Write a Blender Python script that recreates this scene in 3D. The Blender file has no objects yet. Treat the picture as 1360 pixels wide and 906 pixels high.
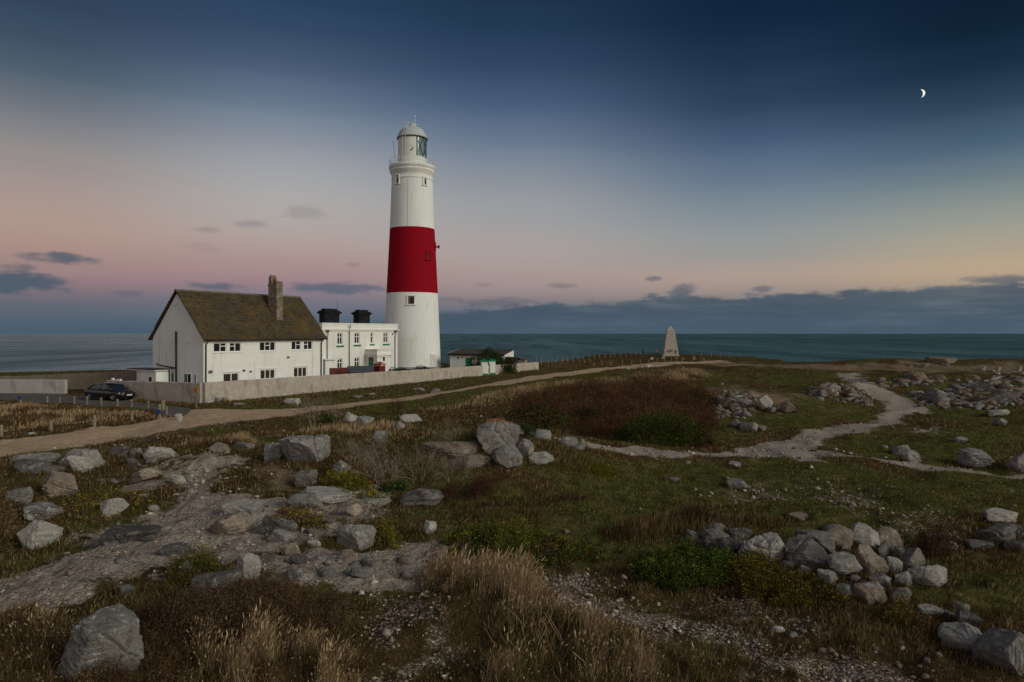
import bpy, bmesh, math, random
import numpy as np
from mathutils import Vector, Matrix, Quaternion

random.seed(7)
RNG = np.random.default_rng(11)
scene = bpy.context.scene
COL = scene.collection
R = math.radians

# ------------------------------------------------------------------ camera
EYE = 5.7            # eye height above the lawn by the lighthouse
FOC = 906.67         # focal length in photo pixels (24 mm on 36 mm, 1360 px wide)
HOR = 443.0          # row of the sea horizon
cam_d = bpy.data.cameras.new("camera")
cam = bpy.data.objects.new("camera", cam_d)
COL.objects.link(cam)
cam.location = (0, 0, EYE)
cam.rotation_euler = (R(90), 0, 0)
cam_d.sensor_width = 36.0
cam_d.lens = 24.0
cam_d.shift_y = -10.0 / 1360.0
cam_d.clip_start = 0.1
cam_d.clip_end = 90000
scene.camera = cam
scene.render.engine = 'CYCLES'
scene.cycles.max_bounces = 5
scene.cycles.diffuse_bounces = 3
scene.cycles.glossy_bounces = 2
scene.cycles.transmission_bounces = 2
scene.cycles.use_denoising = True
scene.view_settings.view_transform = 'Standard'
scene.view_settings.look = 'None'
scene.view_settings.gamma = 1.0
scene.view_settings.use_curve_mapping = False
scene.view_settings.exposure = 0.0

# ------------------------------------------------------------------ world
def s2l(c):
    out = []
    for v in c:
        v /= 255.0
        out.append(v / 12.92 if v <= 0.04045 else ((v + 0.055) / 1.055) ** 2.4)
    return tuple(out)

class NT:
    """small helper to write node trees as expressions"""
    def __init__(self, tree):
        self.t = tree; self.n = tree.nodes; self.l = tree.links
    def new(self, kind, **kw):
        nd = self.n.new(kind)
        for k, v in kw.items():
            setattr(nd, k, v)
        return nd
    def put(self, sock, v):
        if isinstance(v, bpy.types.NodeSocket):
            self.l.new(v, sock)
        else:
            if isinstance(v, tuple) and len(v) == 3 and sock.type == 'RGBA':
                v = (*v, 1.0)
            sock.default_value = v
    def m(self, op, a, b=None, c=None, clamp=False):
        nd = self.new('ShaderNodeMath', operation=op, use_clamp=clamp)
        self.put(nd.inputs[0], a)
        if b is not None: self.put(nd.inputs[1], b)
        if c is not None: self.put(nd.inputs[2], c)
        return nd.outputs[0]
    def mix(self, f, a, b, blend='MIX'):
        nd = self.new('ShaderNodeMix', data_type='RGBA', blend_type=blend)
        nd.clamp_factor = True
        self.put(nd.inputs[0], f); self.put(nd.inputs[6], a); self.put(nd.inputs[7], b)
        return nd.outputs[2]
    def ramp(self, f, stops, interp='LINEAR'):
        nd = self.new('ShaderNodeValToRGB')
        nd.color_ramp.interpolation = interp
        e = nd.color_ramp.elements
        while len(e) > 1: e.remove(e[-1])
        e[0].position = stops[0][0]; e[0].color = (*stops[0][1], 1) if not isinstance(stops[0][1], float) else (stops[0][1],)*3 + (1,)
        for p, c in stops[1:]:
            el = e.new(p); el.color = (*c, 1) if not isinstance(c, float) else (c, c, c, 1)
        self.put(nd.inputs[0], f)
        return nd.outputs[0]
    def noise(self, vec, scale, detail=4.0, rough=0.55, dist=0.0):
        nd = self.new('ShaderNodeTexNoise')
        if vec is not None: self.put(nd.inputs['Vector'], vec)
        nd.inputs['Scale'].default_value = scale
        nd.inputs['Detail'].default_value = detail
        nd.inputs['Roughness'].default_value = rough
        nd.inputs['Distortion'].default_value = dist
        return nd.outputs[0]
    def smooth(self, v, lo, hi, a=0.0, b=1.0):
        nd = self.new('ShaderNodeMapRange', interpolation_type='SMOOTHSTEP')
        self.put(nd.inputs[0], v)
        for i, x in zip((1, 2, 3, 4), (lo, hi, a, b)): self.put(nd.inputs[i], x)
        return nd.outputs[0]
    def comb(self, x, y, z):
        nd = self.new('ShaderNodeCombineXYZ')
        for i, v in enumerate((x, y, z)): self.put(nd.inputs[i], v)
        return nd.outputs[0]

SUNSET = Vector((0.90, -0.44, 0.0)).normalized()
GLOW = 1.0
world = bpy.data.worlds.new("World")
scene.world = world
world.use_nodes = True
w = NT(world.node_tree)
w.n.clear()
geo = w.new('ShaderNodeTexCoord')
sep = w.new('ShaderNodeSeparateXYZ')
w.l.new(geo.outputs['Generated'], sep.inputs[0])
dx, dy, dz = sep.outputs
hyp = w.m('SQRT', w.m('ADD', w.m('MULTIPLY', dx, dx), w.m('MULTIPLY', dy, dy)))
hyp = w.m('MAXIMUM', hyp, 1e-4)
tel = w.m('DIVIDE', dz, hyp)                     # tangent of the elevation
azi = w.m('ARCTAN2', dx, dy)                     # azimuth, 0 = north (+Y)
# three dusk gradients (sky colours seen at three azimuths), keyed by photo row
def sky_ramp(rows, r):
    k = math.sqrt(1 + r * r)
    st = []
    for py, c in sorted(rows, key=lambda q: -q[0]):
        st.append((max(0.0, (HOR - py) / FOC / k), s2l(c)))
    st.append((1.0, s2l((18, 34, 58))))
    return w.ramp(tel, st, 'CARDINAL')
SKY = [
    (45, [(0, (49, 68, 90)), (60, (66, 84, 102)), (100, (86, 100, 114)), (150, (118, 122, 130)), (190, (142, 138, 138)), (230, (158, 145, 142)), (270, (169, 150, 142)), (310, (172, 147, 138)), (345, (162, 136, 131)), (365, (152, 127, 129)), (385, (128, 114, 122)), (400, (104, 106, 117)), (420, (86, 99, 112)), (443, (72, 92, 106))]),
    (380, [(0, (42, 65, 92)), (50, (58, 78, 104)), (100, (82, 99, 124)), (150, (113, 128, 145)), (200, (147, 151, 160)), (250, (167, 166, 167)), (300, (174, 164, 160)), (340, (170, 148, 145)), (370, (158, 132, 136)), (395, (125, 118, 130)), (420, (96, 106, 120)), (443, (72, 92, 108))]),
    (680, [(0, (30, 52, 76)), (50, (40, 62, 88)), (100, (57, 77, 104)), (150, (81, 101, 127)), (200, (114, 128, 146)), (250, (144, 149, 156)), (300, (160, 158, 159)), (350, (169, 155, 151)), (390, (150, 135, 136)), (415, (100, 108, 120)), (443, (72, 92, 108))]),
    (1000, [(0, (17, 37, 60)), (50, (24, 46, 70)), (100, (36, 58, 82)), (150, (52, 73, 98)), (200, (80, 101, 126)), (250, (110, 126, 142)), (300, (138, 147, 151)), (340, (155, 152, 148)), (370, (170, 152, 142)), (395, (140, 132, 130)), (420, (100, 108, 116)), (443, (72, 92, 108))]),
    (1315, [(0, (14, 32, 52)), (50, (20, 40, 60)), (100, (32, 54, 74)), (150, (56, 78, 98)), (200, (84, 106, 124)), (240, (115, 130, 135)), (270, (138, 146, 142)), (300, (156, 156, 144)), (335, (174, 161, 140)), (365, (180, 160, 136)), (400, (130, 128, 124)), (443, (72, 92, 108))])]
skc = None; pa = None
for px_, rows_ in SKY:
    r_ = (px_ - 680) / FOC; c_ = sky_ramp(rows_, r_); a_ = math.atan(r_)
    skc = c_ if skc is None else w.mix(w.smooth(azi, pa, a_), skc, c_)
    pa = a_
# clouds: low bank on the sea horizon and a few drifting scraps
cv = w.comb(azi, w.m('MULTIPLY', tel, 3.2), 0.0)
nz1 = w.noise(cv, 9.0, 6.0, 0.6)
nz2 = w.noise(cv, 28.0, 5.0, 0.6)
nz3 = w.noise(w.comb(azi, w.m('MULTIPLY', tel, 9.0), 3.0), 6.5, 8.0, 0.62)
top = w.ramp(w.m('MULTIPLY_ADD', azi, 0.8, 0.5), [(0.0, 0.0), (0.36, 0.016), (0.42, 0.032), (0.517, 0.045), (0.69, 0.054), (0.848, 0.058), (0.96, 0.062), (1.0, 0.062)])
edge = w.m('ADD', w.m('SUBTRACT', top, tel), w.m('MULTIPLY', w.m('SUBTRACT', nz1, 0.5), 0.034))
edge = w.m('ADD', edge, w.m('MULTIPLY', w.m('SUBTRACT', nz2, 0.5), 0.024))
bank = w.smooth(edge, -0.001, 0.008)
bankc = w.ramp(nz3, [(0.30, s2l((62, 79, 95))), (0.5, s2l((70, 87, 102))), (0.60, s2l((82, 97, 110))), (0.70, s2l((106, 113, 119)))])
bankc = w.mix(w.smooth(tel, 0.0, 0.030, 0.65, 0.0), bankc, s2l((74, 93, 108)))
skc = w.mix(w.m('MULTIPLY', bank, 0.88), skc, bankc)
def scrap(px, py, sx, sy, amt, col, thr=0.0):
    global skc
    r = (px - 680) / FOC; a0 = math.atan(r); t0 = (HOR - py) / FOC * math.cos(a0)
    u = w.m('DIVIDE', w.m('SUBTRACT', azi, a0), sx / FOC * math.cos(a0) ** 2)
    v = w.m('DIVIDE', w.m('SUBTRACT', tel, t0), sy / FOC * math.cos(a0))
    d = w.m('SQRT', w.m('ADD', w.m('MULTIPLY', u, u), w.m('MULTIPLY', v, v)))
    d = w.m('SUBTRACT', d, w.m('MULTIPLY', w.m('SUBTRACT', nz2, 0.5), 1.9))
    d = w.m('SUBTRACT', d, w.m('MULTIPLY', w.m('SUBTRACT', nz1, 0.5), 1.5))
    f = w.smooth(d, 0.35 + thr, 1.15 + thr, amt, 0.0)
    skc = w.mix(f, skc, s2l(col))
for args in [(82, 343, 55, 9, 0.85, (78, 92, 106)), (15, 373, 75, 22, 0.9, (72, 90, 106)), (455, 383, 66, 8, 0.8, (84, 98, 114)), (285, 381, 44, 8, 0.8, (84, 96, 110)),
             (330, 297, 30, 7, 0.35, (112, 106, 116)), (405, 283, 36, 10, 0.28, (115, 110, 120)), (280, 305, 24, 5, 0.3, (115, 106, 116)),
             (172, 390, 28, 5, 0.5, (95, 97, 110)), (265, 328, 30, 7, 0.15, (120, 106, 114)), (742, 380, 24, 5, 0.55, (112, 108, 116)), (870, 370, 14, 4, 0.7, (105, 105, 115)),
             (905, 386, 22, 9, 0.8, (88, 98, 110)), (1012, 383, 16, 5, 0.7, (98, 104, 114)), (640, 378, 16, 4, 0.35, (115, 108, 116)), (470, 352, 14, 4, 0.35, (125, 112, 118)),
             (590, 398, 40, 5, 0.45, (105, 104, 114)), (660, 402, 50, 8, 0.6, (92, 98, 110)), (1330, 372, 60, 6, 0.8, (92, 100, 112))]:
    scrap(*args)
# the afterglow on the other side of the sky, behind and to the right
sdot = w.m('ADD', w.m('MULTIPLY', dx, SUNSET.x), w.m('MULTIPLY', dy, SUNSET.y))
sdot = w.m('DIVIDE', sdot, hyp)
glow = w.ramp(w.m('MULTIPLY', tel, 0.4), [(0.0, (1.25, 0.88, 0.55)), (0.06, (1.45, 1.16, 0.82)), (0.18, (1.02, 0.98, 0.90)), (0.40, (0.34, 0.40, 0.46)), (0.75, (0.16, 0.20, 0.28)), (1.0, (0.06, 0.08, 0.13))])
backs = w.smooth(sdot, 0.28, 0.95)
dusk = w.ramp(w.m('MULTIPLY', tel, 0.4), [(0.0, (0.40, 0.37, 0.37)), (0.10, (0.56, 0.49, 0.47)), (0.25, (0.20, 0.20, 0.24)), (0.6, (0.03, 0.045, 0.08)), (1.0, (0.02, 0.03, 0.05))])
rear = w.smooth(dy, -0.35, 0.25, 1.0, 0.0)
skc = w.mix(rear, skc, dusk)
glow = w.mix(1.0, glow, (0.66, 0.69, 0.70), 'MULTIPLY')
skc = w.mix(backs, skc, glow)
bg = w.new('ShaderNodeBackground')
bg.inputs['Strength'].default_value = 1.0
w.l.new(skc, bg.inputs['Color'])
wo = w.new('ShaderNodeOutputWorld')
w.l.new(bg.outputs[0], wo.inputs['Surface'])

# soft afterglow key light: the sun is just below the horizon, so it is very wide
sun_d = bpy.data.lights.new("sun", 'SUN')
sun = bpy.data.objects.new("sun", sun_d)
COL.objects.link(sun)
sun_d.energy = 1.38
sun_d.angle = R(22)
sun_d.color = (0.98, 0.97, 0.86)
sun.rotation_euler = Vector((0.84, -0.50, 0.47)).to_track_quat('Z', 'Y').to_euler()
sun.location = (60, -40, 40)

# ------------------------------------------------------------------ maths of the place
def h2(ix, iy, seed):
    n = (ix.astype(np.int64) * 374761393 + iy.astype(np.int64) * 668265263 + seed * 974634271) & 0xffffffff
    n = ((n ^ (n >> 13)) * 1274126177) & 0xffffffff
    n = ((n ^ (n >> 16)) * 2246822519) & 0xffffffff
    return ((n ^ (n >> 15)) & 0xffffff) / float(0xffffff)
def vn(x, y, seed=0):
    x = np.asarray(x, float); y = np.asarray(y, float)
    xi = np.floor(x); yi = np.floor(y); fx = x - xi; fy = y - yi
    fx = fx * fx * fx * (fx * (fx * 6 - 15) + 10); fy = fy * fy * fy * (fy * (fy * 6 - 15) + 10)
    xi = xi.astype(np.int64); yi = yi.astype(np.int64)
    a = h2(xi, yi, seed); b = h2(xi + 1, yi, seed); c = h2(xi, yi + 1, seed); d = h2(xi + 1, yi + 1, seed)
    return a + (b - a) * fx + (c - a) * fy + (a - b - c + d) * fx * fy
def fbm(x, y, seed=0, octv=4, gain=0.5):
    s = 0; a = 1; t = 0
    for i in range(octv):
        s = s + a * (vn(x * 2 ** i + 17.3 * i, y * 2 ** i - 9.1 * i, seed + i) - 0.5); t += a; a *= gain
    return s / t * 2
def sstep(lo, hi, v):
    t = np.clip((v - lo) / (hi - lo), 0, 1)
    return t * t * (3 - 2 * t)
def poly_sd(X, Y, poly):
    """signed distance to a polygon, negative inside"""
    P = np.asarray(poly, float); Q = np.roll(P, -1, 0)
    d2 = np.full(X.shape, 1e18); ins = np.zeros(X.shape, bool)
    for (ax, ay), (bx, by) in zip(P, Q):
        ex, ey = bx - ax, by - ay
        t = np.clip(((X - ax) * ex + (Y - ay) * ey) / max(ex * ex + ey * ey, 1e-9), 0, 1)
        d2 = np.minimum(d2, (X - ax - t * ex) ** 2 + (Y - ay - t * ey) ** 2)
        if by != ay:
            c = ((ay > Y) != (by > Y)) & (X < ex * (Y - ay) / (by - ay) + ax)
            ins ^= c
    d = np.sqrt(d2)
    return np.where(ins, -d, d)

LAND = [(-260, 30), (-150, 84), (-90, 92), (-55, 112), (-36, 128), (-14, 134), (1, 131), (9, 139), (17, 160), (24, 178), (36, 186), (50, 178), (53, 158), (57, 140),
        (66, 130), (82, 128), (100, 125), (130, 128), (200, 110), (330, 60), (330, -330), (-330, -330)]
# mounds: x, y, height, half-width across, half-width in depth, turn
MOUNDS = [(0.0, 30.6, 1.75, 2.6, 2.4, 0), (-2.6, 28.5, 0.55, 2.6, 2.8, 0), (-0.5, 13.9, 0.55, 1.25, 0.9, 0.0), (0.9, 12.4, 0.35, 1.3, 0.9, -0.3), (-4.7, 12.6, 0.30, 1.7, 1.2, 0), (17.6, 51.5, 1.0, 3.6, 3.2, 0),
          (26.8, 57.5, 1.1, 3.6, 3.0, 0), (42, 62, 1.3, 9.5, 8.0, 0), (36.5, 66, 0.7, 4, 5, 0), (66, 122, 0.9, 6, 5, 0), (83, 120, 1.05, 9, 5, 0), (97, 118, 0.5, 8, 5, 0), (5, 58, 0.5, 7, 7, 0),
          (13, 72, 0.6, 7, 6, 0.4), (17.5, 88, 0.7, 8, 5, 0.5), (-9, 34, 0.45, 4.5, 3.5, 0), (-16, 28, 0.3, 4, 3, 0), (32, 166, 0.5, 14, 10, 0), (3, 20.5, 0.3, 3, 1.2, 0.2), (8.5, 21.0, 0.35, 2.5, 1.3, 0), (12, 20.2, 0.3, 2.2, 1.5, 0),
          (6.5, 15.6, 0.22, 2.5, 0.8, -0.35), (40, 150, 0.3, 20, 8, 0)]
def tz(x, y):
    x = np.asarray(x, float); y = np.asarray(y, float)
    r = np.hypot(x, y)
    z = np.zeros(np.broadcast(x, y).shape)
    for mx, my, h, sx, sy, t in MOUNDS:
        c, s = math.cos(t), math.sin(t)
        u = ((x - mx) * c + (y - my) * s) / sx; v = (-(x - mx) * s + (y - my) * c) / sy
        z = z + h * np.exp(-0.5 * (u * u + v * v))
    # calm ground round the buildings and the track
    calm = sstep(40, 56, y) * sstep(12, -2, x - 0.16 * (y - 60)) * sstep(-200, -60, x)
    rough = 1 - 0.85 * calm
    near = sstep(34, 20, r)
    z = z * 1.0 + rough * (0.38 * fbm(x / 7.5, y / 7.5, 3, 4) + 0.22 * fbm(x / 1.9, y / 1.9, 9, 3)) + near * 0.08 * fbm(x / 0.45, y / 0.45, 21, 2)
    # the knoll the picture is taken from
    z = z + 4.1 * np.exp(-(np.hypot(x * 0.8, y + 0.5) / 4.3) ** 2.6)
    far = (y > 70) | (r > 100)
    if np.any(far):
        sd = np.zeros(z.shape)
        sd[far] = poly_sd(np.broadcast_to(x, z.shape)[far], np.broadcast_to(y, z.shape)[far], LAND)
        sd = np.where(far, sd + 2.2 * fbm(x / 9, y / 9, 33, 3), -50)
        z = z - sstep(-1.5, 9.0, sd) * 13.5
    return z
def at(px, py, dmin=7.0):
    """the point of the ground seen at a place of the photograph"""
    d = np.geomspace(dmin, 230, 3000)
    x = (px - 680) / FOC * d; z = EYE - (py - HOR) / FOC * d
    g = tz(x, d)
    k = np.nonzero(z <= g)[0]
    i = int(k[0]) if len(k) else len(d) - 1
    return Vector((float(x[i]), float(d[i]), float(g[i])))
def pt(px, py, d):
    return Vector(((px - 680) / FOC * d, d, EYE - (py - HOR) / FOC * d))
def gp(x, y, up=0.0):
    return Vector((x, y, float(tz(x, y)) + up))

# ------------------------------------------------------------------ object helpers
def tag(o, label=None, cat=None, group=None, kind=None):
    if label: o['label'] = label
    if cat: o['category'] = cat
    if group: o['group'] = group
    if kind: o['kind'] = kind
    return o
def empty(name, loc, rz=0.0, label=None, cat=None, group=None):
    o = bpy.data.objects.new(name, None); COL.objects.link(o)
    o.empty_display_size = 0.3
    o.location = loc; o.rotation_euler = (0, 0, rz)
    return tag(o, label, cat, group)
def copy_tree(o, parent=None):
    c = o.copy(); COL.objects.link(c)
    if parent is not None: c.parent = parent
    for ch in list(o.children): copy_tree(ch, c)
    return c
def tri_mesh(name, V, F, mat, col=None, smooth=False, parent=None, loc=None):
    """numpy arrays -> one mesh object (F: n x 3 or n x 4)"""
    V = np.ascontiguousarray(V, np.float32); F = np.ascontiguousarray(F, np.int32)
    me = bpy.data.meshes.new(name)
    me.vertices.add(len(V)); me.vertices.foreach_set('co', V.ravel())
    k = F.shape[1]
    me.loops.add(F.size); me.loops.foreach_set('vertex_index', F.ravel())
    me.polygons.add(len(F))
    me.polygons.foreach_set('loop_start', np.arange(len(F), dtype=np.int32) * k)
    try: me.polygons.foreach_set('loop_total', np.full(len(F), k, np.int32))
    except Exception: pass
    if smooth: me.polygons.foreach_set('use_smooth', np.ones(len(F), bool))
    if col is not None:
        if not isinstance(col, dict): col = {'Col': col}
        for nm, c in col.items():
            a = me.color_attributes.new(nm, 'FLOAT_COLOR', 'POINT')
            c = np.asarray(c, np.float32)
            if c.shape[1] == 3: c = np.hstack([c, np.ones((len(c), 1), np.float32)])
            a.data.foreach_set('color', np.ascontiguousarray(c).ravel())
    me.update(calc_edges=True); me.validate()
    if mat: me.materials.append(mat)
    o = bpy.data.objects.new(name, me); COL.objects.link(o)
    if parent is not None: o.parent = parent
    if loc is not None: o.location = loc
    return o

class MB:
    """collects simple shapes and links them as ONE mesh object"""
    def __init__(self): self.v = []; self.f = []; self.sm = []
    def add(self, V, F, sm=False):
        b = len(self.v); self.v += [tuple(p) for p in V]
        for f in F: self.f.append([i + b for i in f]); self.sm.append(sm)
        return self
    def box(self, x0, x1, y0, y1, z0, z1):
        V = [(x, y, z) for z in (z0, z1) for y in (y0, y1) for x in (x0, x1)]
        return self.add(V, [(0, 2, 3, 1), (4, 5, 7, 6), (0, 1, 5, 4), (2, 6, 7, 3), (0, 4, 6, 2), (1, 3, 7, 5)])
    def tube(self, path, r, n=8, cap=True, r1=None):
        P = [Vector(p) for p in path]; k = len(P); V = []; F = []
        up = Vector((0.13, 0.27, 0.95)).normalized()
        for i, p in enumerate(P):
            t = (P[min(i + 1, k - 1)] - P[max(i - 1, 0)]).normalized()
            a = t.cross(up)
            if a.length < 0.2: a = t.cross(Vector((1, 0, 0)))
            a.normalize(); b = t.cross(a)
            rr = r if r1 is None else r + (r1 - r) * i / max(k - 1, 1)
            for j in range(n):
                an = 2 * math.pi * j / n
                V.append(p + a * (rr * math.cos(an)) + b * (rr * math.sin(an)))
        for i in range(k - 1):
            for j in range(n):
                F.append((i * n + j, i * n + (j + 1) % n, (i + 1) * n + (j + 1) % n, (i + 1) * n + j))
        if cap: F.append(tuple(range(n))[::-1]); F.append(tuple((k - 1) * n + j for j in range(n)))
        return self.add(V, F, n > 5)
    def lathe(self, prof, n=48, c=(0, 0, 0), sm=True, a0=0.0, a1=2 * math.pi, cap=False):
        full = abs(a1 - a0 - 2 * math.pi) < 1e-6
        m = n if full else n + 1; V = []; F = []
        for r, z in prof:
            for j in range(m):
                a = a0 + (a1 - a0) * j / n
                V.append((c[0] + r * math.cos(a), c[1] + r * math.sin(a), c[2] + z))
        for i in range(len(prof) - 1):
            for j in range(n):
                j2 = (j + 1) % m
                F.append((i * m + j, i * m + j2, (i + 1) * m + j2, (i + 1) * m + j))
        if cap:
            F.append(tuple(range(m))[::-1]); F.append(tuple((len(prof) - 1) * m + j for j in range(m)))
        return self.add(V, F, sm)
    def prism(self, pts, y0, y1, axis='y'):
        """polygon in (x,z) pushed along y (or polygon in (y,z) pushed along x, or (x,y) along z)"""
        n = len(pts)
        if axis == 'y': V = [(p[0], y0, p[1]) for p in pts] + [(p[0], y1, p[1]) for p in pts]
        elif axis == 'x': V = [(y0, p[0], p[1]) for p in pts] + [(y1, p[0], p[1]) for p in pts]
        else: V = [(p[0], p[1], y0) for p in pts] + [(p[0], p[1], y1) for p in pts]
        F = [tuple(range(n)), tuple(range(2 * n - 1, n - 1, -1))] + [(i, i + n, (i + 1) % n + n, (i + 1) % n) for i in range(n)]
        return self.add(V, F)
    def build(self, name, mat, parent=None, loc=None, bevel=0.0, seg=2):
        me = bpy.data.meshes.new(name)
        me.from_pydata([tuple(p) for p in self.v], [], self.f)
        me.polygons.foreach_set('use_smooth', np.array(self.sm, bool))
        bm = bmesh.new(); bm.from_mesh(me)
        bmesh.ops.recalc_face_normals(bm, faces=bm.faces)
        bm.to_mesh(me); bm.free()
        if mat: me.materials.append(mat)
        o = bpy.data.objects.new(name, me); COL.objects.link(o)
        if parent is not None: o.parent = parent
        if loc is not None: o.location = loc
        if bevel > 0:
            md = o.modifiers.new('edge', 'BEVEL'); md.width = bevel; md.segments = seg; md.limit_method = 'ANGLE'; md.angle_limit = R(40)
        return o

# ------------------------------------------------------------------ materials
MATS = {}
def mat(name, base, rough=0.8, var=0.0, vscale=3.0, bump=0.0, bscale=20.0, spec=0.3, metal=0.0, dirt=None, emit=None, streak=None):
    """plain paint / stone with mottling and fine relief in object space"""
    if name in MATS: return MATS[name]
    m_ = bpy.data.materials.new(name); m_.use_nodes = True
    t = NT(m_.node_tree); b = t.n['Principled BSDF']
    tc = t.new('ShaderNodeTexCoord').outputs['Object']
    c = base
    if var > 0:
        n1 = t.noise(tc, vscale, 6.0, 0.62)
        lo = tuple(x * (1 - var) for x in base); hi = tuple(min(1.0, x * (1 + var * 0.7)) for x in base)
        c = t.ramp(n1, [(0.30, lo), (0.70, hi)])
    if dirt:
        col, amt, sc = dirt
        n2 = t.noise(tc, sc, 8.0, 0.68, 0.6)
        c = t.mix(t.smooth(n2, 0.50, 0.68, 0.0, amt), c, col)
    if streak:                       # rain and rust runs, long in the upright
        col, amt, sc = streak
        mp = t.new('ShaderNodeMapping'); mp.inputs['Scale'].default_value = (sc, sc, sc * .07); t.put(mp.inputs[0], tc)
        c = t.mix(t.m('MULTIPLY', t.smooth(t.noise(mp.outputs[0], 1.0, 6, .65), .52, .72, 0, amt), t.smooth(t.noise(tc, .25, 3, .5), .40, .60)), c, col)
    t.put(b.inputs['Base Color'], c)
    b.inputs['Roughness'].default_value = rough
    b.inputs['Specular IOR Level'].default_value = spec
    b.inputs['Metallic'].default_value = metal
    if bump > 0:
        bp = t.new('ShaderNodeBump'); bp.inputs['Strength'].default_value = 1.0; bp.inputs['Distance'].default_value = bump
        t.put(bp.inputs['Height'], t.noise(tc, bscale, 6.0, 0.6)); t.l.new(bp.outputs[0], b.inputs['Normal'])
    if emit:
        t.put(b.inputs['Emission Color'], emit[0]); b.inputs['Emission Strength'].default_value = emit[1]
    MATS[name] = m_
    return m_
def attr_mat(name, rough=1.0, spec=0.0):
    m_ = bpy.data.materials.new(name); m_.use_nodes = True
    t = NT(m_.node_tree); b = t.n['Principled BSDF']
    a = t.new('ShaderNodeVertexColor', layer_name='Col')
    t.l.new(a.outputs[0], b.inputs['Base Color'])
    b.inputs['Roughness'].default_value = rough
    b.inputs['Specular IOR Level'].default_value = spec
    return m_
PLANT = attr_mat('plant_blades')
# ------------------------------------------------------------------ ground cover plan (traced as places on the ground)
def W(poly, flat=True):
    return [tuple(at(px, py)[:2]) for px, py in poly]
TRACK = W([(-60, 592), (0, 585), (60, 577), (130, 567), (200, 559), (245, 552), (255, 543), (330, 544), (390, 543), (480, 535), (560, 524.5), (610, 517), (700, 500.5), (780, 490.5), (840, 484.5), (900, 481), (955, 478.5), (970, 481.5),
           (900, 484.5), (850, 488), (800, 493), (740, 501), (640, 514.5), (560, 529), (500, 536), (470, 540), (390, 551), (300, 562), (230, 572), (150, 586), (70, 598), (0, 607), (-60, 620)])
TARMAC = W([(-80, 519), (0, 520), (95, 524), (165, 531), (255, 542), (250, 549), (225, 553), (200, 543), (100, 537), (0, 531), (-80, 530)])
PATHS = [W([(770, 586), (785, 588), (830, 592), (900, 597), (960, 598), (1010, 592), (1060, 580), (1100, 570), (1150, 558), (1188, 549), (1182, 538), (1152, 526), (1132, 514), (1120, 504), (1112, 496), (1140, 496), (1150, 506), (1172, 516),
            (1192, 527), (1216, 539), (1232, 549), (1204, 556), (1172, 564), (1135, 575), (1096, 588), (1088, 603), (1085, 614), (1060, 613), (1040, 605), (1000, 607), (940, 609), (880, 606), (820, 601), (785, 593)]),
         W([(1085, 598), (1150, 609), (1220, 618), (1300, 625), (1390, 627), (1390, 632), (1290, 630), (1200, 621), (1110, 609), (1080, 604)])]
PATHTHIN = [W([(1195, 562), (1230, 567), (1275, 568), (1262, 580), (1215, 575), (1180, 570)])]
SCREE = [W([(-60, 785), (0, 768), (60, 745), (130, 715), (190, 690), (222, 668), (236, 642), (215, 618), (232, 607), (300, 604), (318, 614), (276, 640), (296, 662), (345, 668), (400, 672), (470, 684), (480, 694), (440, 702), (400, 716),
            (372, 736), (330, 748), (300, 752), (235, 757), (160, 767), (110, 782), (60, 796), (0, 802), (-60, 815)]),
         W([(355, 742), (430, 738), (540, 736), (600, 742), (585, 752), (560, 778), (480, 772), (390, 768), (345, 758)]),
         W([(440, 655), (480, 655), (530, 672), (500, 680), (440, 680)]), W([(150, 640), (240, 640), (230, 652), (150, 660)])]
PEBBLE = [W([(690, 768), (730, 754), (800, 772), (790, 786), (850, 806), (930, 822), (1010, 838), (1100, 862), (1160, 884), (1230, 906), (1250, 940), (1060, 940), (1040, 900), (960, 868), (870, 846), (780, 816), (730, 795)]),
          W([(960, 652), (1030, 652), (1040, 662), (980, 668)]), W([(1080, 645), (1160, 655), (1190, 672), (1120, 668)]), W([(1160, 684), (1225, 684), (1215, 694), (1165, 694)]), W([(900, 800), (1000, 806), (1080, 826), (1000, 822)]),
          W([(500, 800), (580, 795), (600, 846), (520, 852)]), W([(480, 886), (560, 868), (600, 880), (590, 912), (500, 906)])]
BARE = [W([(880, 482), (960, 480), (1050, 484), (1130, 483), (1400, 480), (1400, 498), (1200, 493), (1120, 495), (1000, 488)]), W([(940, 515), (990, 508), (1060, 516), (1065, 545), (990, 552), (945, 540)]),
        W([(1270, 520), (1330, 525), (1310, 548), (1255, 545)]), W([(330, 615), (400, 618), (400, 650), (340, 650), (320, 630)]), W([(300, 552), (380, 548), (240, 580), (90, 606), (40, 606)])]
GREEN = [W([(760, 604), (900, 612), (1060, 618), (1360, 634), (1400, 680), (1100, 690), (900, 700), (760, 680), (640, 690), (560, 690), (640, 640), (760, 640)]), W([(640, 515), (760, 500), (860, 490), (870, 494), (740, 516), (560, 545), (380, 556), (280, 572), (170, 590), (240, 578), (480, 542)]),
         W([(280, 545), (440, 528), (560, 515), (700, 495), (760, 490), (700, 500), (560, 522), (400, 540), (330, 544)]), W([(1180, 500), (1360, 510), (1360, 625), (1100, 600), (1230, 560), (1220, 540)]),
         W([(930, 498), (1060, 492), (1110, 500), (1130, 530), (1170, 548), (1060, 575), (930, 590), (930, 560), (1000, 552), (1060, 540), (1010, 512)]), W([(10, 735), (90, 710), (170, 680), (150, 700), (60, 740), (0, 765)]), W([(600, 700), (820, 715), (840, 745), (600, 745)])]
LAWN = W([(-60, 535), (0, 533), (100, 540), (195, 546), (230, 557), (120, 566), (0, 582), (-60, 590)])   # rough grass island by the car park

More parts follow.
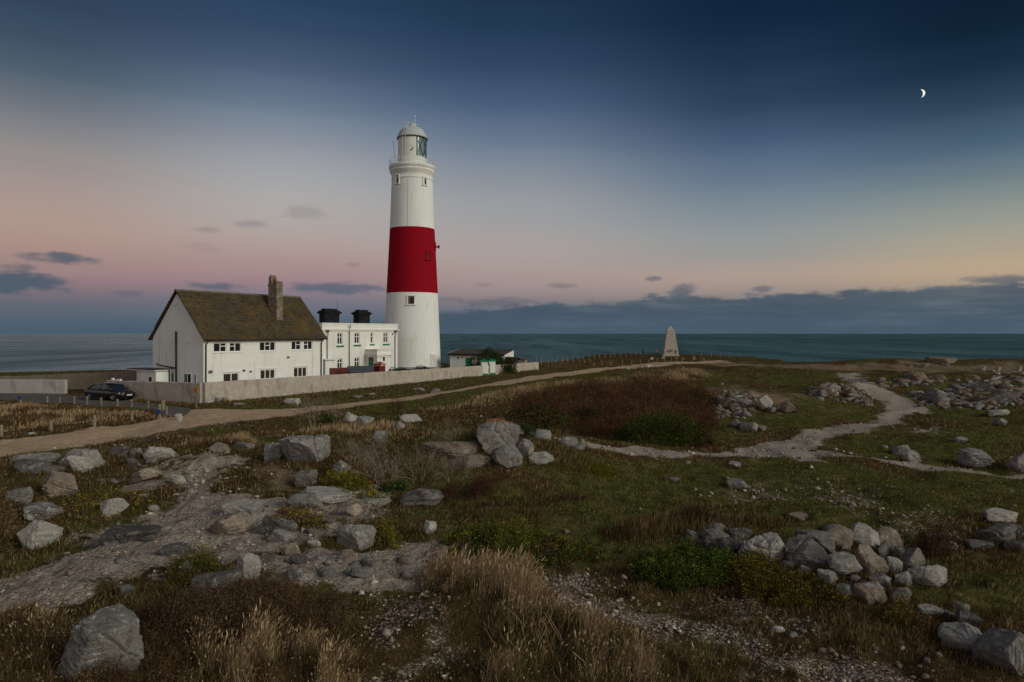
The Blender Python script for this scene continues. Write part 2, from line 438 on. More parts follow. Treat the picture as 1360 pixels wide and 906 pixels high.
def mask(X, Y, polys, soft, warp=0.5, wsc=2.5, seed=50):
    out = np.zeros(X.shape)
    Rr = np.hypot(X, Y)
    wx = X + warp * (Rr / 25) ** 0.5 * fbm(X / wsc, Y / wsc, seed, 4)
    wy = Y + warp * 2.0 * (Rr / 25) ** 0.9 * fbm(X / wsc, Y / wsc, seed + 7, 4)
    for p in polys:
        a = np.asarray(p); mg = 4 + soft
        k = (X > a[:, 0].min() - mg) & (X < a[:, 0].max() + mg) & (Y > a[:, 1].min() - mg) & (Y < a[:, 1].max() + mg)
        if not k.any(): continue
        sd = poly_sd(wx[k], wy[k], p)
        s = soft * np.maximum(Rr[k] / 30, 0.4)
        out[k] = np.maximum(out[k], np.clip(0.5 - sd / (2 * s), 0, 1))
    return out
def zones(X, Y):
    shp = np.shape(X); X = np.ravel(np.asarray(X, float)); Y = np.ravel(np.asarray(Y, float))
    z = {}
    z['track'] = mask(X, Y, [TRACK], 0.5, 0.35, 3.0, 51)
    z['tarmac'] = mask(X, Y, [TARMAC], 0.25, 0.2, 3.0, 52)
    z['path'] = np.maximum(mask(X, Y, PATHS, 0.5, 0.5, 2.2, 53), 0.55 * mask(X, Y, PATHTHIN, 0.9, 0.8, 2.0, 54))
    z['scree'] = mask(X, Y, SCREE, 1.1, 1.1, 1.5, 55)
    z['scree'] = np.clip(z['scree'] - .30 * np.clip(fbm(X / 1.3, Y / 1.3, 66, 4) - .05, 0, 1), 0, 1)
    z['pebble'] = 0.62 * mask(X, Y, PEBBLE, 1.3, 1.0, 1.2, 56)
    z['bare'] = 0.8 * mask(X, Y, BARE, 1.6, 1.0, 2.5, 57)
    g = mask(X, Y, GREEN, 1.5, 1.0, 3.0, 58)
    n = fbm(X / 3.1, Y / 3.1, 61, 4)
    isl = mask(X, Y, [LAWN], 0.5, 0.3, 3.0, 59)
    z['green'] = np.clip(0.27 + 0.56 * g + 0.75 * n - 0.25 * isl, 0, 1)
    z['isl'] = isl
    return {k: v.reshape(shp) for k, v in z.items()}

# ------------------------------------------------------------------ ground material
def ground_material():
    m_ = bpy.data.materials.new('downland'); m_.use_nodes = True
    t = NT(m_.node_tree); b = t.n['Principled BSDF']
    tc = t.new('ShaderNodeTexCoord').outputs['Object']
    za = t.new('ShaderNodeVertexColor', layer_name='ZoneA'); zb = t.new('ShaderNodeVertexColor', layer_name='ZoneB')
    sa = t.new('ShaderNodeSeparateColor'); sb = t.new('ShaderNodeSeparateColor')
    t.l.new(za.outputs[0], sa.inputs[0]); t.l.new(zb.outputs[0], sb.inputs[0])
    track, tarmac, path = sa.outputs; scree, pebble, bare = sb.outputs
    green = zb.outputs[1]
    nbig = t.noise(tc, 0.35, 5, 0.6); nmid = t.noise(tc, 2.2, 6, 0.65); nfin = t.noise(tc, 14, 6, 0.7); nvf = t.noise(tc, 60, 4, 0.7)
    gcol = t.ramp(nmid, [(0.30, (0.042, 0.046, 0.013)), (0.55, (0.105, 0.102, 0.032)), (0.75, (0.19, 0.155, 0.062))])
    bcol = t.ramp(nmid, [(0.28, (0.034, 0.021, 0.010)), (0.5, (0.088, 0.056, 0.025)), (0.72, (0.165, 0.108, 0.050))])
    veg = t.mix(t.smooth(t.m('ADD', green, t.m('MULTIPLY', t.m('SUBTRACT', nfin, 0.5), 0.7)), 0.28, 0.62), bcol, gcol)
    veg = t.mix(t.smooth(nfin, 0.35, 0.7, 0.22, 0.0), veg, (0.018, 0.016, 0.008))
    # bare earth and sand, breaking through as blots
    ecol = t.ramp(nmid, [(0.3, (0.13, 0.09, 0.06)), (0.55, (0.25, 0.18, 0.12)), (0.75, (0.36, 0.28, 0.20))])
    f = t.smooth(t.m('ADD', bare, t.m('MULTIPLY', t.m('SUBTRACT', nfin, 0.5), 1.1)), 0.42, 0.70, 0.0, 0.9)
    c = t.mix(f, veg, ecol)
    # stones
    vo = t.new('ShaderNodeTexVoronoi'); vo.inputs['Scale'].default_value = 11.0; t.put(vo.inputs['Vector'], tc)
    vo2 = t.new('ShaderNodeTexVoronoi'); vo2.inputs['Scale'].default_value = 27.0; t.put(vo2.inputs['Vector'], tc)
    sc_ = t.new('ShaderNodeSeparateColor'); t.l.new(vo.outputs['Color'], sc_.inputs[0])
    sc2 = t.new('ShaderNodeSeparateColor'); t.l.new(vo2.outputs['Color'], sc2.inputs[0])
    scol = t.ramp(sc_.outputs[0], [(0.0, (0.10, 0.08, 0.065)), (0.4, (0.29, 0.245, 0.20)), (0.75, (0.46, 0.395, 0.33)), (1.0, (0.66, 0.59, 0.51))])
    scol2 = t.ramp(sc2.outputs[0], [(0.0, (0.12, 0.09, 0.07)), (0.5, (0.34, 0.275, 0.22)), (1.0, (0.60, 0.52, 0.44))])
    scol = t.mix(t.smooth(nfin, 0.4, 0.6), scol, scol2)
    earth2 = t.ramp(nmid, [(0.3, (0.16, 0.118, 0.088)), (0.7, (0.42, 0.33, 0.255))])
    scol = t.mix(t.smooth(nmid, 0.42, 0.62, 0.15, 0.75), scol, earth2)
    mps = t.new('ShaderNodeMapping'); mps.inputs['Scale'].default_value = (2.6, .8, 1); mps.inputs['Rotation'].default_value = (0, 0, R(-38)); t.put(mps.inputs[0], tc)
    stk = t.noise(mps.outputs[0], 1.0, 7, .7, .5)
    scol = t.mix(t.smooth(stk, .52, .64, 0, .65), scol, (.13, .092, .066))
    scol = t.mix(t.smooth(stk, .47, .36, 0, .75), scol, (.58, .49, .40))
    fs = t.smooth(t.m('ADD', scree, t.m('ADD', t.m('MULTIPLY', t.m('SUBTRACT', nmid, 0.5), 1.5), t.m('MULTIPLY', t.m('SUBTRACT', nfin, 0.5), 0.8))), 0.27, 0.54)
    c = t.mix(fs, c, scol)
    pcol = t.ramp(sc2.outputs[1], [(0.0, (0.12, 0.085, 0.07)), (0.5, (0.30, 0.225, 0.185)), (1.0, (0.60, 0.50, 0.44))])
    fp = t.smooth(t.m('ADD', pebble, t.m('ADD', t.m('MULTIPLY', t.m('SUBTRACT', sc2.outputs[2], 0.5), 0.6), t.m('MULTIPLY', t.m('SUBTRACT', nmid, 0.5), 1.5))), 0.45, 0.62, 0.0, 0.85)
    c = t.mix(fp, c, pcol)
    # trodden gravel path, dirt track, tarmac
    gp_ = t.ramp(t.m('ADD', t.m('MULTIPLY', nmid, 0.5), t.m('MULTIPLY', sc2.outputs[0], 0.5)), [(0.25, (0.22, 0.175, 0.14)), (0.5, (0.37, 0.305, 0.25)), (0.8, (0.54, 0.465, 0.39))])
    gp_ = t.mix(t.smooth(nbig, 0.45, 0.65, 0.0, 0.35), gp_, (0.20, 0.17, 0.14))
    fg = t.smooth(t.m('ADD', path, t.m('ADD', t.m('MULTIPLY', t.m('SUBTRACT', nfin, 0.5), 0.7), t.m('MULTIPLY', t.m('SUBTRACT', nmid, 0.5), 0.5))), 0.38, 0.62)
    c = t.mix(fg, c, gp_)
    tr_ = t.ramp(t.m('ADD', t.m('MULTIPLY', nmid, 0.6), t.m('MULTIPLY', nfin, 0.4)), [(0.30, (0.26, 0.175, 0.105)), (0.5, (0.47, 0.335, 0.215)), (0.72, (0.62, 0.47, 0.33))])
    ft = t.smooth(t.m('ADD', track, t.m('ADD', t.m('MULTIPLY', t.m('SUBTRACT', nfin, 0.5), 0.6), t.m('MULTIPLY', t.m('SUBTRACT', nmid, 0.5), 0.5))), 0.40, 0.60)
    c = t.mix(ft, c, tr_)
    ta_ = t.ramp(t.m('ADD', t.m('MULTIPLY', nmid, 0.5), t.m('MULTIPLY', nvf, 0.5)), [(0.3, (0.10, 0.092, 0.085)), (0.7, (0.18, 0.165, 0.15))])
    c = t.mix(t.smooth(tarmac, 0.35, 0.65), c, ta_)
    t.put(b.inputs['Base Color'], c)
    b.inputs['Roughness'].default_value = 1.0
    b.inputs['Specular IOR Level'].default_value = 0.0
    hsum = t.m('ADD', t.m('MULTIPLY', nfin, 0.05), t.m('MULTIPLY', nvf, 0.015))
    st = t.m('ADD', t.m('MULTIPLY', t.m('SUBTRACT', 0.6, vo.outputs['Distance']), 0.06), t.m('MULTIPLY', t.m('SUBTRACT', 0.6, vo2.outputs['Distance']), 0.03))
    stm = t.m('MAXIMUM', t.m('MAXIMUM', fs, fp), t.m('MULTIPLY', fg, 0.25))
    hsum = t.m('ADD', hsum, t.m('MULTIPLY', st, stm))
    bp = t.new('ShaderNodeBump'); bp.inputs['Strength'].default_value = 0.9; bp.inputs['Distance'].default_value = 1.0
    t.put(bp.inputs['Height'], hsum); t.l.new(bp.outputs[0], b.inputs['Normal'])
    return m_
GROUND = ground_material()

def build_terrain():
    az = np.concatenate([np.arange(-180, -56, 3.0), np.arange(-56, -44, 0.6), np.arange(-44, 44, 0.105), np.arange(44, 56, 0.6), np.arange(56, 180, 3.0)])
    rr = [0.5]
    while rr[-1] < 330: rr.append(rr[-1] * (1.05 if rr[-1] < 7 else 1.0095))
    rr = np.array(rr)
    A, RR = np.meshgrid(np.radians(az), rr)
    X = RR * np.sin(A); Y = RR * np.cos(A)
    Z = tz(X, Y)
    zn = zones(X, Y)
    na, nr = len(az), len(rr)
    # stony ground is lumpier
    lump = np.clip(zn['scree'] + 0.7 * zn['pebble'], 0, 1)
    Z = Z + lump * (0.07 * fbm(X / 0.5, Y / 0.5, 71, 3) + 0.05 * np.abs(fbm(X / 1.3, Y / 1.3, 73, 2)))
    V = np.stack([X, Y, Z], -1).reshape(-1, 3)
    V = np.vstack([V, [[0, 0, float(tz(0.0, 0.0))]]])
    i, j = np.meshgrid(np.arange(nr - 1), np.arange(na), indexing='ij')
    j2 = (j + 1) % na
    Q = np.stack([i * na + j, (i + 1) * na + j, (i + 1) * na + j2, i * na + j2], -1).reshape(-1, 4)
    Q = Q[:, ::-1]
    c = len(V) - 1
    zA = np.stack([zn['track'], zn['tarmac'], zn['path'], np.ones_like(X)], -1).reshape(-1, 4)
    zB = np.stack([zn['scree'], zn['pebble'], zn['bare'], zn['green']], -1).reshape(-1, 4)
    zA = np.vstack([zA, [[0, 0, 0, 1]]]); zB = np.vstack([zB, [[0, 0, 0, 0.3]]])
    g = tri_mesh('ground', V, Q, GROUND, {'ZoneA': zA, 'ZoneB': zB}, smooth=True)
    tag(g, kind='structure')
    # the made surfaces lie on the ground as sheets of their own
    for name, val in (('dirt_road', zA[:, 0]), ('car_park_tarmac', zA[:, 1]), ('gravel_path', zA[:, 2]), ('scree_ground', zB[:, 0])):
        f = Q[(val[Q].min(1) > 0.5)]
        used = np.unique(f); mp = np.full(len(V), -1); mp[used] = np.arange(len(used))
        Vp = V[used].copy(); Vp[:, 2] += 0.006
        o = tri_mesh(name, Vp, mp[f], GROUND, {'ZoneA': zA[used], 'ZoneB': zB[used]}, smooth=True)
        tag(o, kind='structure')
build_terrain()

# ------------------------------------------------------------------ sea
def build_sea():
    m_ = bpy.data.materials.new('sea_water'); m_.use_nodes = True
    t = NT(m_.node_tree); b = t.n['Principled BSDF']
    tc = t.new('ShaderNodeTexCoord').outputs['Object']
    mp = t.new('ShaderNodeMapping'); mp.inputs['Scale'].default_value = (0.62, 1.0, 1.0); mp.inputs['Rotation'].default_value = (0, 0, R(8)); t.put(mp.inputs[0], tc)
    v = mp.outputs[0]
    n1 = t.noise(v, 0.045, 5, 0.62); n2 = t.noise(v, 0.22, 6, 0.68); n3 = t.noise(v, 0.004, 5, 0.6)
    c = t.ramp(n3, [(0.35, (0.002, 0.036, 0.046)), (0.65, (0.004, 0.050, 0.062))])
    wv = t.m('ADD', t.m('MULTIPLY', n1, 0.45), t.m('MULTIPLY', n2, 0.55))
    c = t.mix(t.smooth(wv, 0.46, 0.58, 0.0, 0.9), c, (0.012, 0.092, 0.108))
    ml = t.new('ShaderNodeMapping'); ml.inputs['Scale'].default_value = (1 / 45, 1 / 420, 1.0); t.put(ml.inputs[0], tc)
    speckle = t.noise(ml.outputs[0], 1.0, 7, .72)
    mg = t.new('ShaderNodeMapping'); mg.inputs['Scale'].default_value = (1 / 260, 1 / 2600, 1.0); mg.inputs['Location'].default_value = (3, 7, 0); t.put(mg.inputs[0], tc)
    speckle2 = t.noise(mg.outputs[0], 1.0, 7, .7)
    gsum = t.m('ADD', t.m('MULTIPLY', speckle, .6), t.m('MULTIPLY', speckle2, .4))
    c = t.mix(t.smooth(gsum, .50, .62, 0, .85), c, (0.014, 0.098, 0.116))  # light and dark of the wave speckle put into the water colour
    c = t.mix(t.smooth(gsum, .48, .38, 0, .75), c, (0.001, 0.016, 0.024))
    foam = t.smooth(wv, 0.655, 0.69)
    c = t.mix(t.m('MULTIPLY', foam, 0.6), c, (0.30, 0.36, 0.38))
    bp = t.new('ShaderNodeBump'); bp.inputs['Strength'].default_value = 1.0; bp.inputs['Distance'].default_value = 4.0
    t.put(bp.inputs['Height'], t.m('ADD', t.m('MULTIPLY', n1, 1.0), t.m('MULTIPLY', n2, 0.40)))
    t.n.remove(b)
    df = t.new('ShaderNodeBsdfDiffuse'); t.put(df.inputs['Color'], c); t.l.new(bp.outputs[0], df.inputs['Normal'])
    gs = t.new('ShaderNodeBsdfGlossy'); gs.inputs['Roughness'].default_value = 0.22; t.l.new(bp.outputs[0], gs.inputs['Normal']); t.put(gs.inputs['Color'], (0.82, 1.0, 1.0))
    mx = t.new('ShaderNodeMixShader'); 
    sx = t.new('ShaderNodeSeparateXYZ'); t.l.new(tc, sx.inputs[0])      # western sky sheen put in by raising the gloss share there
    west_sheen = t.smooth(t.m('DIVIDE', sx.outputs[0], t.m('MAXIMUM', sx.outputs[1], 1.0)), -.22, -.50)
    fac = t.m('ADD', t.smooth(gsum, .38, .62, 0.10, 0.26), t.m('MULTIPLY', west_sheen, t.smooth(gsum, .36, .64, .22, .55)))
    t.put(mx.inputs[0], fac)
    t.l.new(df.outputs[0], mx.inputs[1]); t.l.new(gs.outputs[0], mx.inputs[2])
    t.l.new(mx.outputs[0], t.n['Material Output'].inputs['Surface'])
    s = 60000
    mb = MB(); mb.add([(-s, -s, -9), (s, -s, -9), (s, s, -9), (-s, s, -9)], [(0, 1, 2, 3)])
    tag(mb.build('sea', m_), kind='structure')
build_sea()
# ------------------------------------------------------------------ paints
def white_render(name, base=(0.77, 0.77, 0.73), stain=0.10):
    return mat(name, base, 0.85, 0.05, 0.8, 0.004, 30.0, 0.2, dirt=((0.50, 0.47, 0.41), stain, 1.3), streak=((.44, .40, .33), .45, 1.8))
WHITE = white_render('white_render')
WHITE2 = white_render('white_masonry_paint', (0.76, 0.76, 0.71), 0.22)
TRIM = mat('white_gloss', (0.78, 0.78, 0.76), 0.4)
GLASS = mat('window_glass', (0.012, 0.014, 0.015), 0.08, spec=0.5)
BLINDS = mat('curtain_behind_glass', (0.20, 0.12, 0.10), 0.5)
BLACKP = mat('black_pipe', (0.012, 0.016, 0.014), 0.4)
GREENP = mat('green_gloss', (0.005, 0.17, 0.085), 0.4)
REDP = mat('red_paint', (0.275, 0.002, 0.011), 0.85, 0.08, 0.5, spec=.12, dirt=((0.25, 0.004, 0.012), 0.6, 0.7), streak=((.20, .004, .008), .5, 2.2))
GREYP = mat('grey_pipe', (0.10, 0.10, 0.09), 0.5)

def roof_material():
    m_ = bpy.data.materials.new('stone_slate'); m_.use_nodes = True
    t = NT(m_.node_tree); b = t.n['Principled BSDF']
    tc = t.new('ShaderNodeTexCoord').outputs['Object']
    s = t.new('ShaderNodeSeparateXYZ'); t.l.new(tc, s.inputs[0])
    uv = t.comb(s.outputs[0], t.m('MULTIPLY', s.outputs[2], 1.33), 0.0)
    br = t.new('ShaderNodeTexBrick'); t.put(br.inputs['Vector'], uv)
    br.inputs['Scale'].default_value = 1.0; br.inputs['Brick Width'].default_value = 0.36; br.inputs['Row Height'].default_value = 0.21
    br.inputs['Mortar Size'].default_value = 0.012; br.inputs['Mortar Smooth'].default_value = 0.3; br.inputs['Bias'].default_value = 0.0
    t.put(br.inputs['Color1'], (0.045, 0.036, 0.024)); t.put(br.inputs['Color2'], (0.095, 0.075, 0.050)); t.put(br.inputs['Mortar'], (0.012, 0.010, 0.008))
    n1 = t.noise(tc, 0.55, 6, 0.65); n2 = t.noise(tc, 3.0, 8, 0.7); n3 = t.noise(tc, 9.0, 6, 0.7)
    c = t.mix(t.smooth(t.m('ADD', n2, t.m('MULTIPLY', n1, 0.7)), 0.76, 0.98, 0.0, 0.62), br.outputs[0], (0.115, 0.078, 0.022))
    c = t.mix(t.smooth(t.m('ADD', n3, n1), 1.08, 1.25, 0.0, 0.6), c, (0.22, 0.105, 0.026))
    c = t.mix(t.smooth(n3, 0.60, 0.75, 0.0, 0.35), c, (0.20, 0.19, 0.16))
    t.put(b.inputs['Base Color'], c); b.inputs['Roughness'].default_value = 0.9; b.inputs['Specular IOR Level'].default_value = 0.2
    bp = t.new('ShaderNodeBump'); bp.inputs['Strength'].default_value = 0.8; bp.inputs['Distance'].default_value = 0.05
    t.put(bp.inputs['Height'], t.m('ADD', t.m('MULTIPLY', br.outputs['Fac'], -0.6), t.m('MULTIPLY', n3, 0.8))); t.l.new(bp.outputs[0], b.inputs['Normal'])
    return m_
SLATE = roof_material()
def stone_course(name, c1, c2, mortar, wd=0.45, ht=0.2, ax='xz', bump=0.03, moss=None):
    m_ = bpy.data.materials.new(name); m_.use_nodes = True
    t = NT(m_.node_tree); b = t.n['Principled BSDF']
    tc = t.new('ShaderNodeTexCoord').outputs['Object']
    s = t.new('ShaderNodeSeparateXYZ'); t.l.new(tc, s.inputs[0])
    u = t.m('ADD', s.outputs[0], t.m('MULTIPLY', s.outputs[1], 0.83))
    br = t.new('ShaderNodeTexBrick'); t.put(br.inputs['Vector'], t.comb(u, s.outputs[2], 0.0))
    br.inputs['Scale'].default_value = 1.0; br.inputs['Brick Width'].default_value = wd; br.inputs['Row Height'].default_value = ht
    br.inputs['Mortar Size'].default_value = 0.014; br.inputs['Mortar Smooth'].default_value = 0.4
    t.put(br.inputs['Color1'], c1); t.put(br.inputs['Color2'], c2); t.put(br.inputs['Mortar'], mortar)
    n2 = t.noise(tc, 2.0, 8, 0.7); n3 = t.noise(tc, 11.0, 6, 0.7)
    c = t.mix(t.smooth(n2, 0.45, 0.65, 0.0, 0.55), br.outputs[0], tuple(x * 0.6 for x in c1))
    c = t.mix(t.smooth(n3, 0.55, 0.75, 0.0, 0.4), c, tuple(min(1, x * 1.45) for x in c2))
    if moss:
        c = t.mix(t.smooth(t.noise(tc, 1.1, 6, 0.7), 0.52, 0.66, 0.0, moss[1]), c, moss[0])
    t.put(b.inputs['Base Color'], c); b.inputs['Roughness'].default_value = 0.92; b.inputs['Specular IOR Level'].default_value = 0.15
    bp = t.new('ShaderNodeBump'); bp.inputs['Strength'].default_value = 0.8; bp.inputs['Distance'].default_value = bump
    t.put(bp.inputs['Height'], t.m('ADD', t.m('MULTIPLY', br.outputs['Fac'], -0.5), t.m('MULTIPLY', n3, 0.9))); t.l.new(bp.outputs[0], b.inputs['Normal'])
    return m_
CHIMNEY = stone_course('weathered_chimney_stone', (0.17, 0.13, 0.09), (0.34, 0.28, 0.21), (0.09, 0.07, 0.05), 0.42, 0.19)
BLACKSTONE = stone_course('blackened_stone', (0.010, 0.010, 0.011), (0.024, 0.024, 0.025), (0.008, 0.008, 0.008), 0.4, 0.2)
OBELISK = stone_course('pale_stone_blocks', (0.42, 0.37, 0.31), (0.44, 0.39, 0.33), (0.40, 0.35, 0.295), 0.9, 0.42, bump=0.015)

def wall_grid(mb, L, Z0, Z1, holes, depth=0.14):
    """front wall on the plane v=0 with real openings and reveals; holes are (u0,u1,z0,z1)"""
    us = sorted({0.0, L} | {h[0] for h in holes} | {h[1] for h in holes})
    zs = sorted({Z0, Z1} | {h[2] for h in holes} | {h[3] for h in holes})
    for a, b in zip(us, us[1:]):
        for c, d in zip(zs, zs[1:]):
            um, zm = (a + b) / 2, (c + d) / 2
            if any(h[0] < um < h[1] and h[2] < zm < h[3] for h in holes): continue
            mb.add([(a, 0, c), (b, 0, c), (b, 0, d), (a, 0, d)], [(0, 1, 2, 3)])
    for a, b, c, d in holes:
        e = depth
        mb.add([(a, 0, c), (a, e, c), (a, e, d), (a, 0, d)], [(0, 1, 2, 3)])
        mb.add([(b, 0, c), (b, 0, d), (b, e, d), (b, e, c)], [(0, 1, 2, 3)])
        mb.add([(a, 0, d), (a, e, d), (b, e, d), (b, 0, d)], [(0, 1, 2, 3)])
        mb.add([(a, 0, c), (b, 0, c), (b, e, c), (a, e, c)], [(0, 1, 2, 3)])
def window(root, rect, cols, rails, sill=None, pane_mat=None, set_back=0.06, bar=0.055, name='window', frame_mat=None):
    """timber window in an opening: frame bars (window), glass (pane), sill"""
    u0, u1, z0, z1 = rect
    f = MB()
    y0, y1 = set_back, set_back + 0.05
    f.box(u0, u0 + bar, y0, y1, z0, z1); f.box(u1 - bar, u1, y0, y1, z0, z1)
    f.box(u0 + bar, u1 - bar, y0, y1, z0, z0 + bar); f.box(u0 + bar, u1 - bar, y0, y1, z1 - bar, z1)
    for c in cols:
        x = u0 + (u1 - u0) * c
        f.box(x - bar * 0.5, x + bar * 0.5, y0 - 0.004, y1, z0 + bar, z1 - bar)
    for a, b, hz in rails:
        z = z0 + (z1 - z0) * hz
        f.box(u0 + (u1 - u0) * a + bar * 0.5, u0 + (u1 - u0) * b - bar * 0.5, y0 - 0.002, y1 - 0.002, z - bar * 0.45, z + bar * 0.45)
    o = f.build(name, frame_mat or TRIM, root)
    p = MB().box(u0 + 0.01, u1 - 0.01, y1 + 0.004, y1 + 0.02, z0 + 0.01, z1 - 0.01)
    p.build('pane', pane_mat or GLASS, o)
    if sill:
        m_, ex, out, th = sill
        MB().box(u0 - ex, u1 + ex, -out, 0.05, z0 - th, z0 - 0.003).build('sill', m_, o)
    return o

def facade(N, f):
    """helpers reading where something sits on a wall that starts at N and runs along f"""
    fx, fy = f
    def u_of(px):
        r = (px - 680) / FOC
        return (r * N[1] - N[0]) / (fx - r * fy)
    def z_of(px, py):
        d = N[1] + fy * u_of(px)
        return EYE - (py - HOR) / FOC * d
    return u_of, z_of

# ------------------------------------------------------------------ cottage
def build_cottage():
    f = (0.51, 0.8602); N = (-27.12, 60.0)
    ang = math.atan2(f[1], f[0])
    U, Zf = facade(N, f)
    L, Dp, EV, RD = 14.05, 7.5, 5.32, 9.66
    root = empty('cottage', (N[0], N[1], 0), ang, "white rendered cottage with steep mossy stone slate roof and one tall chimney", "house")
    def rect(x0, x1, y0, y1):
        xm = (x0 + x1) / 2
        return (U(x0), U(x1), Zf(xm, y1), Zf(xm, y0))
    up = [rect(283.6, 301, 455.2, 467.8), rect(304.8, 320.4, 455, 467.4), rect(344.8, 366, 454, 466.2), rect(387.2, 399.8, 453, 464.9), rect(403.4, 415.2, 452.8, 464.6)]
    lo = [rect(296.3, 317.5, 495.2, 508.2), rect(345.6, 365.8, 490.6, 503.6), rect(390, 407.8, 487.6, 501)]
    lo = [(a, b, min(c, 1.35), d) for a, b, c, d in lo]
    mb = MB()
    wall_grid(mb, L, -0.3, EV, up + lo)
    zr = RD - 0.22
    k = Dp / 2
    # gable walls and back
    for u, flip in ((0.0, 0), (L, 1)):
        P = [(u, 0, -0.3), (u, Dp, -0.3), (u, Dp, EV), (u, k, zr), (u, 0, EV)]
        mb.add(P, [tuple(range(5)) if flip else tuple(range(4, -1, -1))])
    mb.add([(0, Dp, -0.3), (L, Dp, -0.3), (L, Dp, EV), (0, Dp, EV)], [(3, 2, 1, 0)])
    mb.build('wall', WHITE, root)
    # roof: bell-cast slopes, courses of slate as real steps
    rf = MB(); ov = 0.42; g0, g1 = -0.22, L + 0.28
    prof = [(-ov, EV - 0.16), (0.25, EV + 0.48), (1.0, EV + 1.42), (k, RD)]
    def slope(sgn):
        pts = []
        for (v0, z0), (v1, z1) in zip(prof, prof[1:]):
            n = max(2, int((z1 - z0) / 0.21))
            for i in range(n):
                pts.append((v0 + (v1 - v0) * i / n, z0 + (z1 - z0) * i / n))
        pts.append(prof[-1])
        m_ = lambda v: v if sgn > 0 else Dp - v
        for i, ((v0, z0), (v1, z1)) in enumerate(zip(pts, pts[1:])):
            lift = 0.035
            a, b = g0 + RNG.uniform(-.015, .015), g1 + RNG.uniform(-.015, .015)
            nn = 24; us = np.linspace(a, b, nn + 1); w1 = RNG.uniform(-.012, .012, nn + 1)
            V = []
            for u, q in zip(us, w1): V += [(u, m_(v0 - 0.012), z0 + lift + q), (u, m_(v1), z1 + 0.004), (u, m_(v0 - 0.012), z0 - 0.02)]
            F = []
            for j in range(nn):
                s = 3 * j
                F += [(s, s + 3, s + 4, s + 1), (s, s + 2, s + 5, s + 3)]
            rf.add(V, F)
        lowv, lowz = prof[0]
        V = []
        for v, z in prof: V += [(g0, m_(v), z - 0.1), (g1, m_(v), z - 0.1), (g0, m_(v), z + 0.02), (g1, m_(v), z + 0.02)]
        F = []
        for i in range(len(prof) - 1):
            s = 4 * i
            F += [(s, s + 1, s + 5, s + 4), (s, s + 4, s + 6, s + 2), (s + 1, s + 3, s + 7, s + 5)]
        F.append((0, 2, 3, 1))
        rf.add(V, F)
    slope(1); slope(-1)
    ro = rf.build('roof', SLATE, root)
    MB().prism([(k - 0.16, RD - 0.10), (k + 0.16, RD - 0.10), (k + 0.05, RD + 0.07), (k - 0.05, RD + 0.07)], g0 - .01, g1 + .01, 'x').build('ridge_tiles', mat('ridge_stone', (0.15, 0.125, 0.10), 0.9, 0.3, 2.0), ro)
    # chimney on the front slope
    ch = MB(); a, b, c, d, tp = 9.05, 9.82, 1.25, 2.5, 10.45
    ch.box(a, b, c, d, 6.4, tp)
    ch.box(a - .06, b + .06, c - .06, d + .06, tp, tp + .13); ch.box(a - .02, b + .02, c - .02, d + .02, tp + .13, tp + .24)
    ch.box(a + .02, b - .02, c + .02, c + .34, tp + .24, tp + .50); ch.box(a + .02, b - .02, d - .40, d - .02, tp + .24, tp + .95); ch.box(a + .10, b - .10, d - .36, d - .06, tp + .95, tp + 1.15)
    co = ch.build('chimney', CHIMNEY, root, bevel=0.02)
    pot = MB().lathe([(0.13, 0), (0.15, 0.06), (0.12, 0.1), (0.11, 0.42), (0.14, 0.46), (0.14, 0.52), (0.09, 0.52), (0.09, 0.3)], 16, (a + .38, c + .62, tp + .24))
    pot.build('chimney_pot', mat('red_clay', (0.30, 0.085, 0.045), 0.8, 0.2), co)
    ld = MB(); ld.box(a - .10, b + .10, c - .16, c + .05, 6.62, 6.70); ld.box(a - .04, b + .04, c - .05, c + .02, 6.70, 6.95)
    ld.build('flashing', mat('lead', (0.16, 0.17, 0.18), 0.5), co)
    # windows
    SL = (WHITE, 0.06, 0.07, 0.08)
    window(root, up[0], [0.52], [(0.52, 1, 0.62)], SL, bar=0.075)
    window(root, up[1], [0.48], [(0, 0.48, 0.62)], SL, bar=0.075)
    window(root, up[2], [0.34, 0.66], [(0.34, 0.66, 0.60)], SL, bar=0.075)
    window(root, up[3], [0.48], [(0.48, 1, 0.60)], SL, bar=0.075)
    window(root, up[4], [0.48], [(0, 0.48, 0.60)], SL, bar=0.075)
    BR = mat('brown_blind', (0.035, 0.022, 0.016), 0.35)
    window(root, lo[0], [0.52], [], SL, BR, bar=0.09)
    window(root, lo[1], [0.34, 0.66], [], SL, BR, bar=0.085)
    window(root, lo[2], [0.34, 0.66], [], SL, BR, bar=0.085)
    for g in (lo[0], lo[1], lo[2]):      # proud plaster band over each lower window
        MB().box(g[0] - .1, g[1] + .18, -0.05, -0.002, g[3] + .04, g[3] + .16).build('lintel', WHITE, root)
    # gutter and downpipes
    gt = MB(); gt.tube([(-0.2, -0.40, EV - 0.20), (L + .25, -0.40, EV - 0.20)], 0.065, 8)
    gt.build('gutter', BLACKP, root)
    for u in (U(272.6), U(425.8)):
        MB().tube([(u + .06, -0.40, EV - .24), (u, -0.12, EV - .62), (u, -0.10, -0.2)], 0.055, 8).build('downpipe', BLACKP, root)
    # gable fittings: soil pipe, branch pipe, vents, small windows
    G = lambda px: None
    gx = (-0.8602, 0.51)
    Ug, Zg = facade(N, gx)
    v = Ug(235)
    MB().tube([(-0.10, v, -0.2), (-0.10, v, Zg(235, 440))], 0.075, 8).build('soil_pipe', BLACKP, root)
    v2 = Ug(210.5)
    MB().tube([(-0.14, v + .02, Zg(235, 489)), (-0.14, v2, Zg(211, 484.3)), (-0.14, v2 + .02, Zg(211, 482))], 0.06, 8).build('waste_pipe', BLACKP, root)
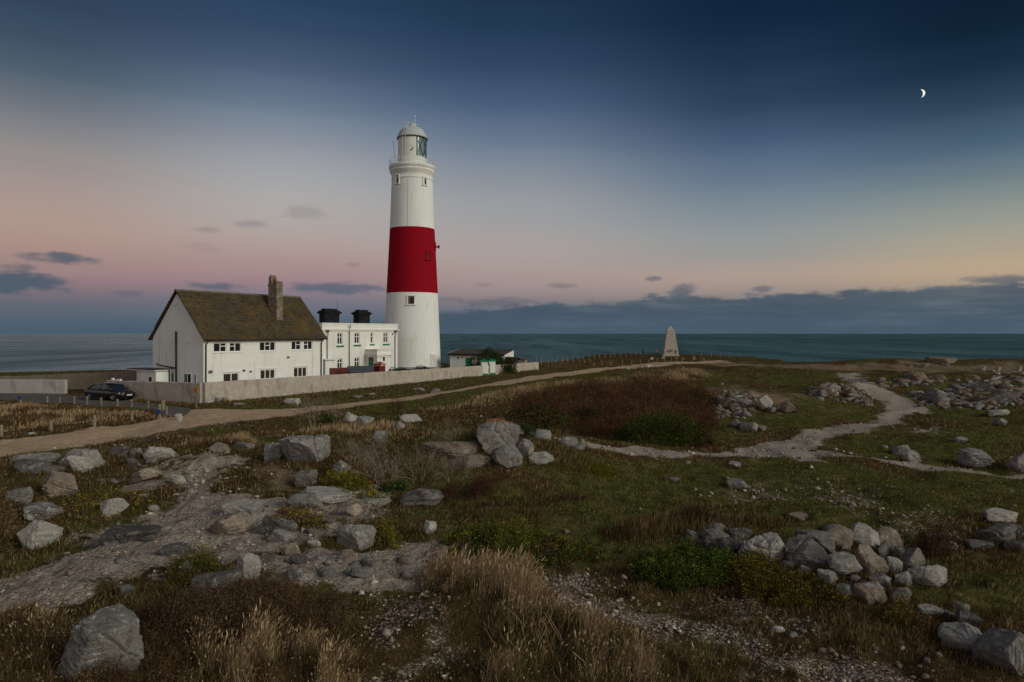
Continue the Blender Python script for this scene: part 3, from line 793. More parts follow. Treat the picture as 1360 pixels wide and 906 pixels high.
    for px, py in ((233, 404), (230, 452.5), (251, 452.5)):
        vv, zz = Ug(px), Zg(px, py)
        MB().box(-0.09, -0.003, vv - .16, vv + .16, zz - .14, zz + .14).build('wall_vent', WHITE, root, bevel=0.03)
    for x0, x1, y0, y1, c in ((244.2, 254.2, 496, 512, [0.5]), (258, 261, 496.5, 512, []), (227.7, 231.6, 494.5, 508, [])):
        a, b = Ug(x1), Ug(x0); z0, z1 = Zg((x0 + x1) / 2, y1), Zg((x0 + x1) / 2, y0)
        fm = MB()
        br = 0.06
        fm.box(-0.03, 0.0, a, a + br, z0, z1); fm.box(-0.03, 0.0, b - br, b, z0, z1); fm.box(-0.03, 0.0, a + br, b - br, z0, z0 + br); fm.box(-0.03, 0.0, a + br, b - br, z1 - br, z1)
        if c: fm.box(-0.028, 0.0, (a + b) / 2 - .03, (a + b) / 2 + .03, z0 + br, z1 - br)
        wo_ = fm.build('window', TRIM, root)
        MB().box(-0.012, -0.003, a + .02, b - .02, z0 + .02, z1 - .02).build('pane', GLASS, wo_)
    # wall lamps and boxes
    for px, py, s in ((279, 493.8, .16), (323.5, 492, .12), (382.3, 474.5, .12), (332.5, 493.5, .1)):
        u, z = U(px), Zf(px, py)
        MB().box(u - s, u + s, -.14, -.003, z - s * .7, z + s * .7).build('wall_lamp', mat('lamp_box', (0.10, 0.08, 0.07), 0.5), root, bevel=.02)
    for px in (328, 337.5): 
        u, z = U(px), Zf(px, 456)
        MB().box(u - .17, u + .17, -.05, -.003, z - .1, z + .1).build('wall_vent', WHITE, root, bevel=.01)
    MB().tube([(U(338), -.03, Zf(338, 481)), (U(338), -.03, 0.9)], .02, 6).build('cable', TRIM, root)
    # flat roofed outhouse against the gable
    b0, b1, c0 = 4.6, 6.9, -1.5
    oh = MB(); oh.box(c0, -0.003, b0, b1, -0.3, 2.42); oh.box(c0 + .25, -0.004, b1 + 0.002, b1 + 1.1, -0.3, 2.34)
    oo = oh.build('outhouse', WHITE, root)
    rb = MB(); rb.box(c0 - .28, 0.0, b0 - .22, b1 + 1.75, 2.425, 2.50); rb.build('outhouse_roof', mat('felt_roof', (0.055, 0.048, 0.04), 0.9, 0.3, 3.0), oo)
    fa = MB(); fa.box(c0 - .25, -.005, b0 - .19, b1 + 1.72, 2.345, 2.422); fa.build('fascia', TRIM, oo)
    Uo, Zo = facade((N[0] + c0 * f[0] + b0 * gx[0], N[1] + c0 * f[1] + b0 * gx[1]), gx)
    va, vb = b0 + Uo(201.4), b0 + Uo(198)
    MB().box(c0 - .02, c0 - .003, va, vb, 1.0, Zo(200, 501)).build('window', GLASS, oo)
    MB().tube([(-.4, b0 - .23, 2.44), (-.28, b0 - .10, 2.15), (-.28, b0 - .09, 0)], .05, 8).build('downpipe', BLACKP, oo)
    return root
build_cottage()

# ------------------------------------------------------------------ keepers' block
def build_quarters():
    N = (-25.03, 90.0); f = Vector((8.0, 11.0)).normalized(); f = (f.x, f.y)
    gx = (-f[1], f[0]); ang = math.atan2(f[1], f[0])
    U, Zf = facade(N, f)
    L, Dp, H = 13.75, 9.5, 6.98
    root = empty('keepers_quarters', (N[0], N[1], 0), ang, "white two storey flat roofed keepers' block with green sills and two black chimneys", "house")
    def rect(x0, x1, y0, y1):
        xm = (x0 + x1) / 2
        return (U(x0), U(x1), Zf(xm, y1), Zf(xm, y0))
    W1 = [rect(448.0, 455.0, 442.2, 457.6), rect(470.8, 477.6, 442.0, 456.6), rect(492.2, 495.6, 441.8, 455.6), rect(509.2, 515.4, 441.8, 455.4)]
    W2 = [rect(448.0, 455.0, 476.2, 491.5), rect(470.8, 477.6, 475.0, 489.5)]
    mb = MB(); wall_grid(mb, L, -0.4, H, W1 + W2)
    mb.add([(0, 0, -.4), (0, Dp, -.4), (0, Dp, H), (0, 0, H)], [(0, 1, 2, 3)])
    mb.add([(L, 0, -.4), (L, Dp, -.4), (L, Dp, H), (L, 0, H)], [(3, 2, 1, 0)])
    mb.add([(0, Dp, -.4), (L, Dp, -.4), (L, Dp, H), (0, Dp, H)], [(3, 2, 1, 0)])
    mb.add([(0, 0, H), (L, 0, H), (L, Dp, H), (0, Dp, H)], [(0, 1, 2, 3)])
    mb.box(-2.2, -.003, 2.2, Dp, -.4, H - .05)
    mb.build('wall', WHITE2, root)
    co = MB(); e = .16
    for z0, z1, o in ((6.02, 6.18, .10), (6.182, 6.34, .20), (H + .002, H + .14, .05), (6.62, 6.66, .03)):
        co.box(-o, L + o, -o, Dp + o, z0, z1)
    co.build('cornice', WHITE2, root)
    for i, r in enumerate(W1 + W2):
        pm = GLASS
        if i == 3: pm = mat('red_curtain_pane', (0.13, 0.055, 0.045), 0.3)
        one = i == 2
        wn = window(root, r, [] if one else [0.5], [(0, 1, 0.64)] if one else [(0, .5, .64), (.5, 1, .64)], None, pm, bar=0.10, set_back=.10)
        if i < 4: MB().box(r[0] - .14, r[1] + .2, -.12, .0 - .003, r[2] - .33, r[2] - .14).build('sill', GREENP, wn)
    # porch with its green door on the near side
    p0, p1, pr = U(485.3) , U(519.5), 1.65
    u0 = U(485.3)
    # find the projection whose corner sits at photo column 501
    r = (501 - 680) / FOC
    bx, by = N[0] + f[0] * u0, N[1] + f[1] * u0
    pr = (r * by - bx) / (-gx[0] + r * gx[1])
    Np = (bx - gx[0] * pr, by - gx[1] * pr); Up, Zp = facade(Np, f)
    wd = Up(519)
    pb = MB(); pb.box(u0, u0 + wd, -pr, -.003, -.4, 3.35)
    po = pb.build('porch', WHITE2, root)
    pc = MB()
    for z0, z1, o in ((2.42, 2.62, .12), (2.622, 2.80, .24), (2.802, 2.95, .16), (3.36, 3.5, .05)):
        pc.box(u0 - o, u0 + wd + o, -pr - o, -.004, z0, z1)
    pc.build('porch_cornice', WHITE2, po)
    Ud, Zd = facade(Np, (gx[0], gx[1]))
    da, db = Ud(495.8), Ud(489.8)
    dd = MB(); dd.box(u0 - .03, u0 - .003, -pr + da, -pr + db, .0, Zd(493, 480)); do = dd.build('door', GREENP, po)
    MB().box(u0 - .034, u0 - .003, -pr + da, -pr + db, Zd(493, 480) + .03, Zd(493, 474.8)).build('fanlight', mat('amber_glass', (0.10, 0.055, 0.03), 0.25), po)
    MB().box(u0 - .05, u0 - .032, -pr + da + .12, -pr + da + .16, 1.0, 1.15).build('handle', mat('brass', (0.5, 0.35, 0.1), .3, metal=1.0), do)
    a, b = u0 + Up(508.6), u0 + Up(511)
    MB().box(a, b, -pr - .03, -pr - .003, Zp(510, 479.5), Zp(510, 474.5)).build('window', GLASS, po)
    # downpipes
    for px, top in ((434, 440.5), (463.4, 430.6), (524.2, 440.8)):
        u = U(px); zt = Zf(px, top)
        mbp = MB(); mbp.tube([(u, -.30, zt), (u, -.26, zt - .45), (u, -.09, zt - .9), (u, -.09, 0)], .06, 8)
        if top > 435: mbp.lathe([(.08, -.12), (.2, .05), (.2, .22), (.05, .22)], 10, (u, -.28, zt))
        mbp.build('downpipe', GREYP, root)
    MB().box(U(520.6), U(521.8), -.16, -.003, Zf(521, 444.5), Zf(521, 443)).build('floodlight', BLACKP, root, bevel=.02)
    # chimneys: black, with a corbelled cap
    def stack(px0, px1, ytop, ybot, vback):
        bx_, by_ = N[0] + gx[0] * vback, N[1] + gx[1] * vback
        Uc, Zc = facade((bx_, by_), f)
        a, b = Uc(px0), Uc(px1); zt = Zc((px0 + px1) / 2, ytop)
        c = MB(); m = .25; wv = 1.25
        c.box(a + m, b - m, vback, vback + wv, H - .1, zt - .75)
        c.box(a + m * .5, b - m * .5, vback - m * .5, vback + wv + m * .5, zt - .75, zt - .62)
        c.box(a, b, vback - m, vback + wv + m, zt - .62, zt - .42)
        c.box(a + m * .6, b - m * .6, vback - m * .2, vback + wv, zt - .42, zt - .25)
        c.box(a + m * 1.6, b - m * 1.6, vback + .25, vback + wv - .25, zt - .25, zt)
        return c.build('chimney', BLACKSTONE, root, bevel=.03)
    stack(429.6, 452.8, 410, 430, 3.0); stack(475, 493, 411.6, 430, 3.2)
    MB().tube([pt_local(root, pt(448.4, 418, 100)), pt_local(root, pt(448.4, 399, 100))], .03, 5).build('aerial', GREYP, root)
    # low wing beside the tower and the small lean-to at the other end
    wg = MB(); wg.box(L + .003, L + 1.5, 3.4, 7.0, -.4, 3.5); wg.box(L + .003, L + 1.62, 3.28, 7.1, 3.1, 3.3); wg.build('side_wing', WHITE2, root)
    MB().box(L + .4, L + .7, 3.5, 3.8, 3.5, 3.8).build('vent_box', BLACKP, root)
    ln = MB(); ua, ub = U(426.5), U(438.0)
    ln.box(ua - .6, ub - .5, -1.6, -.003, -.4, 2.25); lo_ = ln.build('lean_to', WHITE2, root)
    MB().box(ua - .8, ub + .1, -1.85, -.004, 2.255, 2.36).build('lean_to_roof', TRIM, lo_)
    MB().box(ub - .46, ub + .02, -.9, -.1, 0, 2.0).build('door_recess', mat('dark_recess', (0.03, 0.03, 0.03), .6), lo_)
def pt_local(root, p):
    M = Matrix.LocRotScale(root.location, root.rotation_euler, root.scale)
    return M.inverted() @ p
build_quarters()

# ------------------------------------------------------------------ lighthouse
def build_lighthouse():
    D = 115.0; cx = (547.6 - 680) / FOC * D; s = D / FOC
    root = empty('lighthouse', (cx, D, 0), 0, "tall tapering white lighthouse with a broad red band and domed lantern", "lighthouse")
    zof = lambda py: EYE - (py - HOR) * s
    rad = lambda z: np.interp(z, [-0.5, 0, 1.2, 12.4, 23.2, 31.6], [4.86, 4.82, 4.74, 4.29, 3.74, 3.42])
    z1, z2 = zof(390), zof(305)
    zs = np.linspace(-.5, z1, 9)
    def tower(name, za, zb, m_, n=14):
        zz = np.linspace(za, zb, n)
        return MB().lathe([(float(rad(z)), float(z)) for z in zz], 96).build(name, m_, root)
    TW = mat('tower_white', (0.78, 0.79, 0.75), 0.7, 0.05, 0.25, 0.004, 12.0, 0.25, dirt=((0.60, 0.58, 0.50), 0.35, 0.35), streak=((.46, .40, .30), .5, 2.2))
    tower('tower_base', -.5, z1, TW); tower('red_band', z1, z2, REDP); zt = zof(233.5)
    tower('tower_top', z2, zt, TW)
    # corbelled gallery
    r0 = float(rad(zt))
    zg = zof(222.0)
    gal = MB().lathe([(r0, zt - 1.0), (r0 + .06, zt - .98), (r0 + .06, zt - .82), (r0 + .01, zt - .8), (r0 + .02, zt - .1), (r0 + .10, zt), (r0 + .12, zt + .15), (r0 + .32, zt + .42), (r0 + .36, zt + .62), (r0 + .30, zt + .66),
                      (r0 + .32, zt + .85), (r0 + .46, zt + .95), (r0 + .46, zg - .1), (r0 + .40, zg), (1.0, zg + .02)], 96)
    gal.build('gallery', mat('gallery_white', (0.72, 0.72, 0.67), 0.7, 0.08, 0.6, dirt=((0.45, 0.43, 0.38), 0.4, 0.8)), root)
    rg = r0 + .38
    rl = MB()
    for i in range(28):
        a = 2 * math.pi * i / 28
        rl.tube([(rg * math.cos(a), rg * math.sin(a), zg), (rg * math.cos(a), rg * math.sin(a), zg + 1.1)], .028, 5)
    for h in (.38, .74, 1.1):
        rl.tube([(rg * math.cos(2 * math.pi * i / 48), rg * math.sin(2 * math.pi * i / 48), zg + h) for i in range(49)], .026, 5)
    rl.build('railing', mat('railing_paint', (0.62, 0.62, 0.58), .5), root)
    # lantern: blanked white drum with a glazed sector to the right
    ro, zl = 2.36, zof(185.3)
    LW = mat('lantern_white', (0.70, 0.70, 0.66), 0.55, 0.05, 0.8, dirt=((0.5, 0.49, 0.45), 0.3, 1.0))
    b0 = zof(211)
    MB().lathe([(ro + .06, zg), (ro + .06, b0 - .12), (ro, b0 - .1), (ro, b0)], 72).build('lantern_base', LW, root)
    g0, g1 = R(-66), R(34)
    MB().lathe([(ro, b0), (ro, zl)], 60, a0=g1, a1=g0 + 2 * math.pi).build('lantern_wall', LW, root)
    gl = MB().lathe([(ro - .05, b0), (ro - .05, zl)], 24, a0=g0, a1=g1).build('lantern_glass', mat('lantern_glass', (0.10, 0.17, 0.19), 0.06, spec=0.6), root)
    ast = MB(); nseg = 6; hh = (zl - b0) / 2
    for i in range(nseg + 1):
        for j in range(2):
            for dd in (-1, 1):
                k = i + dd
                if not 0 <= k <= nseg: continue
                if (i + j) % 2: continue
                P = []
                for q in range(5):
                    a = g0 + (g1 - g0) * (i + (k - i) * q / 4) / nseg
                    P.append((ro * math.cos(a), ro * math.sin(a), b0 + hh * (j + q / 4)))
                ast.tube(P, .04, 4)
    ast.build('astragals', BLACKP, root)
    # optic inside, dimly seen
    MB().lathe([(.3, b0), (.9, b0 + .4), (1.0, b0 + 1.4), (.6, b0 + 2.6)], 24).build('lens', mat('lens', (0.25, 0.3, 0.3), 0.1), root)
    dome = MB().lathe([(ro - .1, zl - .02), (ro + .16, zl - .02), (ro + .22, zl + .10), (ro + .10, zl + .20), (ro - .02, zl + .75), (ro - .38, zl + 1.35), (ro - .95, zl + 1.85), (.62, zl + 2.12), (.60, zl + 2.16)], 72)
    do = dome.build('dome', mat('dome_grey', (0.47, 0.50, 0.50), 0.5, 0.08, 1.0), root)
    MB().lathe([(ro + .17, zl - .05), (ro + .235, zl + .02), (ro + .235, zl + .09), (ro + .19, zl + .13)], 72).build('eave_gutter', mat('dull_brown_metal', (0.10, 0.085, 0.065), .6), do)
    cw = MB().lathe([(.66, zl + 2.05), (.66, zl + 2.38), (.74, zl + 2.40), (.74, zl + 2.48), (.45, zl + 2.6), (.2, zl + 2.72), (.05, zl + 2.75)], 32)
    cw.build('ventilator', LW, do)
    fx = .45
    ae = MB(); zt_ = zl + 2.3
    ae.tube([(fx, 0, zt_), (fx, 0, zof(154))], .045, 6); ae.lathe([(.0, 0), (.1, .1), (.11, .3), (0, .42)], 10, (fx, 0, zof(156.5)))
    ae.build('finial', LW, do)
    lp = MB()
    for ox in (-1.15, -.55):
        lp.tube([(ox, -.5, zt_ - .3), (ox, -.5, zt_ + .5)], .03, 5)
    lp.tube([(-.85 + .3 * math.cos(a), -.5, zt_ + .5 + .22 * math.sin(a)) for a in np.linspace(0, 2 * math.pi, 13)], .025, 5)
    lp.tube([(-.5, -.5, zt_ + .5), (.2, -.4, zt_ + .75)], .025, 5)
    for a in np.linspace(0, 2 * math.pi, 9)[:-1]:
        lp.tube([(1.0 * math.cos(a), 1.0 * math.sin(a), zt_ - .5), (1.0 * math.cos(a), 1.0 * math.sin(a), zt_ + .05)], .02, 4)
    lp.tube([(1.0 * math.cos(a), 1.0 * math.sin(a), zt_ + .05) for a in np.linspace(0, 2 * math.pi, 25)], .02, 4)
    lp.build('roof_rail', LW, do)
    # ladder up the drum, leaning aerial, dark slot in the drum
    la = MB(); a0 = R(-113); 
    for da in (-.11, .11):
        a = a0 + da
        P = [((ro + .22) * math.cos(a), (ro + .22) * math.sin(a), z) for z in np.linspace(zg, zl + .2, 8)]
        P += [((ro - .25) * math.cos(a), (ro - .25) * math.sin(a), zl + 1.4), ((ro - 1.2) * math.cos(a), (ro - 1.2) * math.sin(a), zl + 2.2)]
        la.tube(P, .03, 5)
    for z in np.arange(zg + .3, zl + .2, .32):
        la.tube([((ro + .22) * math.cos(a0 - .11), (ro + .22) * math.sin(a0 - .11), z), ((ro + .22) * math.cos(a0 + .11), (ro + .22) * math.sin(a0 + .11), z)], .022, 5)
    la.build('ladder', LW, root)
    MB().tube([(-2.75, -.4, zg + .9), (-3.2, -.4, zg + 4.4)], .03, 5).build('aerial', GREYP, root)
    sl = MB(); a = R(-84)
    P = [((ro + .012) * math.cos(a + x), (ro + .012) * math.sin(a + x), zof(203) + z) for x, z in ((-.10, -.28), (-.02, -.25), (.07, .05), (.10, .42), (.06, .40), (.02, .15), (-.06, -.05), (-.10, -.12))]
    sl.add(P, [tuple(range(8))]); sl.build('broken_panel', BLACKP, root)
    # windows on the tower, each in a raised surround
    def tower_window(px, y0, y1, wpx, kind, m_=TW):
        zc, h = (zof(y0) + zof(y1)) / 2, zof(y0) - zof(y1); wv = wpx * s
        r = float(rad(zc)); ang = -math.acos(max(-1, min(1, ((px - 547.6) * s) / r)))
        n = Vector((math.cos(ang), math.sin(ang), 0)); t = Vector((-math.sin(ang), math.cos(ang), 0))
        sl_ = (float(rad(zc + h / 2)) - float(rad(zc - h / 2))) / h
        M = Matrix(((t.x, n.x, 0, n.x * r), (t.y, n.y, 0, n.y * r), (0, 0, 1, zc), (0, 0, 0, 1)))
        def bx(mb, x0, x1, yy0, yy1, zz0, zz1):
            b_ = MB().box(x0, x1, yy0, yy1, zz0, zz1)
            mb.add([M @ Vector((v[0], v[1] + sl_ * v[2], v[2])) for v in b_.v], b_.f)
        fr = MB(); e = .16
        bx(fr, -wv / 2 - e, -wv / 2, -.25, .10, -h / 2, h / 2); bx(fr, wv / 2, wv / 2 + e, -.25, .10, -h / 2, h / 2)
        bx(fr, -wv / 2 - e, wv / 2 + e, -.25, .12, h / 2, h / 2 + e); bx(fr, -wv / 2 - e * 1.7, wv / 2 + e * 1.7, -.25, .18, -h / 2 - e, -h / 2)
        fo = fr.build('window', m_, root)
        pm = {'dark': mat('dark_opening', (0.018, 0.014, 0.012), .5), 'blind': mat('blind_window', (0.60, 0.59, 0.53), .8, .1, 2), 'brown': mat('brown_frame', (0.17, 0.12, 0.07), .8, .5, 3.0), 'red': mat('dark_red_recess', (0.10, 0.004, 0.008), .7)}
        pa = MB(); bx(pa, -wv / 2, wv / 2, -.2, .02, -h / 2, h / 2)
        if kind == 'half':
            pa.build('pane', pm['blind'], fo); q = MB(); bx(q, -wv * .05, wv * .42, -.1, .035, -h / 2, h / 2); q.build('dark_opening', pm['dark'], fo)
        elif kind == 'brown':
            pa.build('pane', pm['brown'], fo); q = MB(); bx(q, -wv * .22, wv * .42, -.1, .035, -h * .38, h * .34); q.build('dark_opening', pm['dark'], fo)
        else: pa.build('pane', pm[kind], fo)
    tower_window(531.2, 238, 248.4, 5.6, 'half'); tower_window(566.6, 240, 250, 4.6, 'half')
    tower_window(571, 336.5, 347, 5.0, 'red', REDP)
    tower_window(551, 395, 405.5, 8.0, 'brown'); tower_window(577.6, 470.5, 481.5, 6.0, 'blind')
    # fog horn on the red band
    zc = zof(328.5); r = float(rad(zc)); a = R(-8)
    fh = MB(); o = Vector((r * math.cos(a), r * math.sin(a), zc))
    fh.tube([o, o + Vector((.35, -.05, 0))], .14, 10); fh.tube([o + Vector((.35, -.05, 0)), o + Vector((.75, -.1, 0))], .08, 12, r1=.34); fh.box(o.x - .1, o.x + .2, o.y - .1, o.y + .1, zc - .75, zc + .75)
    fh.build('fog_horn', REDP, root)
    # lightning strip down the white top and the low plinth railing posts
    a = R(-93); P = [((float(rad(z)) + .02) * math.cos(a), (float(rad(z)) + .02) * math.sin(a), float(z)) for z in np.linspace(z2, zt - 1, 6)]
    MB().tube(P, .025, 4).build('conductor_strip', mat('strip_grey', (0.5, 0.5, 0.47), .7), root)
    MB().lathe([(5.2, -.4), (5.2, .25), (4.7, .3)], 72).build('plinth', mat('plinth_grey', (0.3, 0.29, 0.27), .9, .2), root)
build_lighthouse()

# ------------------------------------------------------------------ obelisk beacon
def build_obelisk():
    D = 159.0; c = gp((890.3 - 680) / FOC * D, D)
    s = D / FOC; zof = lambda py: EYE - (py - HOR) * s
    root = empty('stone_obelisk', c, R(-6), "pale stone obelisk day mark with a pyramid tip on the far point", "obelisk")
    zb, zsft, ztip = zof(474.5) - c.z, zof(438.6) - c.z, zof(432.6) - c.z
    mb = MB(); b, t = 1.82, .86
    V = [(-b, -b, -.4), (b, -b, -.4), (b, b, -.4), (-b, b, -.4), (-t, -t, zsft), (t, -t, zsft), (t, t, zsft), (-t, t, zsft), (0, 0, ztip)]
    mb.add(V, [(0, 1, 5, 4), (1, 2, 6, 5), (2, 3, 7, 6), (3, 0, 4, 7), (4, 5, 8), (5, 6, 8), (6, 7, 8), (7, 4, 8)])
    mb.build('shaft', OBELISK, root, bevel=.04)
    pl = MB(); pl.box(-1.95, 1.95, -1.95, 1.95, -.5, .14); pl.build('plinth', OBELISK, root, bevel=.05)
    MB().box(-.45, .25, -1.88, -1.70, 1.0, 1.5).build('plaque', mat('plaque_stone', (0.2, 0.17, 0.14), .8), root)
build_obelisk()

# ------------------------------------------------------------------ boundary walls
WALLM = None
def wall_material(name, c1, c2, stain):
    m_ = bpy.data.materials.new(name); m_.use_nodes = True
    t = NT(m_.node_tree); b = t.n['Principled BSDF']
    tc = t.new('ShaderNodeTexCoord').outputs['Object']
    n1 = t.noise(tc, 0.7, 6, .65); n2 = t.noise(tc, 4.0, 8, .7); n3 = t.noise(tc, 22, 5, .7)
    st = t.new('ShaderNodeMapping'); st.inputs['Scale'].default_value = (1.6, 1.6, .7); t.put(st.inputs[0], tc)
    ns = t.noise(st.outputs[0], 1.0, 6, .65)
    c = t.ramp(t.m('ADD', t.m('MULTIPLY', n1, .4), t.m('MULTIPLY', n2, .6)), [(.32, c1), (.62, c2)])
    c = t.mix(t.smooth(ns, .50, .68, 0, .55), c, stain)
    c = t.mix(t.smooth(n3, .55, .75, 0, .4), c, tuple(x * .55 for x in c1))
    t.put(b.inputs['Base Color'], c); b.inputs['Roughness'].default_value = .95; b.inputs['Specular IOR Level'].default_value = .1
    bp = t.new('ShaderNodeBump'); bp.inputs['Strength'].default_value = 1.0; bp.inputs['Distance'].default_value = .05
    t.put(bp.inputs['Height'], t.m('ADD', n2, t.m('MULTIPLY', n3, .5))); t.l.new(bp.outputs[0], b.inputs['Normal'])
    return m_
WALLA = wall_material('roughcast_wall', (.31, .265, .215), (.50, .44, .37), (.20, .165, .13))
WALLB = wall_material('whitewashed_wall', (.33, .31, .28), (.50, .47, .43), (.22, .20, .17))
WALLC = wall_material('rubble_wall', (.12, .095, .07), (.21, .17, .13), (.08, .065, .05))
def garden_wall(a, b, zt0, zt1, m_, label, th=.36, rag=.03, cop=None):
    a = Vector(a); b = Vector(b); L = (b - a).length; d = (b - a) / L; nrm = Vector((-d.y, d.x))
    n = max(4, int(L / .6)); V = []; F = []
    for i in range(n + 1):
        u = L * i / n; p = a + d * u
        zb = float(tz(p.x, p.y)) - .35; zt = zt0 + (zt1 - zt0) * i / n + rag * (float(fbm(np.array(u / 1.1), np.array(3.0), 5, 3)))
        off = .02 * float(fbm(np.array(u / .8), np.array(9.0), 6, 2))
        r = .05
        for (o, z) in ((-th / 2 + off, zb), (-th / 2 + off, zt - r), (-th / 2 + r + off, zt), (th / 2 - r + off, zt), (th / 2 + off, zt - r), (th / 2 + off, zb)):
            V.append((u, o, z))
    for i in range(n):
        for j in range(6): F.append((i * 6 + j, i * 6 + (j + 1) % 6, (i + 1) * 6 + (j + 1) % 6, (i + 1) * 6 + j))
    F.append(tuple(range(6))); F.append(tuple(n * 6 + j for j in range(5, -1, -1)))
    mb = MB().add(V, F)
    o = mb.build('boundary_wall', m_, None, (a.x, a.y, 0)); o.rotation_euler = (0, 0, math.atan2(d.y, d.x))
    return tag(o, label, 'wall', 'garden walls round the lighthouse station')
KW = (-25.1, 55.6); EW = (3.95, 105.5)
wl = lambda px: (lambda s_: (KW[0] + (EW[0] - KW[0]) * s_, KW[1] + (EW[1] - KW[1]) * s_))(((px - 680) / FOC * KW[1] - KW[0]) / ((EW[0] - KW[0]) - (px - 680) / FOC * (EW[1] - KW[1])))
G0, G1 = wl(639.5), wl(656.5)
garden_wall(KW, G0, 1.70, 1.38, WALLA, "long roughcast garden wall running from the yellow sign corner to the gate pillars")
garden_wall(G1, EW, 1.36, 1.28, WALLA, "short roughcast wall between the gate pillars and the open rough ground")
garden_wall((-25.28, 55.65), (-36.2, 61.2), 1.68, 1.50, WALLA, "grey stained wall with the yellow sign behind the parked car")
garden_wall((-42.2, 64.6), (-58.0, 66.8), 1.33, 1.30, WALLB, "whitewashed wall end beside the entrance at the left edge", rag=.05)
garden_wall((-60.0, 67.2), (-37.8, 72.5), 1.10, 1.75, WALLC, "brown rubble wall along the cliff behind the whitewashed wall", rag=.06)

# ------------------------------------------------------------------ gate with two pillars
def build_gate():
    nonlocal_d = Vector((EW[0] - KW[0], EW[1] - KW[1])).normalized()
    ang = math.atan2(nonlocal_d.y, nonlocal_d.x)
    for px, lab, top in ((643, "white gate pillar with green cap, the nearer one to the lighthouse", 476.8), (653.2, "white gate pillar with green cap, beside the short end wall", 476.0)):
        p = wl(px); z0 = float(tz(*p))
        r = empty('gate_pillar', (p[0], p[1], z0), R(12), lab, 'gate pillar', 'gate pillars in the garden wall')
        h = EYE - (top - HOR) / FOC * p[1] - z0
        MB().box(-.42, .42, -.42, .42, .28, h - .36).build('shaft', WHITE2, r, bevel=.02)
        MB().box(-.45, .45, -.45, .45, -.2, .279).build('plinth', GREENP, r, bevel=.02)
        c = MB(); c.add([(-.55, -.55, h - .36), (.55, -.55, h - .36), (.55, .55, h - .36), (-.55, .55, h - .36), (-.55, -.55, h - .27), (.55, -.55, h - .27), (.55, .55, h - .27), (-.55, .55, h - .27), (0, 0, h)],
                       [(3, 2, 1, 0), (0, 1, 5, 4), (1, 2, 6, 5), (2, 3, 7, 6), (3, 0, 4, 7), (4, 5, 8), (5, 6, 8), (6, 7, 8), (7, 4, 8)])
        c.build('cap', GREENP, r, bevel=.015)
    a, b = wl(646.6), wl(650.6)
    z0 = float(tz(*a)) + .05
    g = empty('garden_gate', (a[0], a[1], z0), math.atan2(b[1] - a[1], b[0] - a[0]), "white slatted gate between the two green capped pillars", 'gate')
    L = math.hypot(b[0] - a[0], b[1] - a[1])
    m_ = MB(); m_.box(0, .08, -.03, .03, 0, 1.35); m_.box(L - .08, L, -.03, .03, 0, 1.35); m_.box(.08, L - .08, -.03, .03, .1, .2); m_.box(.08, L - .08, -.03, .03, 1.1, 1.2); m_.build('gate_frame', TRIM, g)
    k = MB()
    n = max(3, int(L / .16))
    for i in range(1, n): k.box(L * i / n - .035, L * i / n + .035, -.045, -.032, .05, 1.3)
    k.build('slat_panel', TRIM, g)
    MB().box(L * .62, L * .80, -.14, -.05, 0.0, 1.55).build('gate_post', mat('tan_timber', (.35, .23, .13), .8, .2, 4), g)
build_gate()

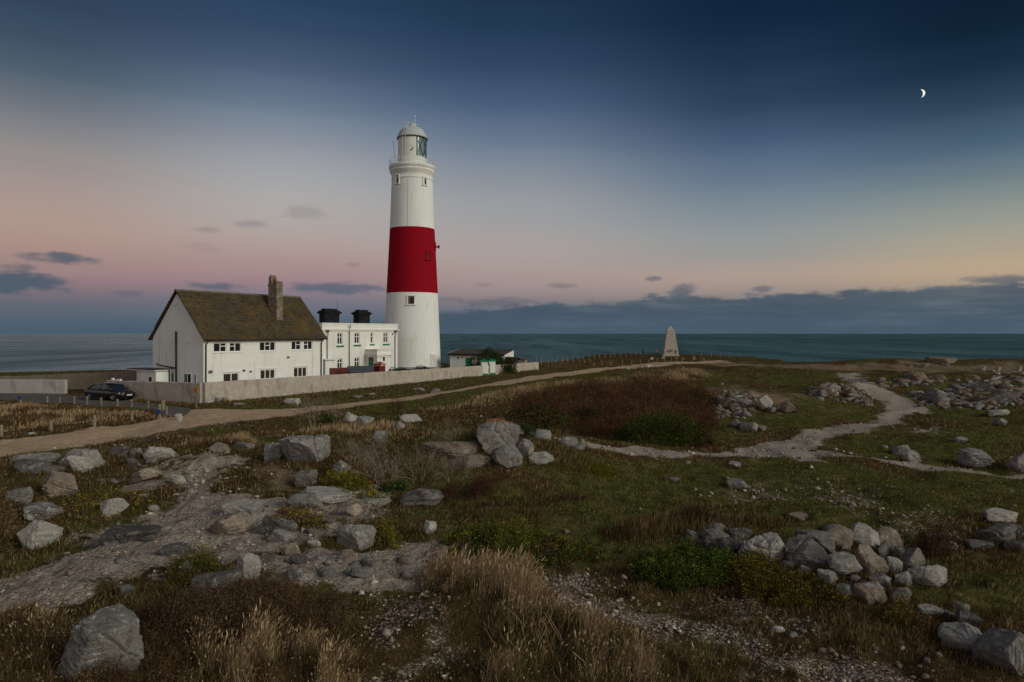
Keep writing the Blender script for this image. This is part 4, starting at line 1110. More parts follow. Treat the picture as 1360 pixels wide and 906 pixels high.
# ------------------------------------------------------------------ low sheds beyond the wall
def build_sheds():
    f = Vector((.95, -.3)).normalized(); ang = math.atan2(f.y, f.x)
    Rr = Vector((-1.2, 109.0)); Lf = Rr - f * 9.4
    r = empty('engine_shed', (Lf.x, Lf.y, 0), ang, "long low white shed with dark sloping roof behind the dark bush", 'shed')
    L, Wd = 9.4, 4.9; e0, e1 = 2.25, 2.95
    U, Z = facade((Lf.x, Lf.y), (f.x, f.y))
    mb = MB(); mb.prism([(0, -.4), (Wd, -.4), (Wd, e1), (0, e0)], 0, L, 'x'); mb.build('wall', WHITE2, r)
    ro = MB(); ro.prism([(-.3, e0 - .03), (Wd + .2, e1 + .02), (Wd + .2, e1 + .16), (-.3, e0 + .17)], -.3, L + .08, 'x'); ro.build('roof', mat('dark_sheet_roof', (.062, .052, .045), .8, .2, 1.5), r)
    MB().box(-.3, L + .08, -.36, -.302, e0 - .10, e0 + .16).build('fascia', mat('dark_fascia', (.02, .017, .015), .6), r)
    MB().prism([(-.3, e0 - .02), (Wd + .2, e1 + .03), (Wd + .2, e1 + .19), (-.3, e0 + .19)], -.36, -.302, 'x').build('bargeboard', mat('pale_board', (.42, .36, .28), .8), r)
    MB().box(U(618.8), U(626.5), -.05, -.003, 0, Z(622, 475.2)).build('door', GREENP, r)
    MB().box(U(607.3), U(609.2), -.05, -.003, Z(608, 476.8), Z(608, 474.2)).build('window', GLASS, r)
    MB().box(U(613), U(614.8), -.06, -.003, Z(614, 475.8), Z(614, 474)).build('alarm_box', REDP, r)
    MB().tube([(U(678.5), .6, e0), (U(678.5), .6, e0 + 2.2)], .025, 5).build('aerial', GREYP, r)
    g = Vector((-f.y, f.x))
    MB().box(L + .003, L + .06, .3, 1.0, .2, 1.9).build('end_door', GREYP, r)
    s = Vector((-.93, 105.6))
    r2 = empty('small_shed', (s.x, s.y, 0), R(-14), "small flat brown shed by the white gable end of the long shed", 'shed')
    MB().prism([(0, -.4), (1.7, -.4), (1.7, 1.92), (0, 1.92)], 0, 1.9, 'x').build('wall', mat('brown_boards', (.085, .062, .055), .85, .3, 3), r2)
    MB().box(1.903, 3.0, .1, 1.7, -.4, 1.62).build('annexe', mat('drab_render', (.25, .22, .18), .9, .2, 2), r2)
    MB().prism([(-.15, 1.93), (1.85, 1.93), (1.85, 2.03), (-.15, 2.03)], -.1, 2.0, 'x').build('roof', mat('brown_felt', (.11, .085, .075), .9), r2)
    MB().add([(2.003, -.1, 1.93), (3.15, -.1, 1.63), (3.15, 1.85, 1.63), (2.003, 1.85, 1.93), (2.003, -.1, 2.0), (3.15, -.1, 1.70), (3.15, 1.85, 1.70), (2.003, 1.85, 2.0)], [(3, 2, 1, 0), (4, 5, 6, 7), (0, 1, 5, 4), (1, 2, 6, 5), (2, 3, 7, 6), (3, 0, 4, 7)]).build('annexe_roof', MATS['brown_felt'], r2)
build_sheds()
# ------------------------------------------------------------------ rocks
def rock_material(name, lo, mid, hi, lichen=None, orange=0.0):
    m_ = bpy.data.materials.new(name); m_.use_nodes = True
    t = NT(m_.node_tree); b = t.n['Principled BSDF']
    tcn = t.new('ShaderNodeTexCoord'); tc = tcn.outputs['Object']
    oi = t.new('ShaderNodeObjectInfo')
    off = t.new('ShaderNodeVectorMath', operation='ADD'); t.l.new(tc, off.inputs[0]); t.put(off.inputs[1], t.comb(t.m('MULTIPLY', oi.outputs['Random'], 37.0), t.m('MULTIPLY', oi.outputs['Random'], 11.0), 0.0))
    v = off.outputs[0]
    n1 = t.noise(v, 1.3, 7, .65, .4); n2 = t.noise(v, 6, 8, .72); n3 = t.noise(v, 26, 6, .75)
    ms = t.new('ShaderNodeMapping'); ms.inputs['Scale'].default_value = (1.2, 1.2, 5.5); ms.inputs['Rotation'].default_value = (.35, .2, 0); t.put(ms.inputs[0], v)
    bed = t.noise(ms.outputs[0], 1.6, 6, .65, .5)
    f = t.m('ADD', t.m('MULTIPLY', n1, .45), t.m('ADD', t.m('MULTIPLY', n2, .40), t.m('MULTIPLY', n3, .15)))
    c = t.ramp(f, [(.34, lo), (.50, mid), (.66, hi)])
    c = t.mix(t.smooth(bed, .54, .66, 0, .30), c, tuple(x * .7 for x in lo))
    if lichen: c = t.mix(t.smooth(t.m('ADD', t.m('MULTIPLY', n2, .6), t.m('MULTIPLY', n3, .4)), .54, .62, 0, .75), c, lichen)
    c = t.mix(t.smooth(n3, .60, .72, 0, .5), c, tuple(x * .45 for x in lo))
    nl = t.noise(v, 3.1, 5, .6, .8)
    c = t.mix(t.smooth(t.m('ADD', nl, t.m('MULTIPLY', t.m('SUBTRACT', n3, .5), .25)), .60, .66, 0, .7), c, (.46, .45, .40))
    c = t.mix(t.m('MULTIPLY', t.smooth(t.noise(v, 4.3, 5, .6, .5), .63, .69, 0, .8), t.m('GREATER_THAN', t.m('FRACT', t.m('MULTIPLY', oi.outputs['Random'], 7.3)), .6)), c, (.25, .13, .04))
    c = t.mix(t.smooth(t.noise(v, 2.2, 6, .65, .4), .58, .68, 0, .55), c, tuple(x * .38 for x in mid))
    br = t.m('MULTIPLY_ADD', oi.outputs['Random'], .50, .76)
    c = t.mix(1.0, c, t.comb(br, br, br), 'MULTIPLY')
    if orange > 0:
        s = t.new('ShaderNodeSeparateXYZ'); t.l.new(tcn.outputs['Generated'], s.inputs[0])
        g = t.m('ADD', s.outputs[2], t.m('MULTIPLY', t.m('SUBTRACT', n2, .5), .5))
        c = t.mix(t.m('MULTIPLY', t.smooth(g, .90, .98), orange), c, (.36, .12, .03))
    t.put(b.inputs['Base Color'], c); b.inputs['Roughness'].default_value = .97; b.inputs['Specular IOR Level'].default_value = .05
    bp = t.new('ShaderNodeBump'); bp.inputs['Strength'].default_value = 1.0; bp.inputs['Distance'].default_value = .10
    t.put(bp.inputs['Height'], t.m('ADD', t.m('MULTIPLY', bed, .22), t.m('ADD', t.m('MULTIPLY', n2, .62), t.m('MULTIPLY', n3, .36)))); t.l.new(bp.outputs[0], b.inputs['Normal'])
    return m_
ROCKM = {
    'grey': rock_material('grey_limestone', (.105, .098, .09), (.225, .21, .19), (.37, .35, .315), (.46, .45, .40)),
    'pale': rock_material('pale_limestone', (.18, .165, .145), (.33, .31, .275), (.46, .435, .39), (.52, .51, .46)),
    'dark': rock_material('dark_limestone', (.055, .050, .046), (.14, .128, .117), (.245, .225, .205), (.33, .32, .29)),
    'tan': rock_material('tan_limestone', (.14, .105, .08), (.27, .215, .165), (.39, .32, .26), (.42, .40, .35)),
    'brown': rock_material('brown_limestone', (.085, .060, .042), (.18, .132, .092), (.28, .22, .165), (.33, .30, .26)),
    'white': rock_material('white_limestone', (.33, .30, .27), (.50, .47, .42), (.62, .59, .53)),
    'orange': rock_material('lichened_limestone', (.12, .112, .10), (.255, .24, .215), (.38, .36, .32), (.47, .46, .42), orange=.85),
}
def ico(n):
    bm = bmesh.new(); bmesh.ops.create_icosphere(bm, subdivisions=n, radius=1.0)
    V = np.array([v.co[:] for v in bm.verts]); F = np.array([[v.index for v in f.verts] for f in bm.faces]); bm.free()
    return V, F
ICO = {k: ico(k) for k in (1, 2, 3, 4, 5, 6)}
def fbm3(P, sc, seed, octv=3):
    return (fbm(P[:, 0] * sc + P[:, 2] * sc * .61, P[:, 1] * sc - P[:, 2] * sc * .37, seed, octv) + fbm(P[:, 2] * sc - P[:, 0] * sc * .33, P[:, 1] * sc * .7 + P[:, 0] * sc * .5, seed + 40, octv)) * .6
def rock_shape(seed, level=4, boxy=0.5, tilt=(0, 0), ncut=14, rough=.05):
    """a broken limestone block: a rough polyhedron of many planes, bedded, chipped and jointed; fills the unit box"""
    rg = np.random.default_rng(seed * 7919 + 13)
    U, F = ICO[level]
    Uw = U + .10 * np.stack([fbm3(U, 1.6, seed + 11 * i, 3) for i in range(3)], -1)      # uneven faces
    N = rg.normal(size=(ncut, 3)); N /= np.linalg.norm(N, axis=1)[:, None]
    D = rg.uniform(.60, 1.0, ncut)
    ax = np.array([[1, 0, 0], [-1, 0, 0], [0, 1, 0], [0, -1, 0], [0, 0, 1], [0, 0, -1]], float) + rg.normal(0, .16 + .2 * (1 - boxy), (6, 3))
    ax /= np.linalg.norm(ax, axis=1)[:, None]
    N = np.vstack([N, ax]); D = np.concatenate([D + .35 * boxy, rg.uniform(.58, .85, 6)])
    dots = Uw @ N.T
    r = np.where(dots > 1e-3, D[None] / np.maximum(dots, 1e-3), 9).min(1)
    V = U * r[:, None]
    # small chips off the arrises
    for i in range(18):
        n = rg.normal(size=3); n /= np.linalg.norm(n); q = V @ n; h = q.max() * rg.uniform(.86, .97)
        k = q > h; V[k] -= ((q[k] - h) * .9)[:, None] * n
    # bedding ledges and open joints
    bn = rg.normal(0, .35, 3) + np.array([0, 0, 1]); bn /= np.linalg.norm(bn)
    bed = (V @ bn) * rg.uniform(3.0, 5.5) + .5 * fbm3(V, 1.5, seed + 2)
    saw = bed - np.floor(bed)
    V = V * (1 + .055 * (saw - .5) * (fbm3(V, 1.2, seed + 8) > -.15))[:, None]
    V = V * (1 + rough * fbm3(V, 2.4, seed + 3, 4) + rough * .7 * fbm3(V, 7, seed + 5, 3) - rough * .9 * np.abs(fbm3(V, 3.4, seed + 6, 3)))[:, None]
    for i in range(2):
        n = rg.normal(size=3); n /= np.linalg.norm(n); h = rg.uniform(-.4, .4)
        d = V @ n - h + .10 * fbm3(V, 2.5, seed + 9)
        V = V - (np.exp(-(d / .045) ** 2) * .07)[:, None] * V
    q = Matrix.Rotation(tilt[0], 3, 'Y') @ Matrix.Rotation(tilt[1], 3, 'X') @ Matrix.Rotation(rg.uniform(0, 6.28), 3, 'Z')
    V = V @ np.array(q).T
    lo, hi = V.min(0), V.max(0)
    V = (V - (lo + hi) / 2) / ((hi - lo) / 2)
    return V, F
NROCK = [0]; FEET = []
def rock(x0, x1, y0, y1, tone, label, boxy=.35, roll=0.0, deep=.8, level=None, name='boulder', lift=0.0, bury=.28, dofs=0.0, group=None, seed=None, ncut=12):
    """a boulder standing where the photograph shows one: columns x0..x1, rows y0 (top) to y1 (foot)"""
    NROCK[0] += 1
    sd = NROCK[0] if seed is None else seed
    xc = (x0 + x1) / 2
    p = at(xc, y1 - .04 * (y1 - y0))
    d = p.y + dofs
    wd = (x1 - x0) * d / FOC
    dp = wd * deep
    dc = d + dp * .34
    wd = (x1 - x0) * dc / FOC * 1.02
    xw = (xc - 680) / FOC * dc
    zt = EYE - (y0 - HOR) / FOC * dc
    zg = float(tz(xw, dc)) if lift == 0 else float(tz(xw, dc))
    zb = min(zg, p.z) - bury * max(.15, zt - zg) if lift == 0 else EYE - (y1 - HOR) / FOC * (dc - .2 * dp)
    h = max(zt - zb, .28 * wd * .6)
    lv = level or (6 if (x1 - x0) > 50 else 5 if (x1 - x0) > 24 else 4)
    V, F = rock_shape(sd, lv, boxy, (roll, random.uniform(-.25, .25)), ncut)
    V = V * np.array([wd / 2, dp / 2, h / 2])
    FEET.append((xw, dc, wd, dp)); base = np.array([xw, dc, zb])
    V[:, 2] += h / 2
    o = tri_mesh(name, V, F, ROCKM[tone], smooth=True, loc=tuple(base))
    o.data.set_sharp_from_angle(angle=R(34))
    tag(o, label, 'rock' if name != 'stone_block' else 'stone block', group)
    return o
ROCKS = [
    (24, 82, 600, 616, 'grey', .5, 'long grey slab lying behind the ringed boulder by the track'),
    (24, 66, 609, 631, 'dark', .2, 'rounded dark boulder with a pale ring on its face, far left'),
    (82, 136, 595, 626, 'grey', .4, 'large double topped grey boulder below the dirt track at left'),
    (92, 124, 604, 629, 'pale', .3, 'smaller boulder with pale rim in front of the double topped one'),
    (57, 86, 617, 630, 'dark', .3, 'low dark stone between the ringed boulder and the slanting slabs'),
    (52, 104, 625, 662, 'tan', .6, 'slanting stack of slabs with a small green plant in front'),
    (8, 45, 646, 671, 'grey', .8, 'flat topped grey boulder at the left edge, above the heather'),
    (28, 78, 667, 694, 'dark', .6, 'blue grey slab leaning up to the right, behind the big pale boulder'),
    (26, 76, 689, 732, 'pale', .3, 'big pale broken boulder beside the grass at the lower left'),
    (131, 167, 661, 688, 'pale', .3, 'pale pointed boulder alone in the yellow weeds'),
    (146, 172, 592, 607, 'dark', .5, 'dark sloping rock below the track, left of the pale wedge'),
    (173, 190, 595, 606, 'grey', .3, 'small grey rock between the dark sloping rock and the pale wedge'),
    (195, 234, 592, 612, 'pale', .4, 'pale wedge shaped rock on the edge of the scree'),
    (167, 188, 607, 621, 'dark', .3, 'small dark rock at the top of the tan slabs'),
    (172, 216, 620, 641, 'tan', .6, 'long tan slab sloping down to the right on the scree'),
    (194, 212, 607, 618, 'grey', .2, 'small grey stone under the pale wedge shaped rock'),
    (228, 247, 629, 644, 'pale', .3, 'small pale stone standing by itself on the upper scree'),
    (280, 309, 589, 603, 'tan', .4, 'brown grey rock among tan grass at the head of the scree'),
    (311, 338, 586, 599, 'grey', .7, 'low grey slab at the far end of the tan grass'),
    (153, 191, 646, 658, 'tan', .8, 'thin flat slab flush with the turf, middle left'),
    (276, 336, 680, 714, 'tan', .4, 'tan boulder with a pale flat top in the middle of the scree'),
    (311, 346, 735, 777, 'pale', .4, 'pale upright boulder with dark cracked side above the brown bush'),
    (253, 316, 760, 789, 'dark', .7, 'broad dark slab leaning against the pale upright boulder'),
    (235, 262, 744, 764, 'grey', .3, 'grey stone half hidden by the yellow gorse'),
    (81, 192, 808, 902, 'grey', .6, 'great grey boulder rising from the dead heather at the lower left'),
    (158, 179, 775, 793, 'dark', .2, 'small dark stone in the weeds above the great boulder'),
    (371, 438, 577, 618, 'grey', .5, 'large striped grey boulder with a domed back, left of the dry thorn bush'),
    (351, 375, 588, 614, 'grey', .8, 'narrow upright slab standing against the striped boulder'),
    (455, 475, 547, 563, 'pale', .2, 'pale rounded stone on the bank beside the track'),
    (471, 497, 553, 568, 'pale', .4, 'pale stone lying right of the rounded stone on the bank'),
    (531, 561, 550, 562, 'pale', .4, 'low pale stone on the bank behind the small dark shrub'),
    (525, 538, 559, 572, 'pale', .2, 'pair of little pale stones below the bank'),
    (494, 514, 571, 589, 'grey', .3, 'grey upright stone seen over the top of the dry thorn bush'),
    (440, 464, 611, 632, 'grey', .4, 'grey stone leaning beside the yellow flowers under the striped boulder'),
    (391, 421, 624, 648, 'dark', .4, 'dark wedge with a sharp top above the gravel hollow'),
    (381, 428, 655, 680, 'grey', .3, 'broad grey boulder on the pale ledge in the hollow'),
    (342, 396, 686, 712, 'dark', .7, 'long dark slab tipped up on the edge of the scree'),
    (357, 395, 702, 724, 'grey', .2, 'grey rounded boulder right under the tipped dark slab'),
    (445, 498, 698, 732, 'grey', .7, 'blocky grey boulder with steep streaked face beside yellow bush'),
    (457, 480, 669, 686, 'tan', .5, 'small tan stone above the blocky grey boulder'),
    (530, 591, 648, 673, 'grey', .4, 'flat backed grey boulder alone on the grass in front of the red bush'),
    (562, 580, 692, 710, 'pale', .3, 'pale upright stone in the grass under the flat backed boulder'),
    (405, 427, 718, 727, 'white', 1, 'pale brick shaped stone at the foot of the scree'),
    (379, 401, 722, 740, 'tan', .4, 'tan stone next to the pale brick shaped stone'),
    (436, 448, 694, 703, 'tan', .3, 'little brown stone left of the blocky grey boulder'),
    (562, 642, 585, 609, 'tan', .5, 'long low pinkish rock left of the tall leaning boulder'),
    (598, 652, 604, 622, 'tan', .4, 'low rock under the long pinkish one behind the red brown bush'),
    (634, 690, 556, 606, 'orange', .3, 'tall leaning boulder with orange lichen on its peak'),
    (652, 694, 589, 625, 'grey', .3, 'rounded boulder wedged below the lichened peak'),
    (683, 709, 582, 610, 'grey', .4, 'grey slab leaning on the right of the rounded wedge boulder'),
    (699, 737, 600, 617, 'pale', .3, 'low pointed pale stone right of the boulder group on the mound'),
    (384, 408, 736, 750, 'dark', .3, 'dark stone at the upper edge of the rubble belt'),
    (465, 496, 754, 770, 'grey', .3, 'broken grey stone in the middle of the rubble belt'),
    (427, 448, 756, 768, 'grey', .3, 'small grey stone left of the broken one in the rubble belt'),
    (482, 511, 744, 758, 'tan', .3, 'brown stone at the top of the rubble belt'),
    (416, 438, 736, 752, 'grey', .3, 'grey stone under the pale brick shaped stone'),
    (379, 403, 754, 769, 'dark', .3, 'dark stone at the left end of the rubble belt'),
    (965, 994, 636, 651, 'grey', 1, 'squared grey block sitting alone on the green turf'),
    (965, 986, 613, 623, 'grey', .5, 'small squat stone just below the gravel path'),
    (882, 906, 634, 640, 'grey', .6, 'flat stone lying flush in the turf in mid field'),
    (912, 938, 704, 728, 'dark', .4, 'dark block at the left end of the big boulder row'),
    (939, 965, 694, 708, 'grey', .4, 'low grey boulder on top behind the left blocks'),
    (931, 969, 704, 731, 'dark', .5, 'split dark block second in the big boulder row'),
    (952, 996, 712, 743, 'dark', .4, 'dark jointed boulder left of the biggest pale one'),
    (967, 999, 701, 718, 'dark', .3, 'rough dark boulder half in brown weeds behind the row'),
    (980, 1048, 711, 752, 'pale', .3, 'biggest pale grey boulder of the row above the flowers'),
    (1044, 1097, 712, 756, 'dark', .35, 'tall dark grey boulder right of the biggest pale one'),
    (1047, 1073, 733, 755, 'grey', .2, 'small pitted boulder in front of the tall dark grey one'),
    (1059, 1111, 702, 744, 'dark', .5, 'dark slab leaning at the back of the boulder row'),
    (1098, 1134, 699, 734, 'tan', .6, 'brownish block tilted to the left in the back row'),
    (1127, 1168, 694, 730, 'pale', .6, 'pale oblong boulder tilted up, highest of the pile'),
    (1152, 1200, 699, 729, 'tan', .5, 'brown slab sloping down right behind the pale oblong one'),
    (1098, 1141, 736, 770, 'grey', .15, 'round grey boulder in front centre of the pile'),
    (1134, 1176, 724, 766, 'tan', .2, 'large egg shaped brownish boulder in mid pile'),
    (1162, 1185, 717, 740, 'dark', .6, 'dark upright stone between the egg shaped and brown slab boulders'),
    (1172, 1198, 738, 762, 'grey', .3, 'grey stone right of the egg shaped boulder'),
    (1193, 1226, 726, 760, 'grey', .3, 'pointed grey boulder at the right of the pile'),
    (1185, 1202, 726, 743, 'dark', .3, 'small dark stone left of the pointed grey boulder'),
    (1206, 1258, 748, 780, 'pale', .4, 'broad sloping pale boulder at the right end of the pile'),
    (1188, 1212, 758, 779, 'grey', .4, 'grey stone touching the broad sloping boulder'),
    (1155, 1185, 761, 781, 'grey', .3, 'low pale grey stone under the egg shaped boulder'),
    (1135, 1173, 772, 802, 'tan', .4, 'brown boulder at the front foot of the pile'),
    (1110, 1138, 777, 797, 'dark', .4, 'dark stone left of the brown front boulder'),
    (1180, 1209, 777, 801, 'grey', .6, 'squarish grey boulder at the front right foot of the pile'),
    (1085, 1112, 757, 780, 'grey', .4, 'grey stone at the end of the flower strip'),
    (1034, 1056, 745, 758, 'grey', .3, 'small grey stone peeping over the flower strip'),
    (1058, 1080, 751, 765, 'grey', .3, 'second small stone peeping over the flower strip, nearer the round boulder'),
    (1217, 1251, 805, 823, 'grey', .4, 'low grey stone on the bank below the pile'),
    (1265, 1288, 799, 816, 'pale', .3, 'pale pointed stone above the big right hand slabs'),
    (1266, 1302, 812, 839, 'dark', .2, 'dark rounded boulder with a cleft near the right edge'),
    (1251, 1268, 811, 825, 'dark', .3, 'small dark stone left of the cleft boulder'),
    (1250, 1312, 832, 866, 'pale', .6, 'pale streaked slab sliding down the bank'),
    (1298, 1372, 836, 893, 'grey', .6, 'great grey slab sloping off the right edge'),
    (1303, 1348, 675, 699, 'pale', .3, 'pale topped boulder crowning the right edge group'),
    (1288, 1349, 696, 721, 'dark', .3, 'dark long boulder beneath the pale topped one'),
    (1335, 1366, 696, 714, 'dark', .3, 'dark stone at the right edge beside the long boulder'),
    (1281, 1321, 717, 729, 'dark', .6, 'flat dark slab at the foot of the right edge group'),
    (1231, 1277, 708, 722, 'pale', .8, 'thin pale slab in the turf right of the pile'),
    (1247, 1271, 718, 731, 'pale', .7, 'smaller pale slab under the thin pale one'),
    (1335, 1366, 718, 733, 'dark', .5, 'flat rock at the right edge below the dark stones'),
    (1044, 1075, 681, 692, 'tan', .6, 'flat stone in a hollow of the turf above the pile'),
    (1276, 1324, 597, 622, 'grey', .4, 'bulky grey boulder below the thin path at far right'),
    (1337, 1368, 598, 627, 'grey', .4, 'ridged grey rock at the right edge beside the thin path'),
    (1184, 1206, 590, 604, 'grey', .4, 'weathered stone, upper of two in mid turf at right'),
    (1196, 1219, 598, 613, 'grey', .3, 'weathered stone, lower of two in mid turf at right'),
    (1263, 1284, 580, 588, 'grey', .5, 'low stone between the path loop and the bulky boulder'),
    (1308, 1337, 543, 554, 'pale', .5, 'pale slab in front of the stone bank at far right'),
    (1320, 1338, 555, 566, 'grey', .4, 'small grey stone below the pale slab at far right'),
    (1008, 1027, 525, 545, 'white', .1, 'white rounded stone standing out on the earth heap'),
    (983, 1009, 560, 575, 'grey', .4, 'grey cracked boulder at the foot of the earth heap'),
    (969, 984, 558, 569, 'grey', .3, 'grey stone beside the cracked boulder near the bramble'),
    (1037, 1055, 533, 549, 'tan', .6, 'brown cube of rock on the right flank of the earth heap'),
    (1019, 1032, 540, 549, 'grey', .4, 'grey stone leaning against the white rounded one'),
    (232, 242, 549, 560, 'pale', .2, 'pale stone post stump with dead branches by the track bend'),
    (34, 49, 574, 579, 'white', .3, 'white stone in the grass beside the track at far left'),
    (140, 216, 700, 722, 'dark', 0.8, 'blue grey bedrock slab flush with the middle of the scree'),
    (214, 252, 722, 741, 'dark', 0.7, 'narrow dark slab sticking out of the lower scree'),
    (392, 470, 652, 668, 'pale', 0.8, 'pale bedrock ledge above the broad grey boulder in the hollow'),
    (300, 350, 664, 680, 'pale', 0.9, 'pale level ledge behind the tan flat topped boulder'),
    (470, 520, 660, 672, 'pale', 0.8, 'thin pale ledge reaching right towards the thorn bush'),
]
ROLL = {1: .0}
for i, (x0, x1, y0, y1, tone, boxy, lab) in enumerate(ROCKS):
    flat = (y1 - y0) < .35 * (x1 - x0)
    deep_ = .9 if 'bedrock' in lab or 'ledge' in lab else .62 if flat else .8
    slant = .45 if 'slant' in lab or 'leaning up' in lab or 'tipped' in lab or 'tilted' in lab else -.4 if ('sloping' in lab or 'sliding' in lab) else random.uniform(-.25, .25)
    rock(x0, x1, y0, y1, tone, lab, boxy, slant if 'edrock' not in lab else .05, 1.15 if 'slab sliding' in lab or 'off the right edge' in lab else deep_, bury=.6 if 'slab sliding' in lab or 'off the right edge' in lab else .28)

def heap(n, pxpoly, size, tones, label, group, flat=.6, seed=1, longer=(.9, 1.5), roll=(-.6, .6)):
    """stones of one tumbled heap: a few shapes, each stone its own object"""
    rg = np.random.default_rng(seed); P = np.array(pxpoly, float); lo, hi = P.min(0), P.max(0)
    shapes = {}
    k = 0; tries = 0
    while k < n and tries < 4000:
        tries += 1
        px, py = rg.uniform(lo, hi)
        if poly_sd(np.array([px]), np.array([py]), pxpoly)[0] > 0: continue
        p = at(px, py)
        sz = size * math.exp(rg.normal(0, .34)); tone = tones[int(rg.integers(len(tones)))]
        key = (int(rg.integers(6)), tone)
        if key not in shapes:
            V, F = rock_shape(600 + seed * 10 + key[0], 4, .4, (rg.uniform(*roll), rg.uniform(-.3, .3)), 9)
            shapes[key] = tri_mesh('boulder', V * np.array([.5, .42, .30 * flat / .6]), F, ROCKM[tone], smooth=True)
            o = shapes[key]
        else:
            o = shapes[key].copy(); COL.objects.link(o)
        o.location = p + Vector((0, 0, sz * rg.uniform(-.02, .16)))
        s = sz * rg.uniform(.8, 1.25)
        o.scale = (s * rg.uniform(*longer), s, s * rg.uniform(.8, 1.3))
        o.rotation_euler = (rg.uniform(-.25, .25), rg.uniform(-.45, .2), rg.uniform(-1.2, 1.2))
        tag(o, label, 'rock', group)
        k += 1
heap(24, [(945, 526), (975, 517), (1000, 524), (1004, 545), (985, 556), (948, 556)], .72, ['grey', 'brown'], 'weathered stone in the tumbled heap at the left end of the earth mound', 'stones heaped left of the white stone', seed=2)
heap(22, [(1072, 517), (1095, 510), (1122, 512), (1150, 522), (1168, 535), (1150, 538), (1100, 527), (1070, 527)], .74, ['grey', 'brown', 'dark'], 'broken stone in the heap lying beside the left of the winding gravel path', 'stones heaped beside the winding path', seed=3)
heap(13, [(1165, 507), (1200, 498), (1245, 501), (1250, 509), (1210, 512), (1168, 514)], .70, ['grey', 'brown'], 'grey stone in the line of stones just right of the far path', 'stones along the far path', seed=4)
heap(20, [(1212, 524), (1245, 519), (1260, 536), (1250, 540), (1215, 537)], .55, ['grey', 'dark', 'brown'], 'stone of the dark heap in front of the great stone bank at far right', 'stones in front of the great bank', seed=5)
heap(66, [(1248, 524), (1270, 508), (1300, 500), (1362, 503), (1362, 536), (1310, 543), (1262, 543), (1246, 538)], .66, ['grey', 'dark', 'brown', 'brown'], 'slab like stone in the great jumbled stone bank at far right', 'stones of the great stone bank', .5, seed=6, longer=(1.3, 2.6), roll=(-.9, -.2))
heap(10, [(1295, 491), (1330, 487), (1362, 491), (1362, 497), (1300, 498)], .85, ['pale', 'grey'], 'pale stone on the skyline of the great stone bank', 'pale stones crowning the bank', seed=7)
heap(6, [(1205, 486), (1262, 485), (1262, 490), (1205, 491)], .8, ['brown'], 'brown rock on the bare cliff top near the tan mounds', 'rocks on the bare cliff top', seed=8)
heap(8, [(832, 489), (866, 485), (868, 488), (834, 491)], .4, ['pale', 'white'], 'small white stone lining the bend of the dirt track', 'white stones at the track bend', seed=9)
heap(8, [(858, 474.5), (930, 474.5), (935, 477.5), (862, 478)], .7, ['brown', 'pale'], 'tan stone at the foot of the obelisk platform', 'stones round the obelisk', seed=10)

LOOSE = [
    (22, [(60, 730), (240, 660), (300, 640), (300, 612), (235, 612), (245, 640), (180, 700), (40, 760), (10, 785), (200, 752), (330, 730), (430, 705), (470, 690), (330, 680)], .18, ['tan', 'grey', 'pale']),
    (52, [(380, 738), (600, 738), (580, 770), (400, 768)], .2, ['tan', 'grey', 'pale']),
    (24, [(650, 575), (690, 568), (760, 590), (770, 598), (700, 578)], .3, ['pale', 'grey']),
    (26, [(1020, 825), (1250, 870), (1280, 906), (1150, 900), (900, 830)], .10, ['pale', 'tan', 'white']),
    (14, [(900, 520), (1000, 500), (1340, 515), (1360, 660), (1000, 690), (700, 650), (780, 610)], .26, ['grey', 'pale']),
    (260, [(1246, 524), (1270, 506), (1300, 498), (1366, 500), (1366, 538), (1310, 545), (1250, 543)], .34, ['grey', 'brown', 'grey']),
    (90, [(945, 524), (985, 515), (1006, 530), (1000, 558), (945, 560)], .30, ['grey', 'brown']),
    (90, [(1070, 515), (1120, 508), (1170, 534), (1150, 540), (1075, 530)], .32, ['grey', 'brown']),
    (90, [(1165, 506), (1250, 498), (1252, 512), (1168, 516)], .34, ['grey', 'brown']),
    (60, [(1212, 522), (1262, 519), (1262, 541), (1212, 539)], .28, ['grey', 'brown']),
    (60, [(1086, 700), (1200, 705), (1230, 760), (1180, 800), (1110, 780)], .12, ['grey', 'brown']),
]
def loose_stones():
    rg = np.random.default_rng(77); by = {}
    for n, poly, size, tones in LOOSE:
        P = np.array(poly, float); lo, hi = P.min(0), P.max(0); k = 0; tries = 0
        while k < n and tries < 3000:
            tries += 1
            px, py = rg.uniform(lo, hi)
            if poly_sd(np.array([px]), np.array([py]), poly)[0] > 0: continue
            p = at(px, py); sz = size * math.exp(rg.normal(0, .5)); k += 1
            V, F = SHAPES[int(rg.integers(len(SHAPES)))]
            a = rg.uniform(0, 6.28); c, s_ = math.cos(a), math.sin(a)
            Q = V * np.array([.5, .42, .28]) * sz * rg.uniform(.8, 1.25, 3)
            Q = np.stack([Q[:, 0] * c - Q[:, 1] * s_ + p.x, Q[:, 0] * s_ + Q[:, 1] * c + p.y, Q[:, 2] + p.z + sz * .06], -1)
            by.setdefault(tones[int(rg.integers(len(tones)))], []).append((Q, F))
    for tone, L in by.items():
        Vs, Fs, b = [], [], 0
        for Q, F in L: Vs.append(Q); Fs.append(F + b); b += len(Q)
        o = tri_mesh('loose_stone_rubble', np.vstack(Vs), np.vstack(Fs), ROCKM[tone], smooth=False)
        tag(o, {'brown': 'dull brown', 'tan': 'brownish', 'grey': 'grey', 'pale': 'pale', 'white': 'whitish'}[tone] + ' loose stones scattered over turf and scree', 'rubble', kind='stuff')
SHAPES = [rock_shape(700 + i, 2, .5, (.2, 0), 10) for i in range(10)]
loose_stones()

